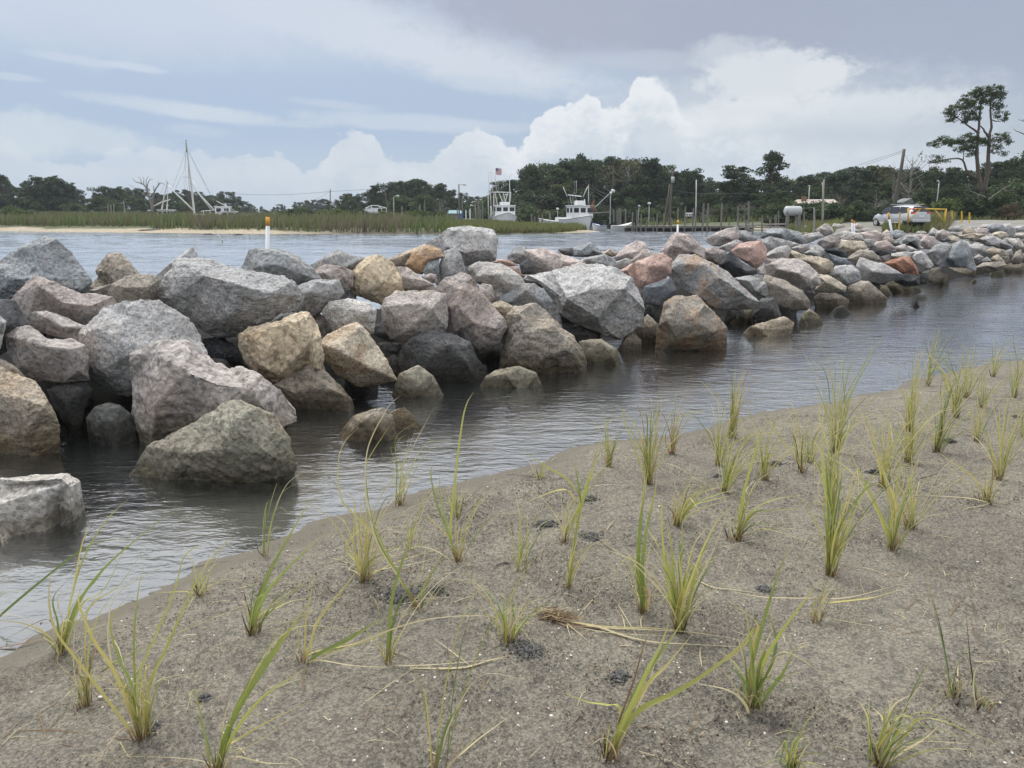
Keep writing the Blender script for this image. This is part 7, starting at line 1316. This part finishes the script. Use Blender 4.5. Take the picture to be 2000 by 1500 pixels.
# poles, lamps, wires
UP = {}
def pole(name, label, view, pts, Y, r0, r1, mt=None, cat='utility pole'):
    a_ = A(*px(view, pts[-1]), Y); z0 = min(gz(a_[0], Y), a_[2]); dz = a_ - A(*px(view, pts[0]), Y); base = a_ - dz / (dz[2] if abs(dz[2]) > .1 else -1) * (a_[2] - z0) * 1.0; base = np.array([a_[0], Y, z0 - .2]); root = empty(name, tuple(base)); tag(root, label, cat)
    P = [Vector(A(*px(view, p), Y) - base) for p in pts[::-1]]; P = [Vector((0, 0, 0))] + P; k = len(P); MB().tube(P, [r0 + (r1 - r0) * i / (k - 1) for i in range(k)], 9).build('shaft', mt or M['pole'], root, smooth=True); return root, base
root, b0 = pole('utility_pole', 'tall utility pole with a grey transformer can above the dock', 'x', [(1256, 335), (1240, 560), (1228, 780)], 86, .15, .10)
a_ = A(*px('x', (1253, 405)), 86) - b0; MB().tube([a_ + [0, -.22, -.32], a_ + [0, -.22, .32]], .19, 12).build('transformer', M['steel'], root, smooth=True); a_ = A(*px('x', (1254, 350)), 86) - b0; MB().box(a_, (.9, .1, .1)).build('crossarm', M['pole'], root)
pole('utility_pole', 'brace pole leaning against the transformer pole', 'x', [(1232, 440), (1215, 560), (1200, 660)], 85.6, .10, .07)
pole('mast_pole', 'slim straight pole, white low down and dark above, on the dock', 'x', [(1440, 405), (1439, 500), (1437, 620)], 80, .07, .05, M['offwhite'])
root, b0 = pole('utility_pole', 'leaning thick wooden pole rising above the thicket behind the van', 's', [(1064, 565), (1040, 720), (1010, 880), (995, 960)], 84, .24, .15)
root, b0 = pole('utility_pole', 'pale square pole beside the house', 's', [(433, 818), (430, 960), (428, 1085)], 75, .11, .09, M['palewood'])
MB().box(A(*px('s', (436, 835)), 75) - b0, (.10, .12, .8)).build('meter_conduit', M['steel'], root)
root, b0 = pole('utility_pole', 'thin pole with a short arm behind the house roof', 's', [(325, 850), (318, 960)], 98, .09, .06, M['steel']); MB().tube([A(*px('s', (312, 851)), 98) - b0, A(*px('s', (333, 850)), 98) - b0], .04, 6).build('arm', M['steel'], root)
root, b0 = pole('utility_pole', 'far pole carrying the wire over the dip of the tree line', 'y', [(580, 480), (580, 690)], 160, .14, .10); pole('utility_pole', 'tilted bare pole behind the white shelter', 'y', [(1000, 455), (1018, 560), (1035, 680)], 118, .11, .07)
def lamp(label, pole_pts, arm, head, Y, view, mt=None, r=.05, hw=.22, name='street_lamp'):
    root, b0 = pole(name, label, view, pole_pts, Y, r * 1.2, r * .8, mt or M['steel'], 'lamp'); 
    if arm: MB().tube([A(*px(view, p), Y) - b0 for p in arm], r * .5, 6).build('arm', M['steel'], root)
    h_ = A(*px(view, head), Y) - b0; MB().tube([h_ + [0, 0, -hw * .7], h_, h_ + [0, 0, hw * .35]], [hw * .75, hw, hw * .4], 10).build('lamp_head', M['offwhite'], root, smooth=True)
lamp('street lamp with a curved arm above the pilings beside the gantry trawler', [(1585, 440), (1588, 690)], [(1585, 445), (1610, 440), (1625, 445)], (1628, 440), 110, 'y', M['pole'], .10, .25)
lamp('dock lamp with a bent neck near the white shelter', [(1075, 540), (1078, 690)], [(1075, 545), (1090, 530), (1105, 528)], (1108, 528), 108, 'y', M['palewood'], .08, .22)
lamp('pale lamp head on a post beside the white posts', [(1712, 600), (1716, 700)], [(1712, 605), (1690, 602)], (1682, 603), 104, 'y', M['palewood'], .05, .18)
lamp('square headed dock light above the low work boat', [(357, 632), (357, 700)], None, (356, 628), 98, 'x', M['steel'], .04, .2); lamp('square headed dock light on a tall post among the dock posts', [(1072, 592), (1070, 690)], None, (1073, 586), 79, 'x', M['steel'], .045, .2); lamp('small dim dock light behind the row of posts', [(993, 612), (988, 690)], None, (994, 606), 88, 'x', M['steel'], .035, .16)
lamp('white hooked yard light in the thicket beside the great pine', [(1337, 815), (1332, 870)], [(1337, 815), (1330, 808)], (1328, 812), 84, 's', M['pvc'], .05, .13)
root, b0 = pole('floodlight_mast', 'dock mast with a cluster of white floodlights and a slanting stay', 'x', [(771, 500), (768, 600), (766, 745)], 84, .06, .045, M['steel'], 'lamp')
for q in ((793, 494), (772, 506), (783, 488)): h_ = A(*px('x', q), 84) - b0; MB().tube([h_ + [-.12, 0, 0], h_ + [.12, -.05, -.03]], [.10, .17], 10).build('floodlight', M['white'], root, smooth=True)
MB().tube([A(*px('x', (760, 515)), 84) - b0, A(*px('x', (650, 618)), 84) - b0], .04, 6).build('stay', M['steel'], root); MB().tube([A(*px('x', (600, 665)), 84) - b0, A(*px('x', (765, 657)), 84) - b0], .06, 6).build('gangway_rail', M['wood'], root)
def wire(label, pts, Ys, r, group='overhead wires'):
    P = cat_spline([A(*p, y_) for p, y_ in zip(pts, Ys)], 6); tag(MB().tube([Vector(q - P[0]) for q in P], r, 4).build('wire', M['wire'], None, loc=tuple(P[0])), label, 'wire', group)
wire('long sagging wire from the far pole towards the tall mast', [(425, 376), (500, 380.5), (580, 379), (645, 374)], [160] * 4, .03); wire('wire rising from the far pole to the wood behind the shelter', [(645, 374), (690, 371.5), (722, 369)], [160] * 3, .03); wire('guy wire of the far pole', [(645, 374), (630, 383), (618, 389)], [160] * 3, .02)
wire('upper wire running down from the leaning pole to the house', [(1764, 294), (1720, 308), (1675, 323)], [84, 90, 96], .018); wire('lower wire running down from the leaning pole to the house', [(1764, 297), (1720, 312), (1690, 322)], [84, 90, 95], .018); wire('guy wire on the far side of the leaning pole', [(1766, 300), (1785, 332), (1804, 368)], [84, 82, 80], .018)
wire('dark line strung between the dock poles', [(1310, 372), (1380, 378.5), (1460, 377)], [86, 86, 86], .018)
# crane bucket on the dock behind the trawler
Y = 88; b0 = A(*px('x', (640, 655)), Y); cr = empty('dredge_bucket', tuple(b0)); tag(cr, 'rusty brown winch frame with bundled netting on the dock behind the trawler', 'winch'); MB().tube([A(*px('x', p), Y) - b0 for p in ((620, 600), (632, 625), (650, 660))], [.20, .32, .22], 9).build('net_bundle', M['net'], cr, smooth=True); MB().tube([A(*px('x', p), Y) - b0 for p in ((640, 660), (632, 590), (642, 550))], [.12, .14, .05], 7).build('frame', M['rust'], cr); MB().tube([A(*px('x', p), Y) - b0 for p in ((618, 585), (652, 580))], .05, 6).build('pulley_arm', M['rust'], cr)
# white shelter and low roof behind the marsh
Y = 112; b0 = A(*px('y', (940, 700)), Y); b0[2] = gz(b0[0], Y); sh = empty('shelter', tuple(b0)); tag(sh, 'white open shelter frame with a shallow gable standing in the marsh', 'shelter')
for x in (862, 905, 950, 980, 1018): MB().tube([A(*px('y', (x, 625)), Y) - b0, A(*px('y', (x, 700)), Y) - b0 - [0, 0, .8]], .05, 6).build('post', M['white'], sh)
for p_ in ([(858, 625), (900, 606), (950, 606), (1020, 625)], [(858, 625), (935, 628), (1020, 625)], [(900, 606), (905, 628)], [(950, 606), (980, 628)]): MB().tube([A(*px('y', q), Y) - b0 for q in p_], .05, 6).build('rafter', M['white'], sh)
MB().box(A(*px('y', (895, 648)), Y) - b0, (1.9, .08, .55)).build('side_panel', M['white'], sh); MB().box(A(*px('y', (850, 662)), Y) - b0, (4.6, 2.2, .12)).build('low_roof', M['offwhite'], sh); MB().box(A(*px('y', (860, 680)), Y) - b0, (3.8, 1.6, .9)).build('wall', M['greyshed'], sh); MB().tube([A(*px('y', p), Y) - b0 for p in ((780, 655), (790, 640), (800, 655))], .04, 5).build('vent', M['white'], sh)
Y = 122; b0 = A(*px('y', (1555, 690)), Y); b0[2] = gz(b0[0], Y); s2 = empty('shed', tuple(b0)); tag(s2, 'small pale blue roofed shed behind the pilings', 'shed'); zt = A(*px('y', (1555, 668)), Y)[2] - b0[2]; MB().box((0, 0, zt / 2), (2.0, 1.6, zt)).build('wall', M['greyshed'], s2); MB().poly([(-1.2, -1.0, zt), (1.2, -1.0, zt), (.9, 0, zt + .5), (-.9, 0, zt + .5), (-1.2, 1.0, zt), (1.2, 1.0, zt)], [(0, 1, 2, 3), (3, 2, 5, 4), (0, 3, 4), (1, 5, 2), (0, 4, 5, 1)]).build('roof', M['teal'], s2)
Y = 99; post('y', (1612, 665), (1612, 735), Y, .12, M['blue'], 'dark blue wrapped pump standing among the pilings', 'pump', 'pump')
# house with the pinkish roof, tank, sign, shed
Y = 92; b0 = A(*px('s', (340, 1000)), Y); b0[2] = gz(b0[0], Y); ho = empty('house', tuple(b0), -.37); tag(ho, 'low house with a pale pinkish roof and brick chimney half hidden by the thicket', 'house'); ze = A(*px('s', (340, 990)), Y)[2] - b0[2]; zr = A(*px('s', (340, 955)), Y)[2] - b0[2]
MB().box((.35, 2.4, ze / 2), (4.6, 4.6, ze)).build('wall', M['wall'], ho); MB().poly([(-2.3, -.3, ze), (3.0, -.3, ze), (2.4, 2.4, zr), (-1.7, 2.4, zr), (-2.3, 5.1, ze), (3.0, 5.1, ze)], [(0, 1, 2, 3), (3, 2, 5, 4), (0, 3, 4), (1, 5, 2), (0, 4, 5, 1)]).build('roof', M['roofpink'], ho)
MB().box((-.9, 1.6, zr - .1), (.6, .6, .9)).build('chimney', M['brick'], ho)
for x in (-1.3, .3, 1.8): w_ = MB().box((x, .09, ze * .55), (.8, .05, .9)).build('window', M['white'], ho); MB().box((x, .06, ze * .55), (.66, .04, .76)).build('pane', M['glass'], w_)
Y = 72; b0 = A(*px('s', (195, 1048)), Y); zg = gz(b0[0], Y); tk = empty('propane_tank', (b0[0], Y, zg)); tag(tk, 'big grey white propane tank lying on a stand by the pilings', 'tank'); zc = b0[2] - zg; R0 = 36 * .25 * Y / F
MB().tube([(-.78, 0, zc), (-.70, 0, zc), (-.6, 0, zc), (.6, 0, zc), (.70, 0, zc), (.78, 0, zc)], [R0 * .55, R0 * .88, R0, R0, R0 * .88, R0 * .55], 20).build('barrel', M['tank'], tk, smooth=True)
for x in (-.45, .45): MB().box((x, 0, (zc - R0) / 2), (.12, .6, max(.1, zc - R0 + .12))).build('leg', M['wood'], tk)
MB().tube([(0, 0, zc + R0 - .02), (0, 0, zc + R0 + .1)], .07, 8).build('valve', M['steel'], tk)
Y = 90; b0 = A(*px('x', (1388, 675)), Y); sg = empty('sign_board', tuple(b0)); tag(sg, 'small white notice board on posts behind the dock', 'sign'); MB().box((0, 0, 0), (.95, .05, .42)).build('panel', M['white'], sg)
for x in (-.3, 0, .28): MB().box((x, -.03, -.05), (.17, .02, .16)).build('dark_mark', M['rubber'], sg)
for x in (-.35, .35): MB().box((x, .05, -.8), (.07, .06, 1.5)).build('post', M['wood'], sg)
Y = 84; b0 = A(*px('s', (1060, 970)), Y); b0[2] = gz(b0[0], Y); gs = empty('shed', tuple(b0)); tag(gs, 'grey shed gable glimpsed in the trees above the van', 'shed'); zt = A(*px('s', (1060, 984)), Y)[2] - b0[2]; MB().box((0, 0, zt / 2), (1.1, 2, zt)).build('wall', M['greyshed'], gs); MB().poly([(-.62, -1.05, zt), (.62, -1.05, zt), (.3, -1.05, zt + .45), (-.62, 1.05, zt), (.62, 1.05, zt), (.3, 1.05, zt + .45)], [(0, 1, 2), (3, 5, 4), (0, 2, 5, 3), (1, 4, 5, 2)]).build('roof', M['greyshed'], gs)
# minivan --------------------------------------------------------------
YV = 66.0; p = A(1757, HZ, YV); zg = gz(p[0], YV); van = empty('minivan', (p[0], YV, zg), math.radians(103)); tag(van, 'silver minivan parked on the gravel landing, seen from behind its side', 'minivan')
def ring(x, pts): return [(x, y, z) for y, z in pts]
sec = [(-2.55, .52, .78, .98, .55, .55, .62), (-2.50, .40, .95, 1.12, .80, .62, 1.20), (-2.36, .34, 1.0, 1.66, .80, .68, 1.64), (-2.0, .32, 1.0, 1.72, .86, .72, 1.73), (-1.0, .30, 1.0, 1.04, .93, .76, 1.77), (0.0, .30, 1.0, 1.02, .94, .76, 1.76), (.7, .30, 1.0, 1.00, .94, .72, 1.68), (1.25, .30, .99, .99, .93, .70, 1.34), (1.65, .30, .96, .98, .90, .78, 1.10), (2.1, .32, .84, .88, .80, .68, .96), (2.48, .38, .62, .72, .56, .5, .74), (2.58, .46, .44, .62, .4, .36, .60)]
V = []; Fv = []; nr = 11
for (x, zb, w_, zbelt, wbelt, wr, zr) in sec:
    w_ = w_ if abs(x) < 2.4 else w_ * .98; zbelt = min(zbelt, 1.02) if x > -2.4 else min(zbelt, .95); zr = max(zr, zbelt + .02)
    half = [(w_ * .86, zb), (w_ * .99, zb + .16), (w_ * 1.0, (zb + zbelt) / 2 + .06), (w_ * .97, zbelt), (wr * .98, zr - (zr - zbelt) * .12)]
    V += [(x, y, z) for (y, z) in half] + [(x, 0, zr + .015)] + [(x, -y, z) for (y, z) in half[::-1]]
for i in range(len(sec) - 1):
    for j in range(nr - 1): Fv.append((i * nr + j, i * nr + j + 1, (i + 1) * nr + j + 1, (i + 1) * nr + j))
    Fv.append((i * nr + nr - 1, i * nr, (i + 1) * nr, (i + 1) * nr + nr - 1))
Fv.append(tuple(range(nr))); Fv.append(tuple((len(sec) - 1) * nr + j for j in range(nr))[::-1])
body = MB().poly(V, Fv).build('body', M['silver'], van, smooth=True); md = body.modifiers.new('round', 'SUBSURF'); md.levels = 2; md.render_levels = 2
def panel(part, pts, mt, off=.012, parent=van):
    c = Vector((0, 0, 0)); P = [Vector(q) for q in pts]; nm = (P[1] - P[0]).cross(P[2] - P[0]).normalized(); k = len(P); Q = [q + nm * off for q in P] + [q - nm * off for q in P]
    return MB().poly(Q, [tuple(range(k)), tuple(range(2 * k - 1, k - 1, -1))] + [(i, i + k, (i + 1) % k + k, (i + 1) % k) for i in range(k)]).build(part, mt, parent)
for s_ in (1, -1):
    panel('side_window', [(1.28, s_ * .925, 1.06), (.30, s_ * .955, 1.07), (.22, s_ * .815, 1.60), (.62, s_ * .80, 1.56)], M['glass'], .02)
    panel('side_window', [(.18, s_ * .955, 1.07), (-.95, s_ * .955, 1.08), (-1.0, s_ * .82, 1.62), (.12, s_ * .82, 1.62)], M['glass'], .02); panel('side_window', [(-1.05, s_ * .955, 1.08), (-1.95, s_ * .94, 1.15), (-2.05, s_ * .82, 1.56), (-1.1, s_ * .82, 1.62)], M['glass'], .02)
    for x in (1.62, -1.45):
        wh = empty('wheel', (x, s_ * .86, .34)); wh.parent = van; MB().tube([(0, -.11, 0), (0, -.09, 0), (0, .09, 0), (0, .11, 0)], [.29, .34, .34, .29], 24).build('tyre', M['rubber'], wh, smooth=False); MB().tube([(0, s_ * .10, 0), (0, s_ * .125, 0)], .215, 18).build('rim', M['steel'], wh)
        for q in range(5): a_ = q * 1.2566; MB().box((.12 * math.cos(a_), s_ * .13, .12 * math.sin(a_)), (.07, .02, .07)).build('spoke', M['white'], wh)
    panel('taillight', [(-2.53, s_ * .52, 1.06), (-2.46, s_ * .93, 1.06), (-2.40, s_ * .92, 1.22), (-2.50, s_ * .52, 1.2)], M['red'], .025); MB().box((1.05, s_ * 1.02, 1.08), (.16, .2, .14)).build('mirror', M['rubber'], van, bevel=.03); MB().box((-.3, s_ * .985, .90), (.22, .03, .035)).build('door_handle', M['silver'], van); MB().tube([(-1.9, s_ * .66, 1.80), (.4, s_ * .66, 1.79)], .022, 6).build('roof_rail', M['steel'], van); MB().box((0, s_ * .965, .36), (2.3, .04, .08)).build('sill', M['pvc'], van)
panel('rear_window', [(-2.50, -.74, 1.22), (-2.50, .74, 1.22), (-2.36, .66, 1.62), (-2.36, -.66, 1.62)], M['glass'], .03); panel('windscreen', [(1.32, -.78, 1.12), (1.32, .78, 1.12), (.66, .64, 1.66), (.66, -.64, 1.66)], M['glass'], .02); MB().box((-2.57, 0, .50), (.12, 1.66, .2)).build('bumper', M['silver'], van, bevel=.04); MB().box((-2.565, 0, .86), (.03, .5, .16)).build('number_plate', M['white'], van); MB().box((-1.9, 0, 1.82), (.25, .06, .08)).build('antenna_fin', M['silver'], van)
# yellow double gate
Y = 60; b0 = A(*px('l', (1640, 520)), Y); b0[2] = gz(b0[0], Y); gt = empty('barrier_gate', tuple(b0)); tag(gt, 'yellow steel barrier gate with slanting braces and a red banded bar', 'gate')
def lb(part, pts, r, mt): MB().tube([A(*px('l', q), Y) - b0 for q in pts], r, 8).build(part, mt, gt, smooth=True)
lb('bar', [(940, 280), (1180, 282)], .055, M['yellow']); lb('bar', [(1270, 280), (1690, 290)], .055, M['yellow']); lb('latch', [(1180, 282), (1275, 280)], .04, M['rust']); lb('red_band', [(965, 281), (1060, 281)], .06, M['red']); lb('red_band', [(1105, 282), (1140, 282)], .06, M['red'])
lb('post', [(942, 270), (935, 560)], .065, M['yellow']); lb('post', [(1678, 285), (1640, 560)], .065, M['yellow']); lb('brace', [(1465, 300), (1635, 520)], .04, M['yellow']); lb('brace', [(1170, 300), (1070, 385), (960, 500)], .035, M['yellow'])
# stick leaning out of the bay and two low weed lumps
a_ = A(418, 448, 50); c_ = A(434, 470, 46); MB(); tag(MB().tube([Vector(c_ - c_ + [.1, 0, -.5]), Vector((0, 0, 0)), Vector(a_ - c_)], .03, 7).build('stick', M['palewood'], None, loc=tuple(c_)), 'thin pale stick slanting out of the open water', 'stick')
for (x, y, lab) in [(408, 458.5, 'small black weed lump awash near the slanting stick'), (465, 459, 'black weed lump awash on the marker side of the stick'), (295, 453.5, 'long black weed line on the sand beach edge')]:
    p = G(x, y); s_ = .3 if x != 295 else 1.0; V = IV.copy(); V, T = subdiv(V, IT); N = V / np.linalg.norm(V, axis=1)[:, None]; V = N * (1 + .25 * pn(N * 2.3 + x)[:, None]) * np.array([s_ * 1.5, s_ * .8, s_ * .3]); ob = link('weed_lump', np_mesh('weed_lump', V, T, M['rubber'], True), None, tuple(p)); tag(ob, lab, 'seaweed')
# ------------------------------------------------------------------ haze: even air round the whole place
m = bpy.data.materials.new('haze'); m.use_nodes = True; t = NT(m.node_tree); t.n.clear()
pv = t.node('ShaderNodeVolumePrincipled'); pv.inputs['Color'].default_value = (.80, .87, .95, 1); pv.inputs['Density'].default_value = .0003; pv.inputs['Anisotropy'].default_value = .2
o = t.node('ShaderNodeOutputMaterial'); t.l.new(pv.outputs[0], o.inputs['Volume'])
hz = MB().box((0, 395, 8.5), (1800, 900, 23)).build('haze', m); tag(hz, 'thin pale sea haze over the whole place', 'haze', kind='stuff')
cy.volume_bounces = 0
